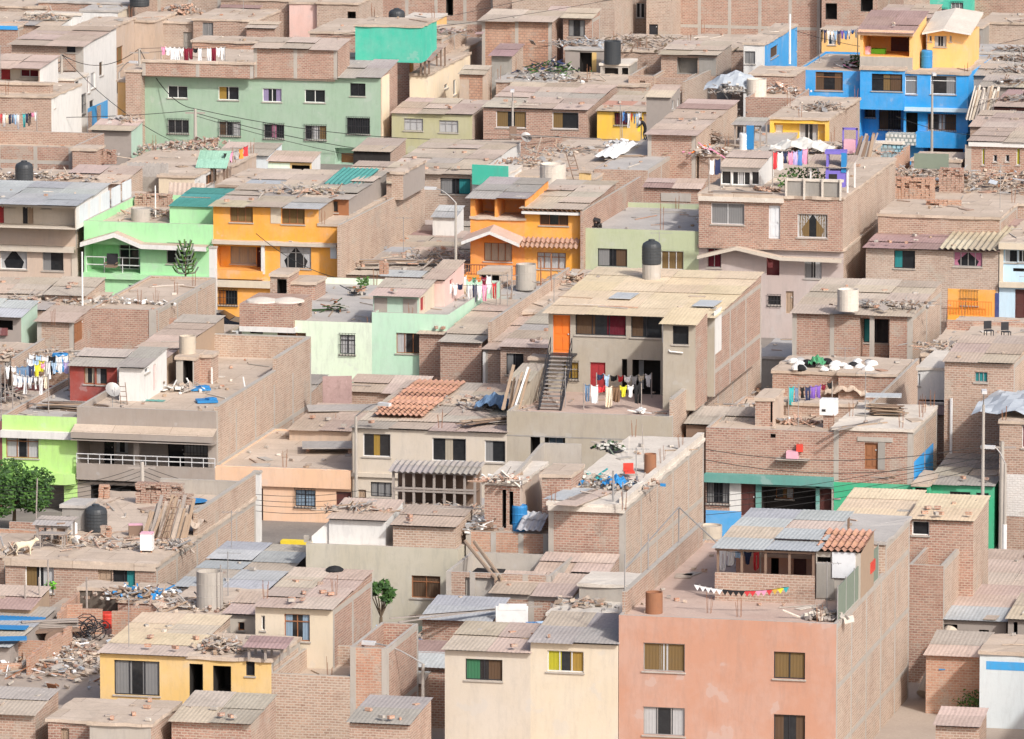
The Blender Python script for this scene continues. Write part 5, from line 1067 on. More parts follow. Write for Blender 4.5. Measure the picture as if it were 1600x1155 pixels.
for i, (y0, y1) in enumerate(((758, 702), (764, 712), (770, 720), (776, 731))):
    A = atY(-5, y0, rowY(885)); B = pC.top+Vector((0, 0, -.2-.25*i)); Cc = atY(560, y1+65, rowY(885)); Dd = pB.top+Vector((0, 0, -.2-.3*i))
    g = 'power cables strung along the front street'
    for a_, b_, sg in ((A, B, .5), (B, Cc, .8), (Cc, Dd, 1.6)):
        tag(wire('', a_, b_, sg), 'thin black power cable strung along the street past the peach and brown houses', 'cable', g)
# ================================================================== ROW C and lots between
t = T('brick_house', 'large bare brick house with dusty tan roof slab and grey concrete column')
d1 = t.vol(140, 246, 481, 614, bk=431, wall='bk', side='bt', roof='slabt', par=.15, sc=1, win=[]); 
xx = M(); x0 = uz('Y', d1.Y0, 233, 500)[0]; xx.box(x0, x0+.45, d1.Y0-.05, d1.Y0+.1, 0, d1.Z1-.01, 'conc'); t.part('column', xx)
rebar(t, d1, [(218, 476), (244, 476), (275, 460), (303, 447)]); heap('crumbled concrete along the front edge of the dusty tan slab', 200, 474, d1, 8, 1.5, .25, 60, ['conc', 'stuffd', 'whitep'])
t = T('white_pillar', 'tall white painted wall end at the back corner of the large bare brick house', 'pillar'); p = at(333, 512, 0); t.mk(p); m = M(); m.box(p.x-.2, p.x+.2, p.y-.1, p.y+.3, 0, 4.9, 'white'); t.part('shaft', m); m = M(); m.box(p.x-.24, p.x+.24, p.y-.14, p.y+.34, 4.9, 5, 'conc'); t.part('cap', m)
bricks('tumbled orange bricks on the wall top left of the black car', 305, 520, 3.4, 10, 3, 7, 'bo'); 
t = T('low_house', 'low tan block house in front of the black car', 'house'); q = t.vol(268, 338, 530, 3.4, bk=512, wall='bk2', side='bk2', roof='slabt')
t = T('brick_house', 'brick house with a pink roof and a brown shuttered side window')
d2 = t.vol(58, 115, 503, 4.8, bk=481, wall='bk2', side='bk', roof='cp', swin=[D(116, 506, 131, 538, 'woodb')], fc=1, over=.3); rebar(t, d2, [(83, 508)])
t = T('shack', 'weathered shack with grey metal roof and teal painted side panel at the left edge', 'shack')
d3 = t.vol(-60, 33, 492, 5.2, bk=472, wall='greywood', side='mint3', roof='cw', alts=('cw', 'cg'), win=[O(-10, 500, 20, 515, 1)], over=.4); t.slab_(d3, -10, 512, 12, 523, 'maroon', .2, 'red_cloth')
t = T('brick_house', 'tan brick house with orange pillar and dark doorway at the left edge')
d4 = t.vol(-60, 12, 562, 4.0, bk=540, wall='bk2', side='bt', roof='slabt', win=[O(8, 566, 12, 590, .5)]); heap('junk on the small tan roof at the left edge', 0, 556, d4, 4, 3, .5, 50)
run_wall('brick_wall', 'tan brick wall slanting back behind the laundry roof', [(20, 560), (68, 529)], 4.6, 0, 'bt'); run_wall('brick_wall', 'brick wall closing the yard below the pink roof brick house', [(60, 560), (150, 566)], 3.8, 0, 'bk2')
for px, nm in ((91, 'blue plastic drum standing behind the dark red rooftop room, left one'), (98, 'blue plastic drum standing behind the dark red rooftop room, right one')): barrel(nm, px, 580, 3.6, .35, 1.0, 'bluep')
heap('poles and sheet scraps behind the blue drums', 100, 562, 4, 8, 6, .8, 90, long_=.5)
t = T('patchwork_roof_house', 'single-storey house under a tan patchwork of old roof sheets', 'house')
q = t.vol(-40, 66, 457, 500 if 0 else 4.2, bk=437, wall='tan', side='bk2', roof='ct', alts=('cg', 'cp', 'cd')); loose(q, 5, 'tan patchwork house')
t = T('low_house', 'low house with neat grey-tan sheet roof weighed down by bricks', 'house')
q = t.vol(70, 134, 461, 4.4, bk=438, wall='bk2', side='bt', roof='ct', alts=('cg',)); loose(q, 6, 'neat grey-tan low house', y0=.03)
t = T('low_house', 'dusty low house under broken boards left of the bare brick house', 'house')
q = t.vol(-60, 140, 482, 3.8, bk=458, wall='tan', side='tan', roof='ct', alts=('cp', 'cg', 'cd')); heap('scrap boards strewn over the dusty low house', 95, 470, q, 10, 4, .3, 90)
pole('thin white pipe standing in front of the neat grey-tan roof', 129, 478, 4, 3.2, .06, 'whitep')
# car
t = T('parked_car', 'dark navy car parked in front of the orange house', 'car'); p = at(352, 524, 0); t.mk(p); L = 4.3; Wd = 1.75; c0 = Vector((p.x-.9, p.y, 0))
prof = [(-2.1, .35), (-2.12, .75), (-1.9, .92), (-1.15, .98), (-.55, 1.42), (.65, 1.46), (1.35, 1.05), (2.0, .95), (2.12, .7), (2.1, .35)]
def carp(y, k=1.0): return [Vector((c0.x+x_, c0.y+y, z_)) for x_, z_ in prof]
m = M(); ys = [(-.875, .0), (-.8, .0), (.8, 0), (.875, 0)]
A = [Vector((c0.x+x_, c0.y-.87+(max(0, z_-.95)*.35), z_)) for x_, z_ in prof]; B = [Vector((c0.x+x_, c0.y+.87-(max(0, z_-.95)*.35), z_)) for x_, z_ in prof]
for i in range(len(prof)-1): m.face([A[i], B[i], B[i+1], A[i+1]][::-1], 'carp')
m.face(A, 'carp'); m.face(B[::-1], 'carp'); t.part('body', m)
m = M(); m.face([A[3]+Vector((.25, -.02, .04)), A[6]+Vector((-.25, -.02, 0)), A[5]+Vector((-.05, -.03, -.07)), A[4]+Vector((.05, -.03, -.07))], 'glass'); t.part('side_window', m)
m = M(); m.face([A[5]+Vector((.05, .08, .0)), A[6]+Vector((.0, .08, .03)), B[6]+Vector((.0, -.08, .03)), B[5]+Vector((.05, -.08, 0))], 'glass'); t.part('windshield', m)
for x_ in (-1.35, 1.35):
    for s_ in (-1, 1): m = M(); m.tube((c0.x+x_, c0.y+s_*.72, .32), (c0.x+x_, c0.y+s_*.9, .32), .32, 'blackm', 16); w_ = m.build('wheel', t.root, t.org); m = M(); m.tube((c0.x+x_, c0.y+s_*.89, .32), (c0.x+x_, c0.y+s_*.91, .32), .17, 'silver', 12); m.build('rim', w_, t.org)
for s_ in (-1, 1): m = M(); m.obox((c0.x+2.1, c0.y+s_*.62, .72), (.08, .3, .14), 0, 'whitep'); t.part('headlight', m)
prop('wooden_gate', 'tan plank gate in front of the parked car', 'gate', 338, 548, 2.3, [('panel', [(0, 0, .5, 2.3, .08, 1.0, 'wood')]), ('top_rail', [(0, -.06, 1.0, 2.4, .05, .3, 'pipe')])])
prop('metal_gate', 'light grey metal gate leaf with ornament beside the plank gate', 'gate', 365, 548, 2.3, [('panel', [(0, 0, .5, 1.7, .05, .85, 'silver')]), ('ornament', [(0, -.03, 1.05, .6, .04, .25, 'whitep')])])
# mint
t = T('plastered_house', 'pale mint house with wide brown-framed window and flat dusty roof')
e1 = t.vol(378, 581, 498, 655, bk=434, wall='mint', side='mint', roof='slabg', par=.35, win=[W(433, 519, 478, 546, 'brown:F', n=3, fr='wood', h=1), W(531, 523, 555, 553, 'white:F', n=2, fr='dark', gr=1, h=1), O(391, 517, 411, 521, .3)])
t.slab_(e1, 377, 508, 464, 516, 'white', .45, 'ledge')
m = M(); p0 = at(377, 508, 0); x0 = atY(377, 500, e1.Y0).x; x1 = atY(461, 500, e1.Y0).x; zb = uz('Y', e1.Y0, 377, 508)[1]; zt = uz('Y', e1.Y0, 377, 473)[1]; m.box(x0, x1, e1.Y0-.4, e1.Y0+4, zb, zt, 'bk'); t.part('brick_enclosure', m)
for dx, nm in ((398, 'round pale tank lid on the mint house brick enclosure, left'), (438, 'round pale tank lid on the mint house brick enclosure, right')):
    p = at(dx+12, 471, zt); m = M(); m.lathe(p, [(.95, 0), (.9, .08), (.3, .22), (.05, .24)], 'slabw', 20); thing1('tank_lid', nm, 'tank lid', m, p)
e1c = t.vol(422, 450, 432, 470, d=2.6, on=e1, wall='bk2', side='bk', roof='slabt', win=[O(433, 436, 448, 466, 1)], pname='stair_head')
q = t.vol(450, 492, 444, 468, d=2.6, on=e1, wall='bk', side='bk', roof='slabt', pname='stair_wall')
e2 = t.vol(581, 700, 488, 655, bk=436, wall='mint2', side='mint2', roof='slabg', par=.3, win=[W(619, 520, 658, 552, 'white:L', n=3, fr='wood'), O(594, 586, 658, 592, .3)])
t = T('rooftop_room', 'wood and mint board rooftop room with a pinkish roof and brown side doors', 'rooftop room')
e3 = t.vol(583, 655, 462, 492, bk=440, on=e2, wall='mint3', side='cream', roof='cp', alts=('ct', 'cg'), over=.4, swin=[D(657, 466, 664, 488, 'reddoor'), D(678, 455, 688, 480, 'reddoor')]); t.slab_(e3, 585, 465, 605, 487, 'greywood', .03, 'board_panel'); t.slab_(e3, 630, 467, 652, 489, 'greywood', .03, 'board_panel'); loose(e3, 3, 'wood and mint rooftop room')
t = T('pink_room', 'pale pink plastered room behind the wood and mint room', 'rooftop room'); e4 = t.vol(664, 695, 438, 478, d=5, on=e2, wall='pinkw', side='pinkw', roof='cp', swin=[D(703, 438, 708, 460, 'reddoor')]); 
t = T('brick_house', 'laundry terrace house with grey floor between the mint and the cream-roofed houses')
e5 = t.vol(700, 800, 497, 640, bk=438, wall='bk2', side='bk2', roof='slabg', par=.25)
washing('front clothesline on the terrace beside the pink room', (700, 490), (776, 490), e5, ['white:s', 'white:s', 'navy:k', 'cream:s', 'white:t', 'navy:t', 'white:t', 'pink:t', 'white:s', 'red:t'], 1.75, 'nearest on the terrace by the pink room'); washing('rear clothesline on the terrace beside the pink room', (722, 474), (768, 474), e5, ['white:s', 'orange:k', 'green:k', 'orange:k', 'maroon:s', 'white:l'], 1.6, 'at the back of the terrace by the pink room')
for px, py, nm in ((782, 488, 'wooden clothes prop at the right of the laundry terrace'), (800, 470, 'thin pole at the back right of the laundry terrace')): pole(nm, px, py, e5, 2.0, .05)
t = T('block_hut', 'small tan hut with a dark opening at the back of the laundry terrace', 'hut'); q = t.vol(749, 785, 428, 447, d=2.5, on=e5, wall='tanp', side='tanp', roof='slabt', win=[O(752, 430, 780, 444, .6)]); tank('grey concrete tank behind the laundry terrace', 822, 452, 5, .6, 1.5, 'conc', dome=False)
for px, py, nm in ((560, 462, 'small vent pipes by the left edge of the wood and mint room'), (522, 487, 'cluster of rebar stubs and scraps on the mint house roof')): heap(nm, px, py, e1, 1.6, 1.2, .8, 16, ['blackm', 'conc', 'leafd', 'rust'], long_=.5, name='scrap_heap', cat='scrap')
rebar(t, e1, [(568, 455), (496, 500)]) if 0 else None
potplant('potted cactus standing on the mint house roof', 567, 455, e1, .8)
# brick centre-left
t = T('brick_house', 'brick house with pale sheet roof and dark side recess left of the grey house')
g1 = t.vol(688, 752, 535, 4.9, bk=500, wall='bk', side='bk', roof='ct', alts=('cp', 'cg')); g1b = t.vol(655, 700, 521, 655, bk=492, dy=-.5, wall='bk', side='bk', roof='ct', alts=('cg', 'cp')); loose(g1b, 6, 'brick house left of the grey house')
g2 = t.vol(755, 850, 547, 4.9, bk=500, wall='bk2', side='bk2', roof='cp', alts=('ct', 'cg'), fc=1)
t.slab_(g2, 755, 549, 759, 606, 'white', .1, 'white_pillar')
t = T('low_house', 'low house with sagging grey corrugated roof beside the outside stair', 'house')
g3 = t.vol(782, 856, 541, 5.6, bk=478, wall='bk2', side='conc', win=[W(791, 552, 818, 585, 'grey:L', n=2, fr='dark')], roof='cg', alts=('cd', 'cp')); loose(g3, 5, 'low house beside the outside stair')
t = T('low_house', 'narrow house with pink-tan sheet roof behind the sagging grey roof', 'house')
g4 = t.vol(700, 815, 520, 5.0, bk=470, wall='tan', side='tan', roof='cp', alts=('ct',)); 
run_wall('brick_wall', 'long pink-tan brick wall slanting up left of the cream corrugated roof', [(765, 503), (888, 418)], 6.2, 0, 'bt')
t = T('low_house', 'dusty flat roof house between the slanting wall and the cream roof', 'house'); g5 = t.vol(800, 868, 490, 5.4, bk=425, wall='bt', side='bt', roof='slabt'); heap('brick rubble on the dusty flat roof left of the cream roof', 890, 440, g5, 4, 6, .6, 70, ['bo', 'bk', 'conc', 'wood']); 
for px, py, nm in ((845, 462, 'tall thin pole left of the cream roof'), (861, 455, 'second thin pole nearer the cream roof')): pole(nm, px, py, g5, 2.2, .05, 'rust')
# right-hand row C
t = T('brick_house', 'brick house with broad tan sheet roof, concrete drum and a dark glazed recess')
h1 = t.vol(1238, 1425, 489, 655, bk=439, wall='bk', side='bt', roof='ct', alts=('ct',), rise=.5, fc=3, sc=1, win=[R(1343, 497, 1390, 560, 1.2, [W(1345, 498, 1388, 535, 'teal:L', n=2, fr='dark')], 'bk')])
loose(h1, 8, 'brick house with the concrete drum'); tank('whitish concrete drum with two caps on the broad tan roof', 1325, 485, h1, .6, 1.2, 'slabw', dome=False); heap('flat boards and mesh on the broad tan roof', 1385, 478, h1, 9, 4, .25, 60, ['greywood', 'woodd', 'metal', 'conc'])
t = T('brick_house', 'red brick walled terrace house piled with white and black sacks')
h2 = t.vol(1207, 1312, 583, 5.2, bk=562, wall='bk', side='bk', roof='slabt'); h2b = t.vol(1310, 1400, 586, 5.3, bk=565, wall='bk', side='bk2', roof='slabt')
for i in range(26):
    px = rng.uniform(1232, 1372); py = rng.uniform(566, 581); col = rng.choice(['whitep', 'whitep', 'cloth_black', 'cloth_grey', 'whitep']); cn = {'whitep': 'white', 'cloth_black': 'black', 'cloth_grey': 'grey'}[col]
    bag('full %s sack in the row piled on the red brick terrace' % cn, px, py, h2, col, rng.uniform(.2, .33), '%s sacks piled on the red brick terrace' % cn)
sheetcloth('dark green cloth bundle among the white sacks', 1275, 576, h2, .9, .8, .6, 'cloth_green')
run_wall('brick_wall', 'long tan boundary wall slanting up right of the sack terrace', [(1352, 640), (1434, 560)], 5.6, 0, 'bt')
t = T('low_house', 'low house with stacked beams in front of the long tan boundary wall', 'house')
h3 = t.vol(1208, 1360, 628, 3.8, bk=600, wall='bk2', side='bk2', roof='slabt'); planks('leaning boards and poles behind the brick cube roof', 1345, 612, h3, 2, 14, 4.5, ang=.7); heap('rubble on the low house behind the teal house', 1260, 615, h3, 8, 4, .4, 60)
sheetcloth('large sand-coloured sheet propped over the low house behind the teal house', 1322, 626, h3, 2.4, 2, 1.0, 'slabt')
t = T('low_house', 'flat tan slab with metal furniture frames at the right edge', 'house')
h4 = t.vol(1480, 1680, 518, 5.0, bk=503, wall='bk2', side='bk2', roof='slabt'); run_wall('brick_parapet', 'low brick parapet below the bright orange ground floor', [(1480, 500), (1640, 505)], 5.9, 5.0, 'bk', cat='parapet')
t = T('low_house', 'long tan roof between the tower house and the broad tan roof', 'house'); h5 = t.vol(1440, 1580, 556, 5.2, bk=520, wall='tan', side='tan', roof='slabt'); h5b = t.vol(1500, 1600, 534, 5.5, bk=508, wall='tan', side='tan', roof='slabt')
for px, py, nm in ((1545, 528, 'rusty metal chair frame on the flat tan slab, left'), (1572, 530, 'rusty metal chair frame on the flat tan slab, right')):
    prop('metal_chair', nm, 'chair', px, py, h5b, [('seat', [(0, 0, .42, .45, .45, .04, 'blackm')]), ('backrest', [(0, .22, .7, .45, .03, .45, 'blackm')])]+[('leg', [(a_*.2, b_*.2, .2, .04, .04, .4, 'blackm')]) for a_ in (-1, 1) for b_ in (-1, 1)], .5)
heap('poles and sheet scraps on the long tan roof', 1465, 545, h5, 5, 6, .4, 60, long_=.6)
t = T('low_house', 'shaded low brick store at the foot of the broad tan-roofed brick house', 'house'); q = t.vol(1180, 1240, 560, 2.5, bk=535, wall='concd', side='concd', roof='slabg')
# ================================================================== ROW D
t = T('plastered_house', 'tan two-storey house with bluish metal roof, white side wall and open upper porch')
i1 = t.vol(-50, 118, 352, 515, bk=300, wall='tanp', side='bt', roof='slabt', win=[W(0, 388, 42, 420, 'white:T', n=1, fr='white'), W(66, 389, 99, 423, 'grey:L', n=1, fr='grey')])
t.slab_(i1, -50, 380, 118, 389, 'cream2', .4, 'ledge'); t.slab_(i1, 112, 389, 121, 470, 'cream2', .05, 'pilaster')
i1b = t.vol(-50, 119, 318, 354, bk=288, on=i1, wall='cream2', side='white', roof='cw', alts=('cw',), over=.5, pname='upper_wall',
   win=[R(-50, 321, 117, 352, 1.3, [D(-8, 320, 6, 350, 'reddoor'), W(8, 317, 23, 324, n=1), D(35, 320, 43, 350, 'blackm'), D(43, 320, 52, 350, 'wood'), W(64, 319, 79, 326, n=1)], 'cream2')])
t.slab_(i1, -50, 337, 117, 353, 'mesh', .05, 'balcony_screen')
for k in range(5): t.sband(i1b, 124+k*17, 322-k*9, 137+k*17, 350-k*9, 'bwh', .01, 'painted_panel')
t = T('plastered_house', 'light green house with a white gabled canopy and recessed balcony')
i2 = t.vol(131, 333, 345, 515, bk=305, wall='lgreen', side='lgreen', roof='slabt', par=.5, win=[R(134, 381, 219, 425, 1.6, [W(186, 374, 217, 425, n=2, fr='white', h=1)], 'lgreen', 'silver'), W(260, 379, 303, 412, n=3, fr='grey', h=1), W(200, 445, 230, 470, n=2)])
i2b = t.vol(265, 333, 322, 349, bk=297, on=i2, wall='lgreen', side='lgreen', roof='ctq', over=.1, pname='upper_wall')
m = M(); Y = i2.Y0; pk = [uz('Y', Y, 131, 376), uz('Y', Y, 184, 361), uz('Y', Y, 226, 379), uz('Y', Y, 328, 383)]; th = .28
for (a, za), (b, zb) in zip(pk[:-1], pk[1:]):
    for yy in (Y-.9,): m.face([(a, yy, za-th), (b, yy, zb-th), (b, yy, zb), (a, yy, za)], 'white')
    m.face([(a, Y-.9, za), (b, Y-.9, zb), (b, Y-.02, zb+.02), (a, Y-.02, za+.02)], 'slabp'); m.face([(a, Y-.9, za-th), (b, Y-.9, zb-th), (b, Y-.02, zb-th), (a, Y-.02, za-th)], 'lgreen')
t.part('canopy', m); t.slab_(i2, 131, 425, 333, 434, 'lgreen', .25, 'balcony_base')
prop('wicker_chair', 'dark rattan armchair on the light green balcony', 'chair', 170, 428, uz('Y', Y, 170, 425)[1], [('seat', [(0, 0.6, .4, .7, .6, .12, 'woodd')]), ('backrest', [(0, .85, .8, .7, .06, .7, 'blackm')]), ('armrest', [(-.36, .6, .6, .06, .55, .06, 'woodd')]), ('armrest', [(.36, .6, .6, .06, .55, .06, 'woodd')])])
t = T('spiky_tree', 'pale spiky branching tree in front of the light green house', 'tree'); p = at(290, 470, 0); p = Vector((p.x, rowY(540), 0)); x_, z_ = uz('Y', p.y, 290, 432); p.x = x_; t.mk(p); m = M(); m.tube(p, (p.x, p.y, z_+1.2), .09, 'trunk', 7, .05); t.part('trunk', m); m = M()
for k in range(7):
    z0_ = z_+.15+k*.27; L_ = .85*(1-k*.08)
    for j in range(6):
        a_ = j*1.047+k*.5; q0 = Vector((p.x, p.y, z0_)); q1 = q0+Vector((math.cos(a_)*L_*.7, math.sin(a_)*L_*.7, .1)); q2 = q1+Vector((math.cos(a_)*L_*.25, math.sin(a_)*L_*.25, .35)); m.path([q0, q1, q2], .05, 'leaf2' if j % 2 else 'mesh', 5)
t.part('crown', m)
heap('broken boards and sheets on the light green house roof', 236, 338, i2, 6, 4, .6, 70); tank('round concrete tank on the light green house roof', 220, 345, i2, .6, .8, 'conc', dome=False); bricks('brick pile at the back of the light green house roof', 244, 322, i2, 9, 3, 7, 'bk')
pole('thin white pipe on the light green house roof', 243, 340, i2, 2.0, .05, 'whitep')
t = T('plastered_house', 'bright orange three-storey house with ledges and dirty patchwork roof')
i3 = t.vol(333, 527, 378, 515, bk=345, wall='orange', side='bt', roof='slabt', sc=1, win=[R(336, 384, 411, 421, 1.3, [W(360, 383, 400, 412, 'cream:F', n=3, fr='grey'), D(401, 384, 408, 424, 'doorb')], 'orange', None), W(437, 385, 486, 419, 'white:T', n=4, fr='grey', h=1),
   W(341, 453, 371, 476, 'orange:L', n=2, fr='dark', gr=1), R(395, 462, 424, 500, .5, [], 'orange')])
i3b = t.vol(333, 498, 322, 515, bk=268, wall='orange', side='wood', roof='ct', alts=('cg', 'cw', 'cy', 'ct', 'cd'), z0=i3.Z1, dy=.05, over=.45, pname='upper_wall', win=[W(359, 323, 395, 347, 'ochre:F', n=3, fr='wood'), W(440, 325, 476, 350, 'ochre:F', n=3, fr='wood')])
i3c = t.vol(498, 530, 353, 515, bk=312, wall='orange', side='bt', roof='slabt', z0=i3.Z1, dy=.05, pname='parapet')
t.slab_(i3, 333, 375, 527, 380, 'cream2', .35, 'ledge'); t.slab_(i3, 333, 436, 527, 447, 'cream', .3, 'ledge'); t.slab_(i3, 516, 380, 526, 404, 'bwh', .02, 'painted_band'); t.slab_(i3, 409, 381, 414, 428, 'white', .2, 'white_shutter'); t.slab_(i3, 336, 421, 412, 434, 'orange', .3, 'balcony_wall'); t.slab_(i3b, 423, 324, 439, 349, 'cream', .03, 'shutter')
loose(i3b, 12, 'bright orange three-storey house'); rebar(t, i3b, [(505, 350)])
t = T('rooftop_room', 'grey board rooftop room with brown shutters beside the orange house roof', 'rooftop room')
q = t.vol(515, 545, 311, 336, d=10, on=i3c, wall='woodb', side='greywood', roof='cg', alts=('cd', 'ct'), over=.3, win=[W(517, 314, 528, 332, n=1, fr='wood')])
t = T('wooden_screen', 'tall grey boarded screen at the rear of the orange house roof', 'screen'); q = t.vol(612, 630, 272, 312, d=6, on=i3c, wall='bt', side='greywood', roof='slabt')
run_wall('brick_wall', 'very long tan brick side wall running back from the orange house', [(529, 352), (662, 285)], i3c.Z1+.3, 0, 'bt'); 
m = M(); p = at(520, 290, i3b.zr); sheets(m, p.x-.6, p.x+1.9, p.y, p.y+5, i3b.zr+.15, i3b.zr+.5, 'ctq'); thing1('roof_sheet', 'teal corrugated sheets on the rear of the orange house roof', 'roof sheet', m, p)
heap('scrap and boards on the bluish part of the orange house roof', 470, 300, i3b, 8, 6, .3, 80, long_=.5)
t = T('patchwork_roof_house', 'low house under a huge patchwork of old grey and pink roof sheets', 'house')
i4 = t.vol(531, 722, 430, 515, bk=347, wall='bk2', side='bk2', roof='cg', alts=('cp', 'cd', 'ct', 'cw', 'cm'), gaps=.03, rise=.5); loose(i4, 20, 'huge patchwork roof'); planks('long boards lying across the huge patchwork roof', 640, 410, i4.zr+.1, 2, 9, 9, ang=.25)
heap('scrap boards and pipes at the right end of the huge patchwork roof', 680, 405, i4.zr+.1, 10, 12, .3, 110, long_=.8)
bricks('small brick chimney stub at the front of the huge patchwork roof', 604, 428, i4, 2, 2, 7, 'bo')
t = T('roof_shelter', 'low white roofed shelter between the brick gap and the street lamp', 'shelter'); q = t.vol(676, 712, 340, 4.6, bk=326, wall='white', side='white', roof='cw', alts=())
lamp('white street lamp standing in front of the small orange house', 712, 296, 545, (-1, .1), al=1.3)
t = T('plastered_house', 'small orange house with open upper porch, gabled balcony roof and tiled canopies')
i5 = t.vol(735, 820, 342, 515, bk=300, wall='orange2', side='orange2', roof='slabt', win=[W(756, 379, 800, 408, 'cream:F', n=4, fr='wood'), R(735, 440, 780, 470, .5, [], 'dark')])
i5b = t.vol(735, 822, 309, 515, bk=281, wall='orange2', side='orange2', roof='cd', alts=('cd',), z0=i5.Z1, dy=.05, over=.5, pname='porch_wall', win=[R(742, 311, 773, 340, 2.2, [], 'orange2'), R(777, 311, 820, 341, 2.2, [], 'orange2')])
m = M(); Y = i5.Y0; pk = [uz('Y', Y, 728, 373), uz('Y', Y, 772, 357), uz('Y', Y, 819, 377)]
for (a, za), (b, zb) in zip(pk[:-1], pk[1:]):
    m.face([(a, Y-1.3, za-.2), (b, Y-1.3, zb-.2), (b, Y-1.3, zb), (a, Y-1.3, za)], 'white'); m.face([(a, Y-1.3, za), (b, Y-1.3, zb), (b, Y-.02, zb+.25), (a, Y-.02, za+.25)], 'slabp'); m.face([(a, Y-1.3, za-.2), (b, Y-1.3, zb-.2), (b, Y-.02, zb-.2), (a, Y-.02, za-.2)], 'orange2')
t.part('gable_roof', m)
t.slab_(i5, 730, 425, 820, 434, 'orange2', 1.2, 'balcony_floor'); m = M(); a = i5.X0-.2; b = i5.X1; z_ = uz('Y', Y, 740, 425)[1]
for i in range(22): m.tube((a+(b-a)*i/21, Y-1.15, z_), (a+(b-a)*i/21, Y-1.15, z_+.62), .03, 'woodb', 4)
m.tube((a, Y-1.15, z_+.62), (b, Y-1.15, z_+.62), .045, 'woodb', 5); t.part('railing', m)
i6 = t.vol(820, 909, 325, 515, bk=284, wall='orange', side='bk', roof='ct', alts=('cg',), over=.5, win=[W(843, 327, 888, 352, 'brown:B', n=3, fr='wood', h=1), W(839, 394, 884, 420, 'white:F', n=4, fr='wood', h=1)])
m = M(); zc = uz('Y', i6.Y0, 820, 371)[1]; sheets(m, i6.X0-.15, i6.X1-.1, i6.Y0-.8, i6.Y0-.02, zc-.5, zc, 'ctl', tile=True, amp=.07, pitch=.36, row=.8); t.part('tile_canopy', m)
m = M(); sheets(m, i6.X0-.15, i6.X1+.15, i6.Y0-.55, i6.Y0-.25, i6.Z1-.1, i6.Z1+.02, 'ctl', tile=True, amp=.06, pitch=.36, row=.3); m.box(i6.X0-.1, i6.X1+.1, i6.Y0-.5, i6.Y0-.02, i6.Z1-.3, i6.Z1-.14, 'white'); t.part('tiled_eave', m)
run_wall('brick_wall', 'brick side wall running back from the small orange house', [(909, 330), (1000, 276)], i6.Z1, 0, 'bk'); planks('boards and a ladder on the small orange house roof', 860, 300, i6, 2, 6, 3, ang=1)
t = T('plastered_house', 'sage green house with flat bluish slab roof and long plain parapet')
i7 = t.vol(907, 1092, 356, 515, bk=318, wall='sage', side='sage', roof='slabg', par=.3, win=[W(934, 388, 980, 416, 'brown:R grey:L', n=2, fr='dark'), W(1033, 392, 1068, 421, 'ochre:F', n=3, fr='metal')])
t.slab_(i7, 912, 384, 955, 388, 'conc', .02, 'joint_line') if 0 else None
heap('black plastic bundle on the sage green house parapet', 929, 356, i7, 1.5, 1, .7, 24, ['blackm', 'dark'], name='plastic_bundle', cat='bundle', long_=0); rebar(t, i7, [(934, 340), (1034, 360)], 2.0)
t = T('brick_house', 'low red brick wall house with pink sheets behind the sage green house'); q = t.vol(1006, 1095, 294, 5.4, bk=283, wall='bk', side='bk', roof='cp', alts=('cm', 'cg')); t.slab_(q, 1033, 301, 1080, 314, 'conc', .06, 'block_panel')
t = T('brick_house', 'three-storey house with brick upper floor over mauve plaster and a rooftop garden')
i8 = t.vol(1092, 1318, 386, 515, d=18, wall='mauve', side='bt', roof='slabt', sc=0, win=[W(1105, 388, 1127, 418, 'maroon:F', n=2, fr='grey'), R(1198, 398, 1218, 430, .5, [], 'maroon'), W(1257, 404, 1284, 435, 'white:R grey:L', n=2, fr='grey'), W(1200, 462, 1220, 476, n=2, fr='dark', gr=1), D(1228, 455, 1240, 490, 'wood')])
i8b = t.vol(1092, 1317, 306, 515, d=19, wall='bk', side='bt', roof='slabt', z0=i8.Z1, dy=-.3, sc=0, pname='upper_wall', win=[W(1111, 317, 1163, 350, 'grey:F', n=2, fr='metal'), D(1201, 321, 1219, 373, 'doorw'), W(1246, 334, 1293, 371, 'ochre:L ochre:R white:T', n=1, fr='metal')])
t.slab_(i8b, 1092, 306, 1225, 313, 'slabw', .25, 'ledge')
m = M(); Y = i8.Y0-.3; pk = [uz('Y', Y, 1092, 398), uz('Y', Y, 1152, 384), uz('Y', Y, 1222, 400), uz('Y', Y, 1318, 404)]
for (a, za), (b, zb) in zip(pk[:-1], pk[1:]):
    m.face([(a, Y-.6, za-.2), (b, Y-.6, zb-.2), (b, Y-.6, zb), (a, Y-.6, za)], 'cream2'); m.face([(a, Y-.6, za), (b, Y-.6, zb), (b, Y-.02, zb+.02), (a, Y-.02, za+.02)], 'slabt'); m.face([(a, Y-.6, za-.2), (b, Y-.6, zb-.2), (b, Y-.02, zb-.2), (a, Y-.02, za-.2)], 'mauve')
t.part('canopy', m)
a, za = uz('Y', i8b.Y0, 1227, 300); m = M(); m.box(a, i8b.X1-.1, i8b.Y0+.1, i8b.Y0+.25, i8b.zr, i8b.zr+.9, 'concd'); m.box(a, i8b.X1, i8b.Y0+.02, i8b.Y0+.3, i8b.zr+.9, i8b.zr+1.05, 'slabw'); t.part('parapet', m)
for i in range(4): x = a+(i8b.X1-a-.2)*i/3; m = M(); m.box(x, x+.12, i8b.Y0-.08, i8b.Y0+.02, i8b.zr-.2, i8b.zr+1.1, 'slabw'); t.part('parapet_post', m)
gz = i8b.zr+1.0
t = T('rooftop_room', 'white framed rooftop room with pink roof on the three-storey brick house', 'rooftop room')
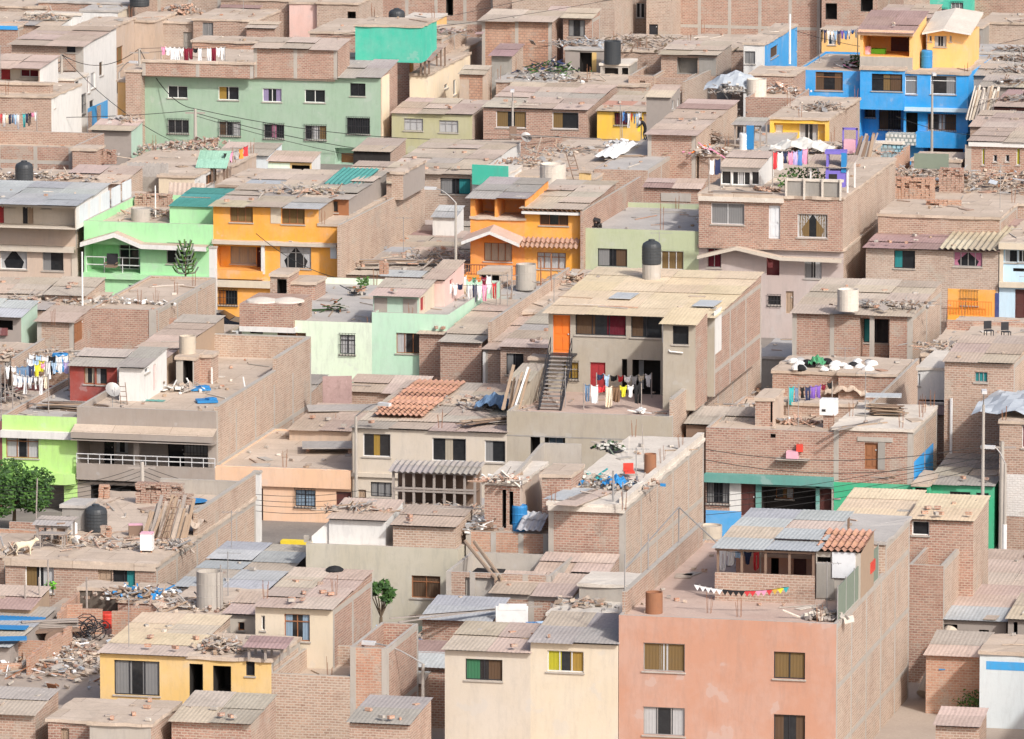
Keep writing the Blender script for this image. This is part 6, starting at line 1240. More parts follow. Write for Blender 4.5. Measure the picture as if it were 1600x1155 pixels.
j1 = t.vol(1126, 1188, 262, 291, d=4.5, on=gz, wall='white', side='white', roof='cp', alts=(), over=.3, win=[W(1127, 267, 1142, 288, n=1, fr='white'), W(1144, 268, 1172, 289, 'white:M', n=3, fr='white'), W(1174, 268, 1186, 289, n=1, fr='white')]) if 0 else t.vol(1126, 1188, 260, 291, d=4.5, on=i8b, wall='white', side='white', roof='cp', over=.3, win=[W(1127, 267, 1142, 288, n=1, fr='white'), W(1144, 268, 1172, 289, 'white:M', n=3, fr='white'), W(1174, 268, 1186, 289, n=1, fr='white')])
awning('pink metal awning over the rooftop garden of the three-storey house', 1264, 1327, 261, 300, 244, i8b, 'cp', 'whitep', .35, nf=2)
for cc_, xx_, yy_, nm in (('redp', 1345, 0, ''),): pass
washing('clothesline across the rooftop garden', (1207, 300), (1262, 294), i8b, ['red:l', 'white:l', 'navy:s', 'pink:d', 'lilac:d', 'blue:d', 'pink:d'], 2.4, 'in the rooftop garden', posts=True)
washing('short clothesline beside the white framed rooftop room', (1108, 298), (1126, 296), i8b, ['white:d', 'navy:d'], 1.9, 'beside the white framed rooftop room')
for px, py, nm, fl in ((1230, 300, 'leafy potted plant by the striped sheet in the rooftop garden', None), (1242, 292, 'tall potted plant in the middle of the rooftop garden', None), (1282, 296, 'dark potted plant under the pink awning', None), (1290, 300, 'potted plant with white flowers under the pink awning', 'whitep'), (1262, 290, 'potted shrub left of the pink awning', None)):
    potplant(nm, px, py, i8b, 1.3 if fl is None else .8, ('leafd', 'leaf', 'leaf2'), fl)
t = T('plastic_slide', 'purple and blue plastic play house with an arched opening', 'play house'); p = at(1306, 300, i8b.zr)+Vector((0, 0, .35)); t.mk(p); m = M(); m.obox(p+Vector((0, 0, .5)), (1.2, .9, 1.0), .1, 'purple'); t.part('body', m); m = M(); m.obox(p+Vector((-.5, 0, 1.5)), (.14, .9, 1.2), .1, 'purple'); m.obox(p+Vector((.5, 0, 1.5)), (.3, .9, 1.2), .1, 'bluep'); m.obox(p+Vector((0, 0, 2.1)), (1.3, .9, .2), .1, 'purple'); t.part('frame', m); m = M(); m.obox(p+Vector((-.1, -.46, .5)), (.5, .04, .6), .1, 'dark'); t.part('opening', m)
prop('shower_chair', 'blue and pink plastic high chair on the roof behind the play house', 'chair', 1328, 234, 9.0, [('seat', [(0, 0, .6, .8, .5, .9, 'pinkp')]), ('frame', [(-.45, 0, .9, .08, .08, 1.8, 'purple'), (.45, 0, .9, .08, .08, 1.8, 'purple'), (0, 0, 1.75, 1.0, .1, .12, 'purple')])]) if 0 else None
heap('orange bricks by the white framed rooftop room', 1195, 299, i8b, 2.2, 1.5, .4, 30, ['bo', 'bo', 'bk'], name='brick_heap', cat='bricks', long_=0); planks('table top of boards in front of the white framed rooftop room', 1160, 302, i8b.zr+.6, .8, 6, 3.5)
t = T('brick_house', 'brick house with purple corrugated roof over a bright orange ground floor')
i9 = t.vol(1353, 1560, 388, 515, bk=343, wall='bg', side='bt', roof='cm', alts=(), rise=.5, over=.35, win=[W(1397, 391, 1430, 419, 'teal:L', n=1, fr='dark'), W(1490, 393, 1535, 416, 'pink:T', n=4, fr='grey'), W(1501, 455, 1528, 477, 'grey:F', n=3, fr='wood', gr=1)])
t.slab_(i9, 1481, 451, 1556, 500, 'orange', .02, 'painted_wall'); t.slab_(i9, 1555, 458, 1561, 500, 'navy', .05, 'navy_pillar')
x0 = uz('Y', i9.Y0, 1470, 380)[0]; m = M(); sheets(m, x0, i9.X1+.1, i9.Y0-.4, i9.Y0+7, i9.Z1+.2, i9.Z1+.62, 'cy', amp=.05, pitch=.36); t.part('yellowish_roof', m)
a, z_ = uz('Y', i9.Y0, 1483, 490); m = M(); b = i9.X1-.3
for i in range(16): m.tube((a+(b-a)*i/15, i9.Y0-.5, z_), (a+(b-a)*i/15, i9.Y0-.5, z_+.85), .02, 'orangep', 4)
m.tube((a, i9.Y0-.5, z_+.85), (b, i9.Y0-.5, z_+.85), .03, 'orangep', 4); m.box(a, b, i9.Y0-.55, i9.Y0-.45, z_-1.5, z_, 'orange'); t.part('railing', m); loose(i9, 5, 'purple roofed brick house')
bricks('tumbled pile of orange bricks on top of the purple roofed house', 1478, 335, i9.zr+.6, 8, 3, 8, 'bo')
t = T('low_house', 'house with broad tan slab roof behind the purple corrugated roof'); q = t.vol(1372, 1562, 338, 7.0, bk=318, wall='bk2', side='bk2', roof='slabt')
t = T('plastered_house', 'light blue house with cream frame and maroon door at the right edge')
i10 = t.vol(1562, 1700, 383, 515, bk=345, wall='lblue', side='lblue', roof='slabt', win=[R(1567, 389, 1650, 447, .35, [W(1570, 390, 1590, 410, 'white:L', n=1, fr='white'), W(1591, 391, 1604, 410, n=2, fr='white'), O(1583, 419, 1610, 424, .2)], 'lblue'), D(1586, 452, 1612, 500, 'doorb'), W(1568, 389, 1569, 390)])
t.slab_(i10, 1562, 378, 1700, 388, 'cream', .4, 'ledge'); t.slab_(i10, 1562, 388, 1568, 447, 'cream', .06, 'pilaster'); t.slab_(i10, 1562, 440, 1700, 448, 'cream', .3, 'ledge')
# ================================================================== lots behind row D
t = T('low_house', 'pink roofed low brick house above the bluish metal roof', 'house')
k1 = t.vol(92, 190, 285, 5.2, bk=263, wall='bk2', side='bt', roof='cp', alts=('cp', 'cm'), swin=[W(192, 276, 200, 286, n=1)], sc=0); heap('loose bricks and scraps left of the pink roof', 75, 283, k1.Z1-.5, 8, 5, .4, 70); loose(k1, 2, 'pink roofed low house')
t = T('brick_house', 'brick house with parapet and laundry above the black water tank at the left edge')
k2 = t.vol(-60, 113, 226, 6.0, bk=206, wall='bk', side='bk', roof='slabt', par=.9, fc=3, beams=(250,), inner='bk2'); k2b = t.vol(113, 150, 235, 6.0, d=2, dy=0, wall='bk', side='bk', roof='slabt')
washing('clothesline on the brick roof at the left edge', (0, 222), (58, 219), k2, ['red:s', 'white:t', 'cream:s', 'navy:s', 'denim:s', 'lightblue:s', 'white:t', '', 'teal:t', 'navy:s', 'black:t', 'pink:k', 'white:s'], 1.9, 'on the brick roof at the left edge')
tank('black ribbed water tank above the bluish metal roof', 38, 286, 5.2, .58, 1.45); t = T('low_house', 'scrap-covered low roof behind the black tank at the left edge', 'house'); k3 = t.vol(-60, 92, 290, 5.1, bk=268, wall='bk', side='bk', roof='slabt'); heap('rags, white plastic and bricks around the black tank', 60, 280, k3, 14, 5, .5, 130, RUBM+['cloth_white'])
bricks('brick stack right of the parapet brick house', 160, 255, 5.0, 8, 3, 8, 'bk')
t = T('shack', 'weathered plank shack with sagging tan roof in front of the long green building', 'shack')
k4 = t.vol(143, 205, 204, 5.2, bk=190, wall='greywood', side='mint3', roof='ct', alts=('cp', 'cg'), over=.4); heap('boards dumped on the plank shack roof', 195, 192, k4.zr, 4, 3, .5, 40, long_=.6)
heap('large heap of bricks, boards and junk in front of the long green building', 265, 240, 3.5, 13, 8, 1.0, 200); heap('pile of red bricks and stones right of the junk heap', 320, 232, 3.5, 9, 5, 1.0, 130, ['bk', 'bo', 'conc'], long_=.05)
t = T('low_house', 'wide dusty tan slab in front of the junk heap', 'house'); k5 = t.vol(175, 340, 268, 4.4, bk=240, wall='tan', side='tan', roof='slabt'); k5b = t.vol(210, 255, 292, 3.8, bk=270, wall='bk2', side='bk2', roof='slabt')
m = M(); p = at(231, 298, 4.0); sheets(m, p.x-1.4, p.x+1.4, p.y, p.y+.06, p.z, p.z+1.8, 'cd'); thing1('roof_sheet', 'grey ribbed sheet standing beside the cream hut', 'roof sheet', m, p)
t = T('plastered_hut', 'cream plastered hut with brown side window and dusty roof', 'hut')
k6 = t.vol(248, 304, 277, 5.0, bk=263, wall='cream', side='white', roof='slabt', swin=[W(322, 275, 336, 290, 'brown:F', n=2, fr='wood'), D(310, 283, 313, 300, 'dark')]); m = M(); p = at(285, 312, 4.2); sheets(m, p.x-1, p.x+1.4, p.y, p.y+.5, p.z, p.z+1.0, 'cp'); thing1('roof_sheet', 'striped beige and brown sheet leaning on the cream hut', 'roof sheet', m, p)
awning('green corrugated lean-to with clothes hanging under it', 310, 352, 262, 285, 240, 4.2, 'cgr', 'woodd', .9, nf=2)
washing('line of bright clothes under the green lean-to', (350, 285), (388, 272), 4.2, ['black:s', 'pink:s', 'grey:s', 'orange:s', 'red:s'], 1.9, 'under the green lean-to', posts=False)
t = T('yellow_hut', 'small yellow-green and white house with a pink and grey roof', 'house')
k7 = t.vol(419, 487, 253, 5.0, bk=240, wall='yellow', side='white', roof='cp', alts=('cw',), win=[O(456, 258, 484, 275, .8)]); t.slab_(k7, 419, 254, 453, 278, 'mint', .02, 'painted_panel'); t.slab_(k7, 419, 262, 455, 265, 'cw', .6, 'small_canopy')
t = T('low_house', 'mossy tan roofed house beside the cream hut', 'house'); q = t.vol(340, 420, 292, 5.0, bk=268, wall='tan', side='tan', roof='slabt'); q2 = t.vol(338, 420, 242, 4.0, bk=226, wall='bwh', side='bwh', roof='cp', alts=('cg',))
t = T('patchwork_roof_house', 'low house with dusty patched roof left of the big tan roof', 'house'); q = t.vol(520, 640, 285, 4.8, bk=256, wall='bk2', side='bk2', roof='ct', alts=('cg', 'cp')); q2 = t.vol(552, 610, 238, 4.2, bk=219, wall='dark', side='bk2', roof='ct', alts=('cp', 'cy')); loose(q, 6, 'dusty patched roof house')
t = T('brick_house', 'brick house with a broad tan corrugated roof and a wide dark glass window')
k8 = t.vol(598, 738, 270, 5.4, bk=220, wall='bg', side='white', roof='ct', alts=('cg', 'ct'), win=[W(688, 278, 735, 303, 'teal:R grey:L', n=2, fr='dark')], over=.3); loose(k8, 8, 'house with the broad tan roof')
m = M(); p = at(766, 292, 5.0); m.obox(p+Vector((0, 0, .75)), (2.5, .08, 1.3), -.15, 'teal'); thing1('tarpaulin', 'bright teal mesh screen on the white wall beside the orange house roof', 'screen', m, p)
t = T('white_room', 'white plastered wall block behind the teal mesh screen', 'room'); q = t.vol(738, 790, 275, 5.6, bk=262, wall='white', side='white', roof='slabw')
t = T('low_house', 'flat roof covered with grey rubble and crates behind the small orange house', 'house')
k9 = t.vol(795, 930, 277, 5.2, bk=222, wall='bk2', side='bk2', roof='slabt'); heap('grey rubble, branches and crates on the flat roof, left part', 818, 258, k9, 5, 8, .7, 90); heap('scrap boards and sheets on the flat roof, right part', 880, 236, k9, 8, 9, .25, 60, long_=.6)
tank('pale concrete cylinder tank on the rubble-covered roof', 864, 292, k9, .85, 1.5, 'slabw', dome=False); t = T('timber_ladder', 'wooden ladder standing beside the pale concrete cylinder tank', 'ladder'); p = at(900, 294, k9.zr); t.mk(p)
for s_ in (0, .5): m = M(); m.tube(p+Vector((s_, 0, 0)), p+Vector((s_-.9, 1.0, 2.2)), .035, 'woodd'); t.part('rail', m)
for i in range(7): m = M(); f = .1+i*.13; m.tube(p+Vector((-.9*f, f, 2.2*f)), p+Vector((.5-.9*f, f, 2.2*f)), .025, 'woodd'); t.part('rung', m)
prop('wooden_chair', 'brown wooden chair on the rubble-covered roof', 'chair', 802, 226, k9, [('seat', [(0, 0, .45, .5, .5, .06, 'woodd')]), ('backrest', [(0, .25, .85, .5, .06, .7, 'woodd')])]+[('leg', [(a_*.2, b_*.2, .22, .05, .05, .44, 'woodd')]) for a_ in (-1, 1) for b_ in (-1, 1)], .3); dish('round grey fan-like dish beside the brown wooden chair', 822, 236, k9, .38)
planks('long wooden pole frame across the rubble-covered roof', 870, 215, k9.zr+1.0, .3, 3, 9, ang=-.05)
t = T('low_house', 'house with smooth grey slab roof where a person bends over', 'house')
k10 = t.vol(928, 1012, 264, 5.6, bk=212, wall='bk2', side='bk2', roof='slabg', par=.05); sheetcloth('white plastic sheeting along the left edge of the smooth grey slab', 945, 250, k10, 1.6, 8, .35, 'whitep'); planks('rusty bars lying on the smooth grey slab', 975, 246, k10, 1, 6, 3, ang=.5)
heap('white sacks and rags at the top of the smooth grey slab', 968, 228, k10, 3, 3, .6, 40, ['whitep', 'cloth_white', 'cloth_grey'], name='rag_heap', cat='rags', long_=0)
t = T('orange_wall', 'small orange gable wall at the left edge of the grey slab roof', 'wall'); q = t.vol(905, 922, 270, 6.4, d=.4, wall='yellow', side='yellow', roof='slabt')
washing('clothesline in front of the yellow hut wall', (972, 216), (1002, 218), k10, ['blue:s', 'navy:s', 'white:t', 'red:s', 'denim:s', 'lightblue:t', 'white:t'], 1.8, 'in front of the yellow wooden house')
# person
pp = at(1008, 219, k10.zr); pe = T('person', 'person in black clothes bending forward beside the hanging clothes', 'person'); pe.mk(pp); sk = .95
def pv(x, y, z): return Vector((x, y, z))*sk
vs = [(pv(0, 0, .90), (.15, .12)), (pv(-.06, -.05, 1.12), (.14, .11)), (pv(-.16, -.1, 1.30), (.16, .11)), (pv(-.24, -.14, 1.40), (.06, .06))]; es = [(0, 1), (1, 2), (2, 3)]
body_mat = 'cloth_black'
for s_ in (-1, 1):
    k = len(vs); vs += [(pv(.02, .09*s_, .82), (.085, .085)), (pv(-.05+.04*s_, .1*s_, .48), (.065, .065)), (pv(.03+.05*s_, .1*s_, .1), (.045, .045)), (pv(-.07+.05*s_, .1*s_, .03), (.04, .03))]; es += [(0, k), (k, k+1), (k+1, k+2), (k+2, k+3)]
    k = len(vs); vs += [(pv(-.16, -.1+.17*s_, 1.30), (.06, .06)), (pv(-.30, -.1+.2*s_, 1.08), (.045, .045)), (pv(-.46, -.12+.16*s_, .98), (.035, .035))]; es += [(2, k), (k, k+1), (k+1, k+2)]
skin_body('body', vs, es, body_mat, pe.root, None)
m = M(); hc = pp+pv(-.30, -.17, 1.50); m.lathe(hc, [(.04, -.13), (.085, -.07), (.1, 0), (.095, .06), (.05, .115)], 'skin', 14); m.obox(hc+Vector((-.1, -.03, -.01)), (.04, .035, .05), 0, 'skin'); pe.part('head', m, True); m = M(); m.lathe(hc+Vector((.02, .01, .03)), [(.108, -.05), (.112, .02), (.09, .08), (.03, .12)], 'hair', 14); pe.part('hair', m, True)
for s_ in (-1, 1):
    m = M(); h0 = pp+pv(-.46, -.12+.16*s_, .98); m.obox(h0+Vector((-.05, 0, -.02)), (.09, .08, .03), 0, 'skin')
    for f in range(4): b0_ = h0+Vector((-.09, -.03+.02*f, -.02)); m.tube(b0_, b0_+Vector((-.04, 0, -.01)), .009, 'skin', 5); m.tube(b0_+Vector((-.04, 0, -.01)), b0_+Vector((-.05-.008*(f % 2), 0, -.045)), .008, 'skin', 5)
    m.tube(h0+Vector((-.03, -.04*s_, -.02)), h0+Vector((-.06, -.065*s_, -.04)), .01, 'skin', 5); pe.part('hand', m)
m = M(); q_ = pp+pv(-.42, -.1, .8); m.obox(q_, (.2, .12, .35), .2, 'yellowp'); thing1('cloth', 'yellow cloth held by the bending person in black', 'cloth', m, q_)
t = T('brick_house', 'tall narrow brick house with pinkish patched sheet roof and long side wall')
k11 = t.vol(1012, 1087, 210, 7.0, bk=158, wall='bk', side='bt', roof='cp', alts=('cm', 'cg', 'ct'), fc=1, over=.4, rise=.5, sc=0); loose(k11, 6, 'tall narrow brick house')
t = T('low_house', 'brick terrace littered with potted flowers and junk beside the tall narrow brick house', 'house')
k12 = t.vol(1092, 1160, 244, 5.6, bk=224, wall='bk2', side='bk2', roof='slabt'); heap('mound of junk and flowers on the littered brick terrace', 1108, 240, k12, 6, 3, .6, 90, RUBM+['cloth_pink', 'cloth_white', 'orangep']); heap('spiky dry branches by the littered brick terrace', 1100, 225, k12, 4, 3, 1.4, 60, ['greywood', 'woodd'], name='branch_heap', cat='branches', long_=.95)
awning('broken grey shelter on thin posts beside the yellow-fronted hut', 1146, 1190, 196, 232, 186, 5.6, 'cg', alts=('cd',), nf=2); t = T('low_house', 'grey concrete patio under the broken shelter', 'house'); q = t.vol(1130, 1205, 236, 5.5, bk=200, wall='bk2', side='bk2', roof='slabg')
m = M(); p = at(1172, 236, 5.7); m.obox(p+Vector((0, 0, .9)), (.5, .1, 1.6), 0, 'bluep'); thing1('towel', 'blue towel hanging in the broken grey shelter', 'towel', m, p); barrel('white plastic drum on the concrete patio', 1163, 236, q, .35, 1.2, 'whitep')
t = T('yellow_hut', 'small yellow-fronted house with white door and scrap-strewn roof')
k13 = t.vol(1203, 1296, 186, 6.6, bk=155, wall='yellow2', side='bt', roof='slabt', sc=0, win=[R(1209, 192, 1289, 233, .5, [D(1211, 195, 1223, 232, 'whitep'), W(1249, 193, 1278, 221, 'white:B', n=2, fr='white')], 'yellow2')]); heap('loose boards and rags on the yellow-fronted house roof', 1285, 170, k13, 4, 5, .3, 110, ['greywood', 'woodd', 'stuffd', 'metal'], long_=.7)
t = T('low_house', 'junk-filled flat roof behind the rooftop garden', 'house'); k14 = t.vol(1195, 1345, 246, 6.4, bk=226, wall='bt', side='bt', roof='slabt'); heap('crates, boards and pots behind the rooftop garden', 1300, 240, k14, 11, 4, .8, 150); sheetcloth('crumpled white sheet hanging in front of the yellow-fronted house', 1252, 243, k14, 4.2, 1.6, .9, 'cloth_grey2', amp=.4)
prop('plastic_chair', 'purple and pink plastic high chair on the junk-filled roof', 'chair', 1328, 243, k14, [('seat', [(0, 0, .6, .75, .5, .9, 'pinkp')]), ('frame', [(-.45, 0, .9, .1, .1, 1.8, 'purple'), (.45, 0, .9, .1, .1, 1.8, 'purple'), (0, 0, 1.75, 1.0, .1, .14, 'purple')])])
planks('thick bundle of poles leaning at the right of the junk-filled roof', 1352, 250, k14, 1.1, 12, 1.8, True)
t = T('block_screen', 'light blue pierced block wall in front of the bright blue house', 'wall'); q = t.vol(1360, 1410, 224, 5.4, d=.4, wall='blockblue', side='blockblue', roof='slabw')
run_wall('brick_wall', 'tan brick wall with broken coping slanting past the blue block screen', [(1368, 262), (1420, 226)], 5.2, 0, 'bo', stagger=True)
t = T('shack', 'grey plank yard shed below the bright blue house', 'shack'); k15 = t.vol(1424, 1500, 252, 4.4, bk=243, wall='greywood', side='greywood', roof='slabt', win=[]); heap('planks, panels and rags around the grey plank shed', 1450, 285, 3.0, 18, 12, 1.6, 260, long_=.5)
t = T('low_house', 'flat dusty yard roof in the middle of the scrap yards', 'house'); k16 = t.vol(1375, 1650, 315, 3.2, bk=262, wall='bk2', side='bk2', roof='slabt'); heap('huge scrap heap of metal, wood and plastic in the right yard', 1545, 292, k16, 26, 12, 1.5, 330, RUBM+['blackm', 'tarp', 'rust'], long_=.5); heap('scrap heap of boards and sacks in the left yard', 1400, 285, k16, 8, 12, 1.4, 170)
bricks('large stack of new orange bricks in the scrap yard', 1425, 315, k16, 12, 5, 14, 'bo'); bricks('brick pillar stack left of the scrap yard', 1378, 312, k16, 7, 3, 20, 'bo'); bricks('grey-brown brick stack right of the orange one', 1490, 300, k16, 6, 3, 14, 'bk')
m = M(); p = at(1455, 280, 4.0); m.obox(p+Vector((0, 0, 1.2)), (2.3, .1, 1.0), .05, 'mesh'); thing1('board_panel', 'greenish board panel leaning in the scrap yard', 'panel', m, p)
t = T('brick_house', 'brick house with pierced arches, white coping and pink roof at the right edge')
k17 = t.vol(1514, 1680, 221, 5.8, bk=181, wall='bk', side='bk', roof='cp', alts=('cp', 'ct'), win=[W(1534, 232, 1539, 258, 'yellow:F', n=1), W(1552, 242, 1558, 253, n=1), W(1571, 242, 1577, 253, n=1), W(1588, 232, 1594, 258, 'yellow:F', n=1)]); t.slab_(k17, 1514, 221, 1680, 228, 'white', .2, 'coping'); t.slab_(k17, 1508, 226, 1518, 270, 'conc', .03, 'pillar')
# ================================================================== ROW F
t = T('plastered_house', 'long sea-green two-storey building with two rows of small windows')
f1 = t.vol(220, 522, 119, 265, bk=82, wall='green', side='bt', roof='slabt', win=[W(262, 134, 293, 153, n=2, fr='white'), W(341, 135, 373, 156, 'gold:L', n=2, fr='white'), W(410, 138, 440, 159, 'lilac:B', n=2, fr='white'), W(476, 140, 508, 160, n=2, fr='white'),
   W(262, 187, 295, 208, n=3, fr='grey', gr=1), W(342, 190, 376, 212, 'brown:L white:R', n=3, fr='grey', gr=1), W(412, 194, 444, 216, 'pink:M', n=2, fr='grey', gr=1), W(476, 196, 510, 218, 'white:M ochre:R', n=3, fr='grey', gr=1)])
f1w = t.vol(522, 595, 121, 265, bk=97, wall='green', side='bk', roof='cd', alts=('cd',), over=.3, pname='wing_wall', rise=.6, sc=0, win=[W(547, 130, 571, 150, n=2, fr='dark'), W(542, 184, 578, 209, n=3, fr='dark', gr=1), R(523, 231, 560, 262, 1.0, [D(533, 239, 552, 258, 'woodb')], 'mint3')])
t.sband(f1w, 596, 121, 608, 330, 'creamy', .02, 'painted_band')
f1b = t.vol(396, 527, 76, 121, bk=62, on=f1, wall='bk', side='bk', roof='ct', over=.3, pname='upper_wall', fc=2, sc=0); f1c = t.vol(222, 396, 97, 118, d=.3, on=f1, wall='bk', side='bk', roof='slabt', fc=2, sc=0, pname='parapet')
washing('long clothesline on the brick terrace above the green building', (252, 117), (352, 118), f1, ['pink:s', 'white:s', 'white:l', 'white:l', 'white:s', 'maroon:l', 'maroon:d', 'black:k', 'white:l', '', 'white:l', 'maroon:l', 'white:s', 'white:t'], 2.0, 'on the brick terrace above the green building')
f1d = t.vol(262, 395, 62 if 0 else 88, 112, d=.3, on=f1, wall='bk', side='bk', roof='slabt', pname='rear_wall') if 0 else None
t = T('billboard_wall', 'large turquoise painted rooftop wall above the green building', 'wall'); f2 = t.vol(555, 658, 41, 96, d=5, on=f1, wall='teal', side='teal', roof='slabt', sc=0)
t = T('plastered_house', 'cream side-walled house with a railed terrace behind the green wing'); f3 = t.vol(640, 668, 118, 8.0 if 0 else 265, d=14, dy=13, wall='creamy', side='creamy', roof='slabt', sc=0, swin=[W(694, 133, 700, 140, n=1), W(708, 126, 713, 150, n=1, fr='white')])
awning('brown lilac lean-to roof over the railed terrace behind the green wing', 655, 672, 94, 116, 68, f3, 'cm', 'woodd', .6, alts=('cp',), nf=2)
t = T('plastered_house', 'olive green single-storey house with two white-framed windows'); f4 = t.vol(612, 738, 177, 265, bk=157, wall='olive', side='bg', roof='cp', alts=('ct',), sc=0, win=[W(631, 185, 661, 204, 'white:F', n=3, fr='grey', h=1), W(686, 188, 716, 207, 'white:F', n=3, fr='grey', h=1)]); loose(f4, 3, 'olive green house')
t = T('brick_house', 'brick house with pinkish sheet roof and two brown-curtained windows'); f5 = t.vol(755, 918, 169, 265, bk=132, wall='bk', side='bk', roof='cp', alts=('ct', 'cg', 'cp'), sc=0, fc=0, rise=.6, win=[W(775, 173, 822, 199, 'ochre:L ochre:R', n=1, fr='metal'), W(863, 175, 904, 201, 'ochre:L', n=1, fr='metal')]); loose(f5, 14, 'brown-curtained brick house')
t = T('yellow_house', 'yellow boarded house with a louvred window and turquoise side wall', 'house'); f6 = t.vol(933, 1026, 174, 265, bk=146, wall='yellow2', side='tealw' if 0 else 'mint3', roof='ct', alts=('cp', 'cg', 'cr'), sc=0, win=[W(960, 176, 981, 195, 'maroon:F', n=1, fr='dark', gr=1)]); t.slab_(f6, 1006, 178, 1026, 202, 'wood', .03, 'board_panel'); loose(f6, 6, 'yellow boarded house')
t = T('low_house', 'grey-white sheet roof house behind the yellow boarded house', 'house'); q = t.vol(1010, 1048, 152, 7, bk=137, wall='greywood', side='greywood', roof='ct', alts=('cw', 'cp'), swin=[W(1050, 158, 1054, 172, n=1), W(1058, 155, 1061, 168, n=1)])
for i, (xl, xr, yt, z_, bk_, lb) in enumerate(((1012, 1052, 118, 4.9, 104, 'roofless brick room left of the grey opening'), (1052, 1105, 122, 4.7, 112, 'roofless concrete room beside the slanting tan wall'))):
    t = T('roofless_house', lb, 'house'); t.vol(xl-30, xr-30, yt, z_, bk=bk_, wall='bk2', side='bt', roof='slabt', par=.9, sc=0, inner='bk2', win=[O(xl-12, yt+8, xl-4, yt+24, .6)] if i == 0 else ())
run_wall('brick_wall', 'slanting tan wall running back from the roofless concrete room', [(1068, 128), (1120, 104)], 5.0, 0, 'bt')
t = T('brick_house', 'brick house with tan ribbed roof, grey door panel and wide opening'); f7 = t.vol(1033, 1120, 86, 6.0, bk=67, wall='bk2', side='bt', roof='ct', alts=('cg', 'ct'), over=.4, sc=0, win=[R(1058, 90, 1090, 116, 1.0, [], 'concd')]); t.slab_(f7, 1092, 90, 1119, 118, 'concd', .02, 'grey_panel'); loose(f7, 5, 'tan ribbed roof house')
t = T('low_house', 'long flat dusty roof strewn with dead branches', 'house'); f8 = t.vol(935, 1060, 80, 5.4, bk=58, wall='bk2', side='bk2', roof='slabt'); heap('dead branches spread over the long dusty roof', 1015, 72, f8, 18, 12, .9, 160, ['greywood', 'woodd', 'trunk', 'stuffd'], name='branch_heap', cat='branches', long_=.8)
f8b = t.vol(1060, 1190, 76, 5.6, bk=58, wall='bk2', side='bk2', roof='slabt')
t = T('shack', 'dark wooden shack with flat scrap roof beside the black barrel tank', 'shack'); f9 = t.vol(883, 945, 78, 5.8, bk=66, wall='greywood', side='greywood', roof='slabg', win=[O(906, 82, 926, 118, .8)]); heap('scrap sheets on the dark wooden shack roof', 915, 70, f9, 9, 5, .4, 80, ['greywood', 'metal', 'tarp', 'woodd', 'cp'], long_=.5); t.slab_(f9, 925, 82, 932, 112, 'yellow', .03, 'yellow_board')
tank('tall dark grey barrel tank beside the dark wooden shack', 957, 100, 5.1, .62, 1.7, 'tank', dome=False); t = T('block_hut', 'small concrete platform under the dark barrel tank', 'hut'); q = t.vol(938, 982, 102, 5.0, bk=96, wall='conc', side='conc', roof='slabw', win=[O(945, 106, 966, 120, .4), O(972, 106, 982, 118, .4)])
t = T('low_house', 'low roof with white rubble in front of the dark wooden shack', 'house'); f10 = t.vol(800, 1010, 131, 4.2, bk=118, wall='bk2', side='bk2', roof='slabt'); heap('white and grey rubble on the low roof', 865, 126, f10, 9, 4, .6, 90, ['whitep', 'conc', 'greywood', 'metal', 'woodd']); heap('motorbike parts, plants and bent metal near the brick passage', 862, 114, 4.5, 6, 6, 1.4, 110, ['blackm', 'metal', 'leafd', 'leaf2', 'cloth_navy', 'greywood'], name='scrap_heap', cat='scrap', long_=.5)
t = T('brick_house', 'small brick upper house with white roof and dark window'); f11 = t.vol(880, 925, 29, 7.3, bk=17, wall='bk', side='bk', roof='ct', alts=('ct',), sc=1, over=.4, win=[W(888, 31, 914, 57, 'grey:B', n=3, fr='dark')]); f11b = t.vol(856, 884, 22, 7.0, bk=13, dy=1, wall='dark', side='dark', roof='cm', alts=('cp',))
t = T('brick_house', 'pierced brick house with sagging tan sheet roof'); f12 = t.vol(753, 862, 33, 7.1, bk=19, wall='lattice', side='bk', roof='ct', alts=('ct', 'cg'), over=.5, fc=2, rise=.3, sc=0)
t = T('low_house', 'lilac roofed grey wall house in front of the pierced brick house', 'house'); f13 = t.vol(768, 800, 87, 5.7, bk=72, wall='bwh' if 0 else 'concd', side='bt', roof='cm', alts=('cm',), over=.4, sc=0)
t = T('brick_house', 'small half-built pierced brick house with plank roof'); f14 = t.vol(718, 757, 117, 4.9, bk=106, wall='lattice', side='bt', roof='ct', alts=('cg', 'cd'), sc=0, swin=[O(768, 116, 775, 134, .4)]); t.slab_(f14, 718, 124, 733, 160, 'tan', .02, 'plastered_wall'); t.slab_(f14, 754, 118, 762, 160, 'tan', .02, 'plastered_wall')
t = T('low_house', 'grey flat roof terrace behind the pinkish sheet roof', 'house'); f15 = t.vol(775, 870, 128, 4.3, bk=116, wall='bk2', side='bk2', roof='slabg')
t = T('brick_house', 'tall tan side-walled house with stepped parapet above the railed terrace'); f16 = t.vol(646, 690, 60, 6.3, bk=42, wall='bk2', side='bt', roof='slabt', sc=1); f16b = t.vol(690, 714, 84, 5.6, bk=46 if 0 else 62, dy=6, wall='bt', side='bt', roof='slabt', sc=1); heap('dark scrap sheets on the tall tan side-walled house', 690, 52, f16, 8, 5, .4, 60, ['woodd', 'cm', 'greywood', 'metal'])
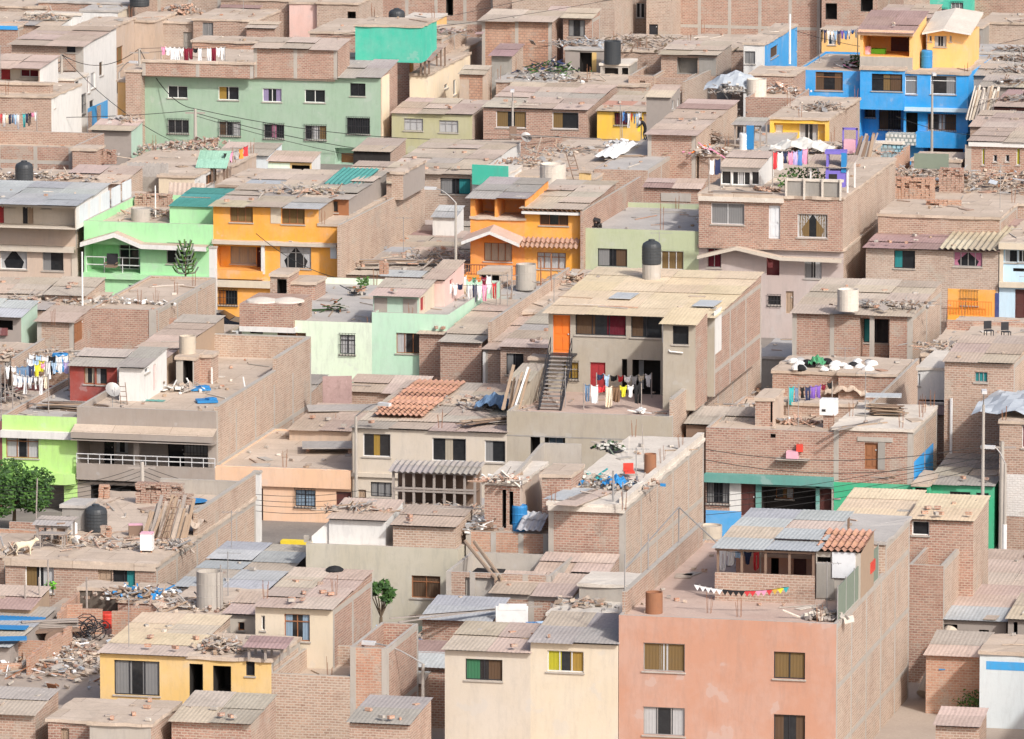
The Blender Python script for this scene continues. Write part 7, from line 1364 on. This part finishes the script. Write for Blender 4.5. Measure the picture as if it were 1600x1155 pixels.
# bright blue house
t = T('plastered_house', 'bright blue two-storey house with dark windows and projecting upper bays')
h = t.vol(1243, 1513, 109, 240, bk=84, wall='blue', side='blue', roof='slabt', par=.15, sc=0, win=[W(1274, 112, 1317, 141, 'brown:B', n=1, fr='wood', h=1), R(1345, 168, 1412, 226, 1.6, [W(1346, 169, 1368, 183, n=3, fr='dark', gr=1), W(1374, 169, 1408, 202, 'brown:L', n=2, fr='dark', gr=1)], 'blue'),
   R(1416, 172, 1434, 215, .9, [], 'dark'), W(1450, 178, 1494, 203, 'white:M brown:R', n=2, fr='wood', gr=1), R(1445, 229, 1508, 250, 1.0, [D(1450, 229, 1505, 250, 'doorb')], 'blue')])
hb = t.vol(1344, 1413, 109, 240, d=1.0, dy=-1.0, z0=uz('Y', h.Y0, 1344, 168)[1], wall='blue', side='blue', roof='slabt', win=[W(1362, 115, 1410, 142, 'ochre:M brown:R', n=1, fr='dark', h=1)], pname='bay_wall')
hc = t.vol(1412, 1513, 115, 240, d=1.0, dy=-.6, z0=uz('Y', h.Y0, 1412, 174)[1], wall='blue', side='blue', roof='slabt', win=[W(1414, 118, 1433, 147, 'grey:F', n=1, fr='white', h=1), W(1454, 118, 1494, 147, 'grey:R', n=1, fr='white', h=1)], pname='bay_wall')
t.slab_(hc, 1412, 167, 1513, 173, 'lblue', .15, 'ledge'); t.slab_(h, 1434, 204, 1513, 228, 'blue', .9, 'lower_balcony_wall'); t.slab_(h, 1388, 206, 1435, 223, 'blockwhite', 1.2, 'pierced_screen'); t.slab_(h, 1439, 229, 1445, 252, 'blue2', .5, 'pillar')
t = T('rooftop_room', 'open orange rooftop porch behind a grey parapet on the blue house', 'rooftop room'); ho = t.vol(1344, 1426, 50, 112, d=6, on=h, wall='apricot', side='apricot', roof='cm', over=.5, alts=('cm',), rise=.8, win=[R(1349, 56, 1421, 87, 3.0, [D(1392, 58, 1420, 95, 'doorb')], 'orange')]); t.slab_(ho, 1344, 88, 1426, 108, 'conc', .12, 'parapet'); t.slab_(ho, 1342, 46, 1428, 54, 'peach', .35, 'roof_beam')
t = T('rooftop_room', 'pale orange gabled rooftop cabin with white roof on the blue house', 'rooftop room'); hg = t.vol(1449, 1513, 52, 105, d=5, on=h, wall='apricot', side='apricot', roof='none', win=[W(1460, 56, 1479, 73, 'white:B', n=2, fr='grey'), W(1452, 56, 1456, 65, n=1), W(1484, 56, 1487, 65, n=1)])
m = M(); A = uz('Y', hg.Y0, 1443, 50); B = uz('Y', hg.Y0, 1476, 44); E = uz('Y', hg.Y0, 1519, 51)
for (a, za), (b, zb) in ((A, B), (B, E)):
    for dz in (0, -.12): m.face([(a, hg.Y0-.7, za+dz), (b, hg.Y0-.7, zb+dz), (b, hg.Y1+.2, zb+.9+dz), (a, hg.Y1+.2, za+.9+dz)], 'slabw')
    m.face([(a, hg.Y0-.7, za-.12), (b, hg.Y0-.7, zb-.12), (b, hg.Y0-.7, zb), (a, hg.Y0-.7, za)], 'white')
t.part('gable_roof', m); m = M(); m.face([(hg.X0, hg.Y0, hg.Z1), (hg.X1, hg.Y0, hg.Z1), (B[0], hg.Y0, B[1])], 'apricot'); t.part('gable', m)
barrel('bright blue water barrel between the orange rooftop porch and the cabin', 1448, 106, h, .42, 1.25, 'bluep'); prop('laundry_basket', 'lime green basket on the orange rooftop porch', 'basket', 1370, 89, ho.z0+1.0, [('body', [(0, .8, .25, 1.0, .6, .5, 'greenp')])]); barrel('lavender bin with red lid on the orange rooftop porch', 1355, 90, ho.z0+.9, .28, .8, 'pinkp', 'bin', 'bin')
heap('plants and white drum remains left of the orange porch', 1332, 106, h, 2, 1.5, .7, 40, ['leafd', 'whitep', 'blackm', 'cloth_pink']); potplant('dark potted plant on the blue house roof left of the porch', 1337, 106, h, .9, ('leafd', 'leaf'))
washing('clothesline on the roof left of the orange porch', (1281, 96), (1340, 96), h, ['black:t', 'navy:t', 'white:s', 'white:s', 'lightblue:s', 'navy:t', 'purple:s', 'blue:s', 'white:s', 'blue:k', 'white:s'], 2.3, 'left of the orange rooftop porch')
lamp('tall street lamp in front of the bright blue house', 1457, 114, 262, (.3, -1), al=.5); pole('tall white mast at the left end of the bright blue house', 1234, 100, 6.5, 3.6, .09, 'whitep', 'mast', 'mast')
t = T('brick_house', 'house with a blue painted slanting side wall and white corner'); hh_ = t.vol(1162, 1195, 70, 7.4, d=13, wall='white', side='blue2', roof='slabt', sc=0, win=[W(1163, 80, 1180, 100, 'grey:F', n=2, fr='grey')], swin=[W(1204, 76, 1216, 93, 'brown:F', n=1, fr='grey'), W(1244, 62, 1254, 80, 'brown:F', n=1, fr='grey')])
t = T('brick_house', 'red brick parapet house left of the bright blue house'); q = t.vol(1165, 1243, 152, 6.4, bk=140, wall='bk', side='bk', roof='slabt', par=.3); heap('white rubble and orange board left of the bright blue house', 1222, 145, q, 6, 4, .8, 80, ['whitep', 'bo', 'conc', 'greywood']); q2 = t.vol(1170, 1240, 118, 6.8, bk=108, wall='bk', side='bk', roof='slabt'); tank('white cylinder tank on the red brick parapet house', 1182, 150, q, .7, 1.2, 'slabw', dome=False)
sheetcloth('grey boat-shaped heap of sheet metal on the terrace right of the slanting tan wall', 1143, 152, 6.0, 4, 3, 1.6, 'tarp'); heap('buckets and white frames in the narrow yard', 1140, 148, 6.2, 4, 4, 1.2, 60, ['cloth_grey2', 'metal', 'conc', 'greywood'])
heap('white frames and boards on the terrace of the narrow house', 1130, 180, 5.5, 4, 6, 1.0, 50, ['greywood', 'metal', 'woodd'])
# right sheds
for i, (xl, yt, z_, bk_, wl, rf, al, lb) in enumerate(((1516, 84, 6.6, 75, 'greywood', 'slabg', (), 'topmost grey scrap roof right of the gabled cabin'), (1516, 100, 6.4, 88, 'concd', 'slabg', (), 'second grey board roof right of the gabled cabin'), (1516, 118, 6.2, 104, 'greywood', 'cd', ('cg',), 'grey corrugated roof right of the bright blue house'),
     (1530, 137, 6.0, 122, 'greywood', 'cg', ('cd',), 'ribbed grey asbestos roof above the pole stack'), (1553, 168, 5.6, 144, 'doorb', 'cp', ('cm',), 'pinkish lean-to roof over a maroon front beside the pole stack'), (1516, 198, 5.4, 178, 'bk2', 'ct', ('cp', 'cg'), 'dusty tan sheet roof above the white coping'))):
    t = T('shack', lb, 'shack'); q = t.vol(xl, 1680, yt, z_, bk=bk_, wall=wl, side=wl, roof=rf, alts=al, win=[W(1578, 171, 1588, 182, 'white:F', n=2, fr='white')] if i == 4 else ()); heap('loose boards lying on the '+lb.split(' right')[0].split(' above')[0].split(' over')[0], 1590, bk_+(yt-bk_)*.5, q, 5, 3, .3, 50, ['greywood', 'woodd', 'metal'], long_=.8)
planks('big stack of bamboo poles leaning upright right of the blue house', 1536, 188, 4.4, 1.9, 34, 2.4, True, mats=('wood', 'pipe', 'greywood', 'slabw'))
# ================================================================== left top
t = T('plastered_house', 'corner house with brick front, white side wall and bright blue lower stripes')
L1 = t.vol(18, 130, 70, 6.9, bk=43, wall='bk2', side='white', roof='cp', alts=('cp', 'ct'), over=.5, sc=0, fc=0, win=[W(104, 72, 121, 82, n=1, fr='dark')], swin=[W(133, 122, 140, 148, 'maroon:F', n=1, fr='white'), W(142, 115, 149, 140, 'white:F', n=1, fr='white'), W(155, 98, 161, 120, 'brown:F', n=1, fr='grey'), D(140, 158, 147, 200, 'blackm')])
t.sband(L1, 132, 172, 168, 235, 'blue2', .012); t.sband(L1, 137, 176, 143, 235, 'bk2', .03, 'garage_door'); t.sband(L1, 151, 166, 157, 235, 'bk2', .03, 'garage_door'); t.slab_(L1, 118, 72, 130, 230, 'conc', .02, 'column'); t.slab_(L1, 86, 95, 119, 110, 'bk2', .1, 'balcony_wall')
t = T('plastered_house', 'white narrow house with black grille doors in front of the corner house'); L2 = t.vol(68, 116, 125, 5.2, d=3.5, wall='bk2', side='white', roof='slabw', sc=0, swin=[D(118, 128, 124, 180, 'blackm'), W(126, 150, 132, 180, n=1, gr=1)])
t = T('brick_house', 'brick house with pink roof and maroon shaded upper porch at the left edge'); L3 = t.vol(-60, 62, 105, 6.6, bk=88, wall='bk2', side='white', roof='cp', alts=(), over=.5, sc=0, win=[R(-20, 108, 60, 127, 1.2, [D(0, 108, 16, 126, 'reddoor'), W(32, 108, 60, 120, 'maroon:F', n=2)], 'cream2')]); L3b = t.vol(-60, 78, 130, 6.0, d=.8, dy=-1, wall='bk2', side='bk2', roof='slabt', pname='lower_wall')
t = T('brick_house', 'brick side-walled house under the thick wires left of the white narrow house'); L4 = t.vol(-60, 80, 150, 5.4, bk=132, wall='bk2', side='white', roof='slabt', sc=0, swin=[W(84, 140, 86, 170, n=1)])
t = T('plastered_house', 'tan building with long brown windows facing the cross street'); L5 = t.vol(105, 163, 48, 6.7, bk=30, wall='tan', side='tan', roof='slabt', sc=0, swin=[W(165, 82, 192, 110, 'ochre:F', n=4, fr='wood'), W(165, 130, 190, 156, 'brown:L', n=3, fr='grey'), D(168, 165, 184, 190, 'woodb')]); t.sband(L5, 164, 113, 200, 124, 'tan', .9, 'balcony')
t = T('plastered_house', 'white plastered upper block behind the corner house'); L6 = t.vol(126, 184, 18, 6.8, d=6, wall='white', side='cream', roof='slabg', sc=0); q = t.vol(40, 126, 22, 6.7, d=.4, wall='white', side='white', roof='slabw'); 
t = T('low_house', 'grey ribbed roof house between the white block and the pinkish roof', 'house'); L7 = t.vol(20, 92, 40, 6.2, bk=20, wall='bk2', side='white', roof='cg', alts=('cd', 'ct'), sc=0); heap('branches on the grey ribbed roof', 75, 30, L7, 6, 4, .5, 50, long_=.8)
t = T('brick_house', 'brick house with a blue roof edge at the far left edge'); L8 = t.vol(-80, 28, 41, 6.2, bk=22, wall='bk', side='bk2', roof='slabt'); t.slab_(L8, -80, 38, 28, 44, 'blue', .1, 'roof_edge')
t = T('plastered_house', 'tan plastered house at the far side of the cross street'); L9 = t.vol(198, 242, 34, 6.5, bk=22, wall='tan', side='tan', roof='slabt', sc=0); L9b = t.vol(240, 304, 36, 6.4, bk=24, wall='bg', side='bk2', roof='slabt', sc=0, dy=2, win=[D(286, 50, 300, 84, 'concd')]); heap('orange clay rubble and boards on the brown-grey roof', 285, 22, L9b, 5, 3, 1.3, 90, ['bo', 'bo', 'stuffd', 'greywood'], long_=.1)
t = T('plastered_house', 'cream orange house wall at the left end of the long green building'); q = t.vol(184, 219, 128, 5.4, bk=110, wall='apricot', side='apricot', roof='slabt', sc=0); q2 = t.vol(196, 219, 112, 6.4, bk=104, wall='bk2', side='bk2', roof='slabt', sc=0)
t = T('brick_house', 'brown brick house with a shuttered window behind the rooftop laundry'); L10 = t.vol(302, 400, 32, 6.5, bk=18, wall='bk2', side='bt', roof='slabt', sc=0, win=[W(316, 35, 333, 57, 'grey:F', n=2, fr='grey')]); q = t.vol(300, 418, 66, 6.0, d=3, wall='bo', side='bk', roof='slabt'); t.slab_(L10, 374, 12, 384, 20, 'conc', .1) if 0 else None
t = T('brick_house', 'brick house with lilac sheet roof left of the pink wall'); q = t.vol(340, 400, 20, 6.8, bk=11, wall='bk2', side='bk2', roof='cm', alts=('cp',), dy=4)
t = T('pink_house', 'pale pink plastered narrow house wall behind the brick terrace', 'house'); q = t.vol(452, 497, 6, 6.9, d=6, wall='pinkw', side='pinkw', roof='slabt', sc=0); q2 = t.vol(385, 430, 45, 6.2, bk=36, wall='bk', side='bk2', roof='ct', alts=('cw',))
t = T('low_house', 'tan flat roof with a black tank and cream wall behind the turquoise wall', 'house'); L11 = t.vol(484, 640, 52, 6.2, bk=34, wall='bk', side='apricot', roof='slabt', sc=0); L11b = t.vol(608, 658, 42, 6.8, bk=24, wall='apricot', side='apricot', roof='slabw', sc=0, swin=[D(664, 28, 669, 46, 'woodb')]); tank('black ribbed tank on the tan roof behind the turquoise wall', 620, 40, L11b, .6, 1.3)
# lamps, poles, wires of the back
lamp('curved street lamp on the cross street beside the tan building', 186, 96, 240, (1, -.2), al=.9); p1 = upole('utility pole at the corner of the long green building', 218, 76, 262); p2 = upole('thin utility pole in front of the long green building', 305, 170, 272, cross=1); lamp('curved lamp on the brick block street behind the pinkish sheet roof', 808, 42, 170, (1, .2), al=1.2); p3 = upole('utility pole with many wires beside the corner house', 96, 85, 250)
lamp('thin pole lamp in front of the brown-curtained brick house', 801, 140, 290, (.2, -1), al=.4)
for A, B, sg, lb in ((p1.top, p2.top, 1.0, 'thin cable from the corner pole to the pole before the green building'), (p2.top, p2.top+Vector((26, 2, -1.5)), 1.0, 'upper sagging cable across the lower windows of the green building'), (p2.top+Vector((0, 0, -.3)), p2.top+Vector((30, 1, -3.2)), 1.2, 'lower sagging cable across the green building'),
   (p3.top, p1.top, 1.0, 'cable between the corner house pole and the green building pole'), (p3.top+Vector((0, 0, -.5)), p3.top+Vector((-9, -12, -4)), .6, 'thick cable descending left from the corner house pole'), (p2.top+Vector((0, 0, -.1)), p2.top+Vector((-20, -8, .5)), .6, 'cable leaving the thin pole towards the left')): wire(lb, A, B, sg, .03)
# ================================================================== top band
def bg_house(label, xl, xr, yt, z_, bk_, wl='bk', sd='bt', rf='slabt', win=(), fc=0, name='brick_house', beams=(), d=None):
    t = T(name, label); return t.vol(xl, xr, yt, z_, bk=bk_, d=d, wall=wl, side=sd, roof=rf, win=win, fc=fc, beams=beams, sc=0)
bg_house('huge bare brick wall building with concrete columns at the top right', 1046, 1282, -22, 7.0, -40, 'bk', 'bk', fc=5, beams=(40,), d=14)
bg_house('brick building with large openings over cream lower walls at the top right', 1284, 1372, -14, 7.0, 0, 'bk', 'bk', win=[O(1290, 5, 1308, 30, 1), O(1345, -6, 1364, 18, 1)], d=12)
t = T('plastered_house', 'cream lower wall behind the laundry left of the orange porch'); q = t.vol(1284, 1372, 48, 6.2, d=2, dy=-3, wall='apricot', side='apricot', roof='slabt', sc=0, win=[W(1294, 54, 1306, 70, 'white:R', n=2), W(1322, 46, 1328, 52, n=1)])
bg_house('sea green house with two barred windows at the top right', 1453, 1518, -6, 7.0, 0, 'teal', 'teal', win=[W(1462, 14, 1480, 30, 'grey:F', n=3, gr=1), W(1486, 4, 1505, 22, 'grey:F', n=3, gr=1)], name='plastered_house', d=10)
bg_house('red brick house with pinkish roof at the top right corner', 1516, 1700, -8, 7.0, -20, 'bk', 'bk', fc=2, d=10); bg_house('brown mud brick house with tan roof near the top right corner', 1532, 1700, 37, 6.6, 26, 'bg', 'bg', 'slabt')
bg_house('low pinkish roofs between the brick building and the sea green house', 1370, 1452, 28, 6.6, 10, 'bk2', 'bk2', 'cp'); bg_house('grey doorway house left of the brown mud brick house', 1505, 1535, 44, 6.6, 34, 'bwh' if 0 else 'concd', 'concd', 'slabt')
bg_house('half-built brick frame house with concrete columns behind the turquoise wall', 500, 772, -30, 7.0, -50, 'bk', 'bk2', fc=6, win=[O(697, -3, 708, 24, 1.5), O(697, 32, 710, 48, 1.5)], beams=(30,), d=12); bg_house('tall tan brick house right of the half-built frame house', 770, 800, -20, 7.0, -30, 'bk2', 'bt', d=8); bg_house('brown brick wall house along the top behind the sagging tan roof', 800, 960, -6, 7.0, -16, 'bg', 'bg', win=[W(785, 2, 800, 12, n=2)], d=8)
bg_house('tan brick tower with a white curtained window near the top', 955, 1010, -24, 7.0, -30, 'bt', 'bg', win=[W(994, 5, 1007, 28, 'white:M', n=2), W(972, 12, 978, 34, n=1)], d=6); bg_house('shaded grey brick house right of the tan brick tower', 1010, 1048, -14, 7.0, -24, 'bg', 'bg', win=[D(1014, 38, 1028, 62, 'blackm')], d=5)
bg_house('grey brown brick house above the rooftop laundry', 200, 345, -10, 7.0, -26, 'bg', 'bk2', fc=3, d=8); bg_house('dusty brick and grey roof house at the top left', 60, 205, 4, 7.0, -20, 'bk', 'bk2', 'slabg'); bg_house('scrap roof brick house in the top left corner', -80, 72, 10, 6.6, -18, 'bk2', 'bk2', 'slabt'); tank('black tank near the top left over the grey roof', 218, 10, 7.0, .75, 1.5)
bg_house('tan brick house with cream roof at the top centre left', 345, 455, 0, 7.0, -24, 'bk2', 'bk2', 'slabt', d=9); bg_house('brown brick house with dark gap behind the pink wall', 495, 560, 6, 7.0, -10, 'bg', 'bg', win=[O(543, 18, 556, 34, 1)])
# farther rows that fill the district behind, each a plain house of its own
k = 0
rr = random.Random(3)
for row in range(6):
    Y = 618+row*26; px = -60
    while px < 1680:
        wpx = rr.uniform(70, 150); hgt = rr.choice([5.6, 8.2, 8.4, 11]); p0 = atY(px, 0, Y); pe_ = atY(px+wpx, 0, Y)
        t = T('brick_house', 'plain brick house in the far rows beyond the top of the town', 'house', group='plain brick houses in the far rows'); v = t.vol(px, px+wpx, 0, hgt, d=20, wall=rr.choice(['bk', 'bk2', 'bg', 'tan']), side='bt', roof=rr.choice(['slabt', 'slabg', 'slabp']), sc=0) if 0 else None
        m = M(); m.box(p0.x, pe_.x-.3, Y, Y+19, 0, hgt, rr.choice(['bk', 'bk2', 'bg', 'tan']), 't'); o = m.build('wall', None, (p0.x, Y, 0)); e = tag(empty('brick_house', (p0.x, Y, 0)), 'plain brick house in the far rows beyond the top of the town', 'house', 'plain brick houses in the far rows'); o.parent = e; o.location = (0, 0, 0)
        m = M(); m.box(p0.x-.05, pe_.x-.25, Y-.05, Y+19.05, hgt+.004, hgt+.2, rr.choice(['slabt', 'slabg', 'slabp'])); o = m.build('roof', e, (p0.x, Y, 0)); px += wpx

# ================================================================== small litter, rebar stubs and aerials over the roofs
rq = random.Random(11)
LIT = ['stuffd', 'conc', 'bo', 'bk2', 'greywood', 'wood', 'conc', 'stuffd', 'slabw', 'slabt', 'cd']
def short(s, n): return ' '.join(s.split()[:n])
seen_l = {}
for v in list(VOLS):
    A_ = (v.X1-v.X0)*(v.Y1-v.Y0)
    if A_ < 10 or v.Z1 < 2: continue
    corr = abs(v.zr-v.Z1) > .17 and v.zr > v.Z1
    m = M(); n = int(min(90, A_*(.1 if corr else .26)))
    for i in range(n):
        x = rq.uniform(v.X0+.25, v.X1-.25); y = v.Y0+(v.Y1-v.Y0)*(.04+.92*rq.random()); s_ = (y-v.Y0)/(v.Y1-v.Y0)
        z = v.zr+(.02 if not corr else .02+(s_-.5)*.3); k = rq.random()
        if k < .3: sz = (rq.uniform(.5, 2.4), rq.uniform(.04, .09), .04)
        elif k < .42: sz = (rq.uniform(.4, 1.1), rq.uniform(.3, .8), .03)
        else: sz = (rq.uniform(.08, .3), rq.uniform(.08, .2), rq.uniform(.05, .14))
        m.obox((x, y, z+sz[2]/2), sz, rq.uniform(0, 6.28) if not (corr and k < .42) else rq.choice([0, 1.57])+rq.gauss(0, .1), rq.choice(LIT))
    lb = short(v.t.label, 9); c_ = seen_l.get(lb, 0); seen_l[lb] = c_+1
    thing1('roof_litter', ['scattered bits on the ', 'scattered bits on another part of the ', 'scattered bits on the upper part of the ', 'scattered bits on a further part of the '][min(c_, 3)]+lb, 'litter', m, (v.X0, v.Y0, v.zr), None, 'stuff')
    if not corr and A_ > 22 and rq.random() < .5:
        for q in range(rq.randint(1, 3)):
            x = rq.choice([v.X0+.2, v.X1-.2, (v.X0+v.X1)/2]); y = rq.choice([v.Y0+.2, v.Y1-.3, (v.Y0+v.Y1)/2]); m = M()
            for a, b in ((-.08, -.08), (.08, -.08), (.08, .08), (-.08, .08)): m.tube((x+a, y+b, v.zr-.02), (x+a*1.5, y+b, v.zr+rq.uniform(.5, 1.1)), .012, 'rust', 4)
            m.build('rebar', v.t.root, v.t.org)
    if A_ > 30 and rq.random() < .28 and c_ == 0:
        q = Vector((rq.uniform(v.X0+.4, v.X1-.4), rq.uniform(v.Y0+.4, v.Y1-.4), v.zr)); h_ = rq.uniform(1.6, 3); t = T('television_antenna', 'thin aerial on the roof of the '+lb, 'antenna'); t.mk(q)
        m = M(); m.tube(q, q+Vector((0, 0, h_)), .022, 'metal', 5); t.part('mast', m); m = M(); a = q+Vector((-.5, 0, h_-.1)); m.tube(a, a+Vector((1.1, .2, 0)), .015, 'metal', 4)
        for i in range(5): w_ = a+Vector((.08+i*.22, .04*i, 0)); m.tube(w_+Vector((.08, -.3, 0)), w_+Vector((-.08, .3, 0)), .01, 'metal', 4)
        t.part('boom', m)

# more cables
for A, B, sg, lb in ((atY(1090, 700, rowY(880)), pB.top, .8, 'cable running to the utility pole past the brick cube house'), (atY(1090, 716, rowY(880)), pB.top+Vector((0, 0, -.6)), .9, 'lower cable running past the brick cube house to the pole'), (p3.top, p3.top+Vector((14, -20, -3.6)), .7, 'cable slanting from the corner house pole over the brick parapet roof'),
   (p1.top+Vector((0, 0, -.3)), p1.top+Vector((26, 22, 2.4)), .8, 'cable climbing from the green building pole towards the brown brick house'), (p1.top, p1.top+Vector((38, 34, 3)), 1.2, 'long cable over the brick terrace of the green building'), (p2.top+Vector((0, 0, -.5)), p2.top+Vector((31, .5, -4.4)), 1.2, 'lowest sagging cable across the green building'),
   (atY(640, 158, rowY(250)), atY(960, 168, rowY(250)), 1.0, 'cable strung over the brown-curtained brick house'), (atY(860, 55, rowY(170)), atY(1180, 70, rowY(175)), 1.0, 'cable strung over the dusty roofs at the top centre'), (atY(1220, 40, rowY(185)), atY(1600, 60, rowY(190)), 1.4, 'cable strung behind the blue house roof'),
   (atY(1400, 182, rowY(270)), atY(1640, 200, rowY(270)), .9, 'cable strung in front of the bright blue house'), (atY(0, 150, rowY(262)), p3.top+Vector((0, 0, -.8)), .7, 'cable from the left edge to the corner house pole'), (atY(400, 365, rowY(545)), atY(560, 440, rowY(545)), .6, 'cable sagging in front of the orange house side')): wire(lb, A, B, sg, .022)

# the town goes on past both edges of the frame
re_ = random.Random(21)
for b in (1200, 1008, 829, 655, 515, 375, 265, 190):
    Y = rowY(b)
    for side, px in (('right', 1712), ('left', -250)):
        x = atY(px, 400, Y).x
        for k in range(6):
            w_ = re_.uniform(6.5, 9.5); hgt = re_.choice([3.2, 5.6, 4.4, 5.8]); X0 = x if side == 'right' else x-w_
            t = T('brick_house', 'plain brick house beyond the %s edge of the view' % side, 'house', group='plain brick houses beyond the %s edge' % side)
            v = t.vol(px, px+50, 400, b, d=19 if b != 829 else 17, ab=(X0, X0+w_-.05, Y, hgt), wall=re_.choice(['bk', 'bk2', 'cream2', 'tan', 'bk']), side='bt', roof=re_.choice(['slabt', 'slabg', 'ct', 'cp']), sc=0)
            m = M()
            for q in (.25, .7): m.box(X0+w_*q-.6, X0+w_*q+.6, Y-.03, Y+.05, hgt-1.9, hgt-.8, 'glass'); m.build('window', t.root, t.org); m = M()
            x = x+w_ if side == 'right' else x-w_
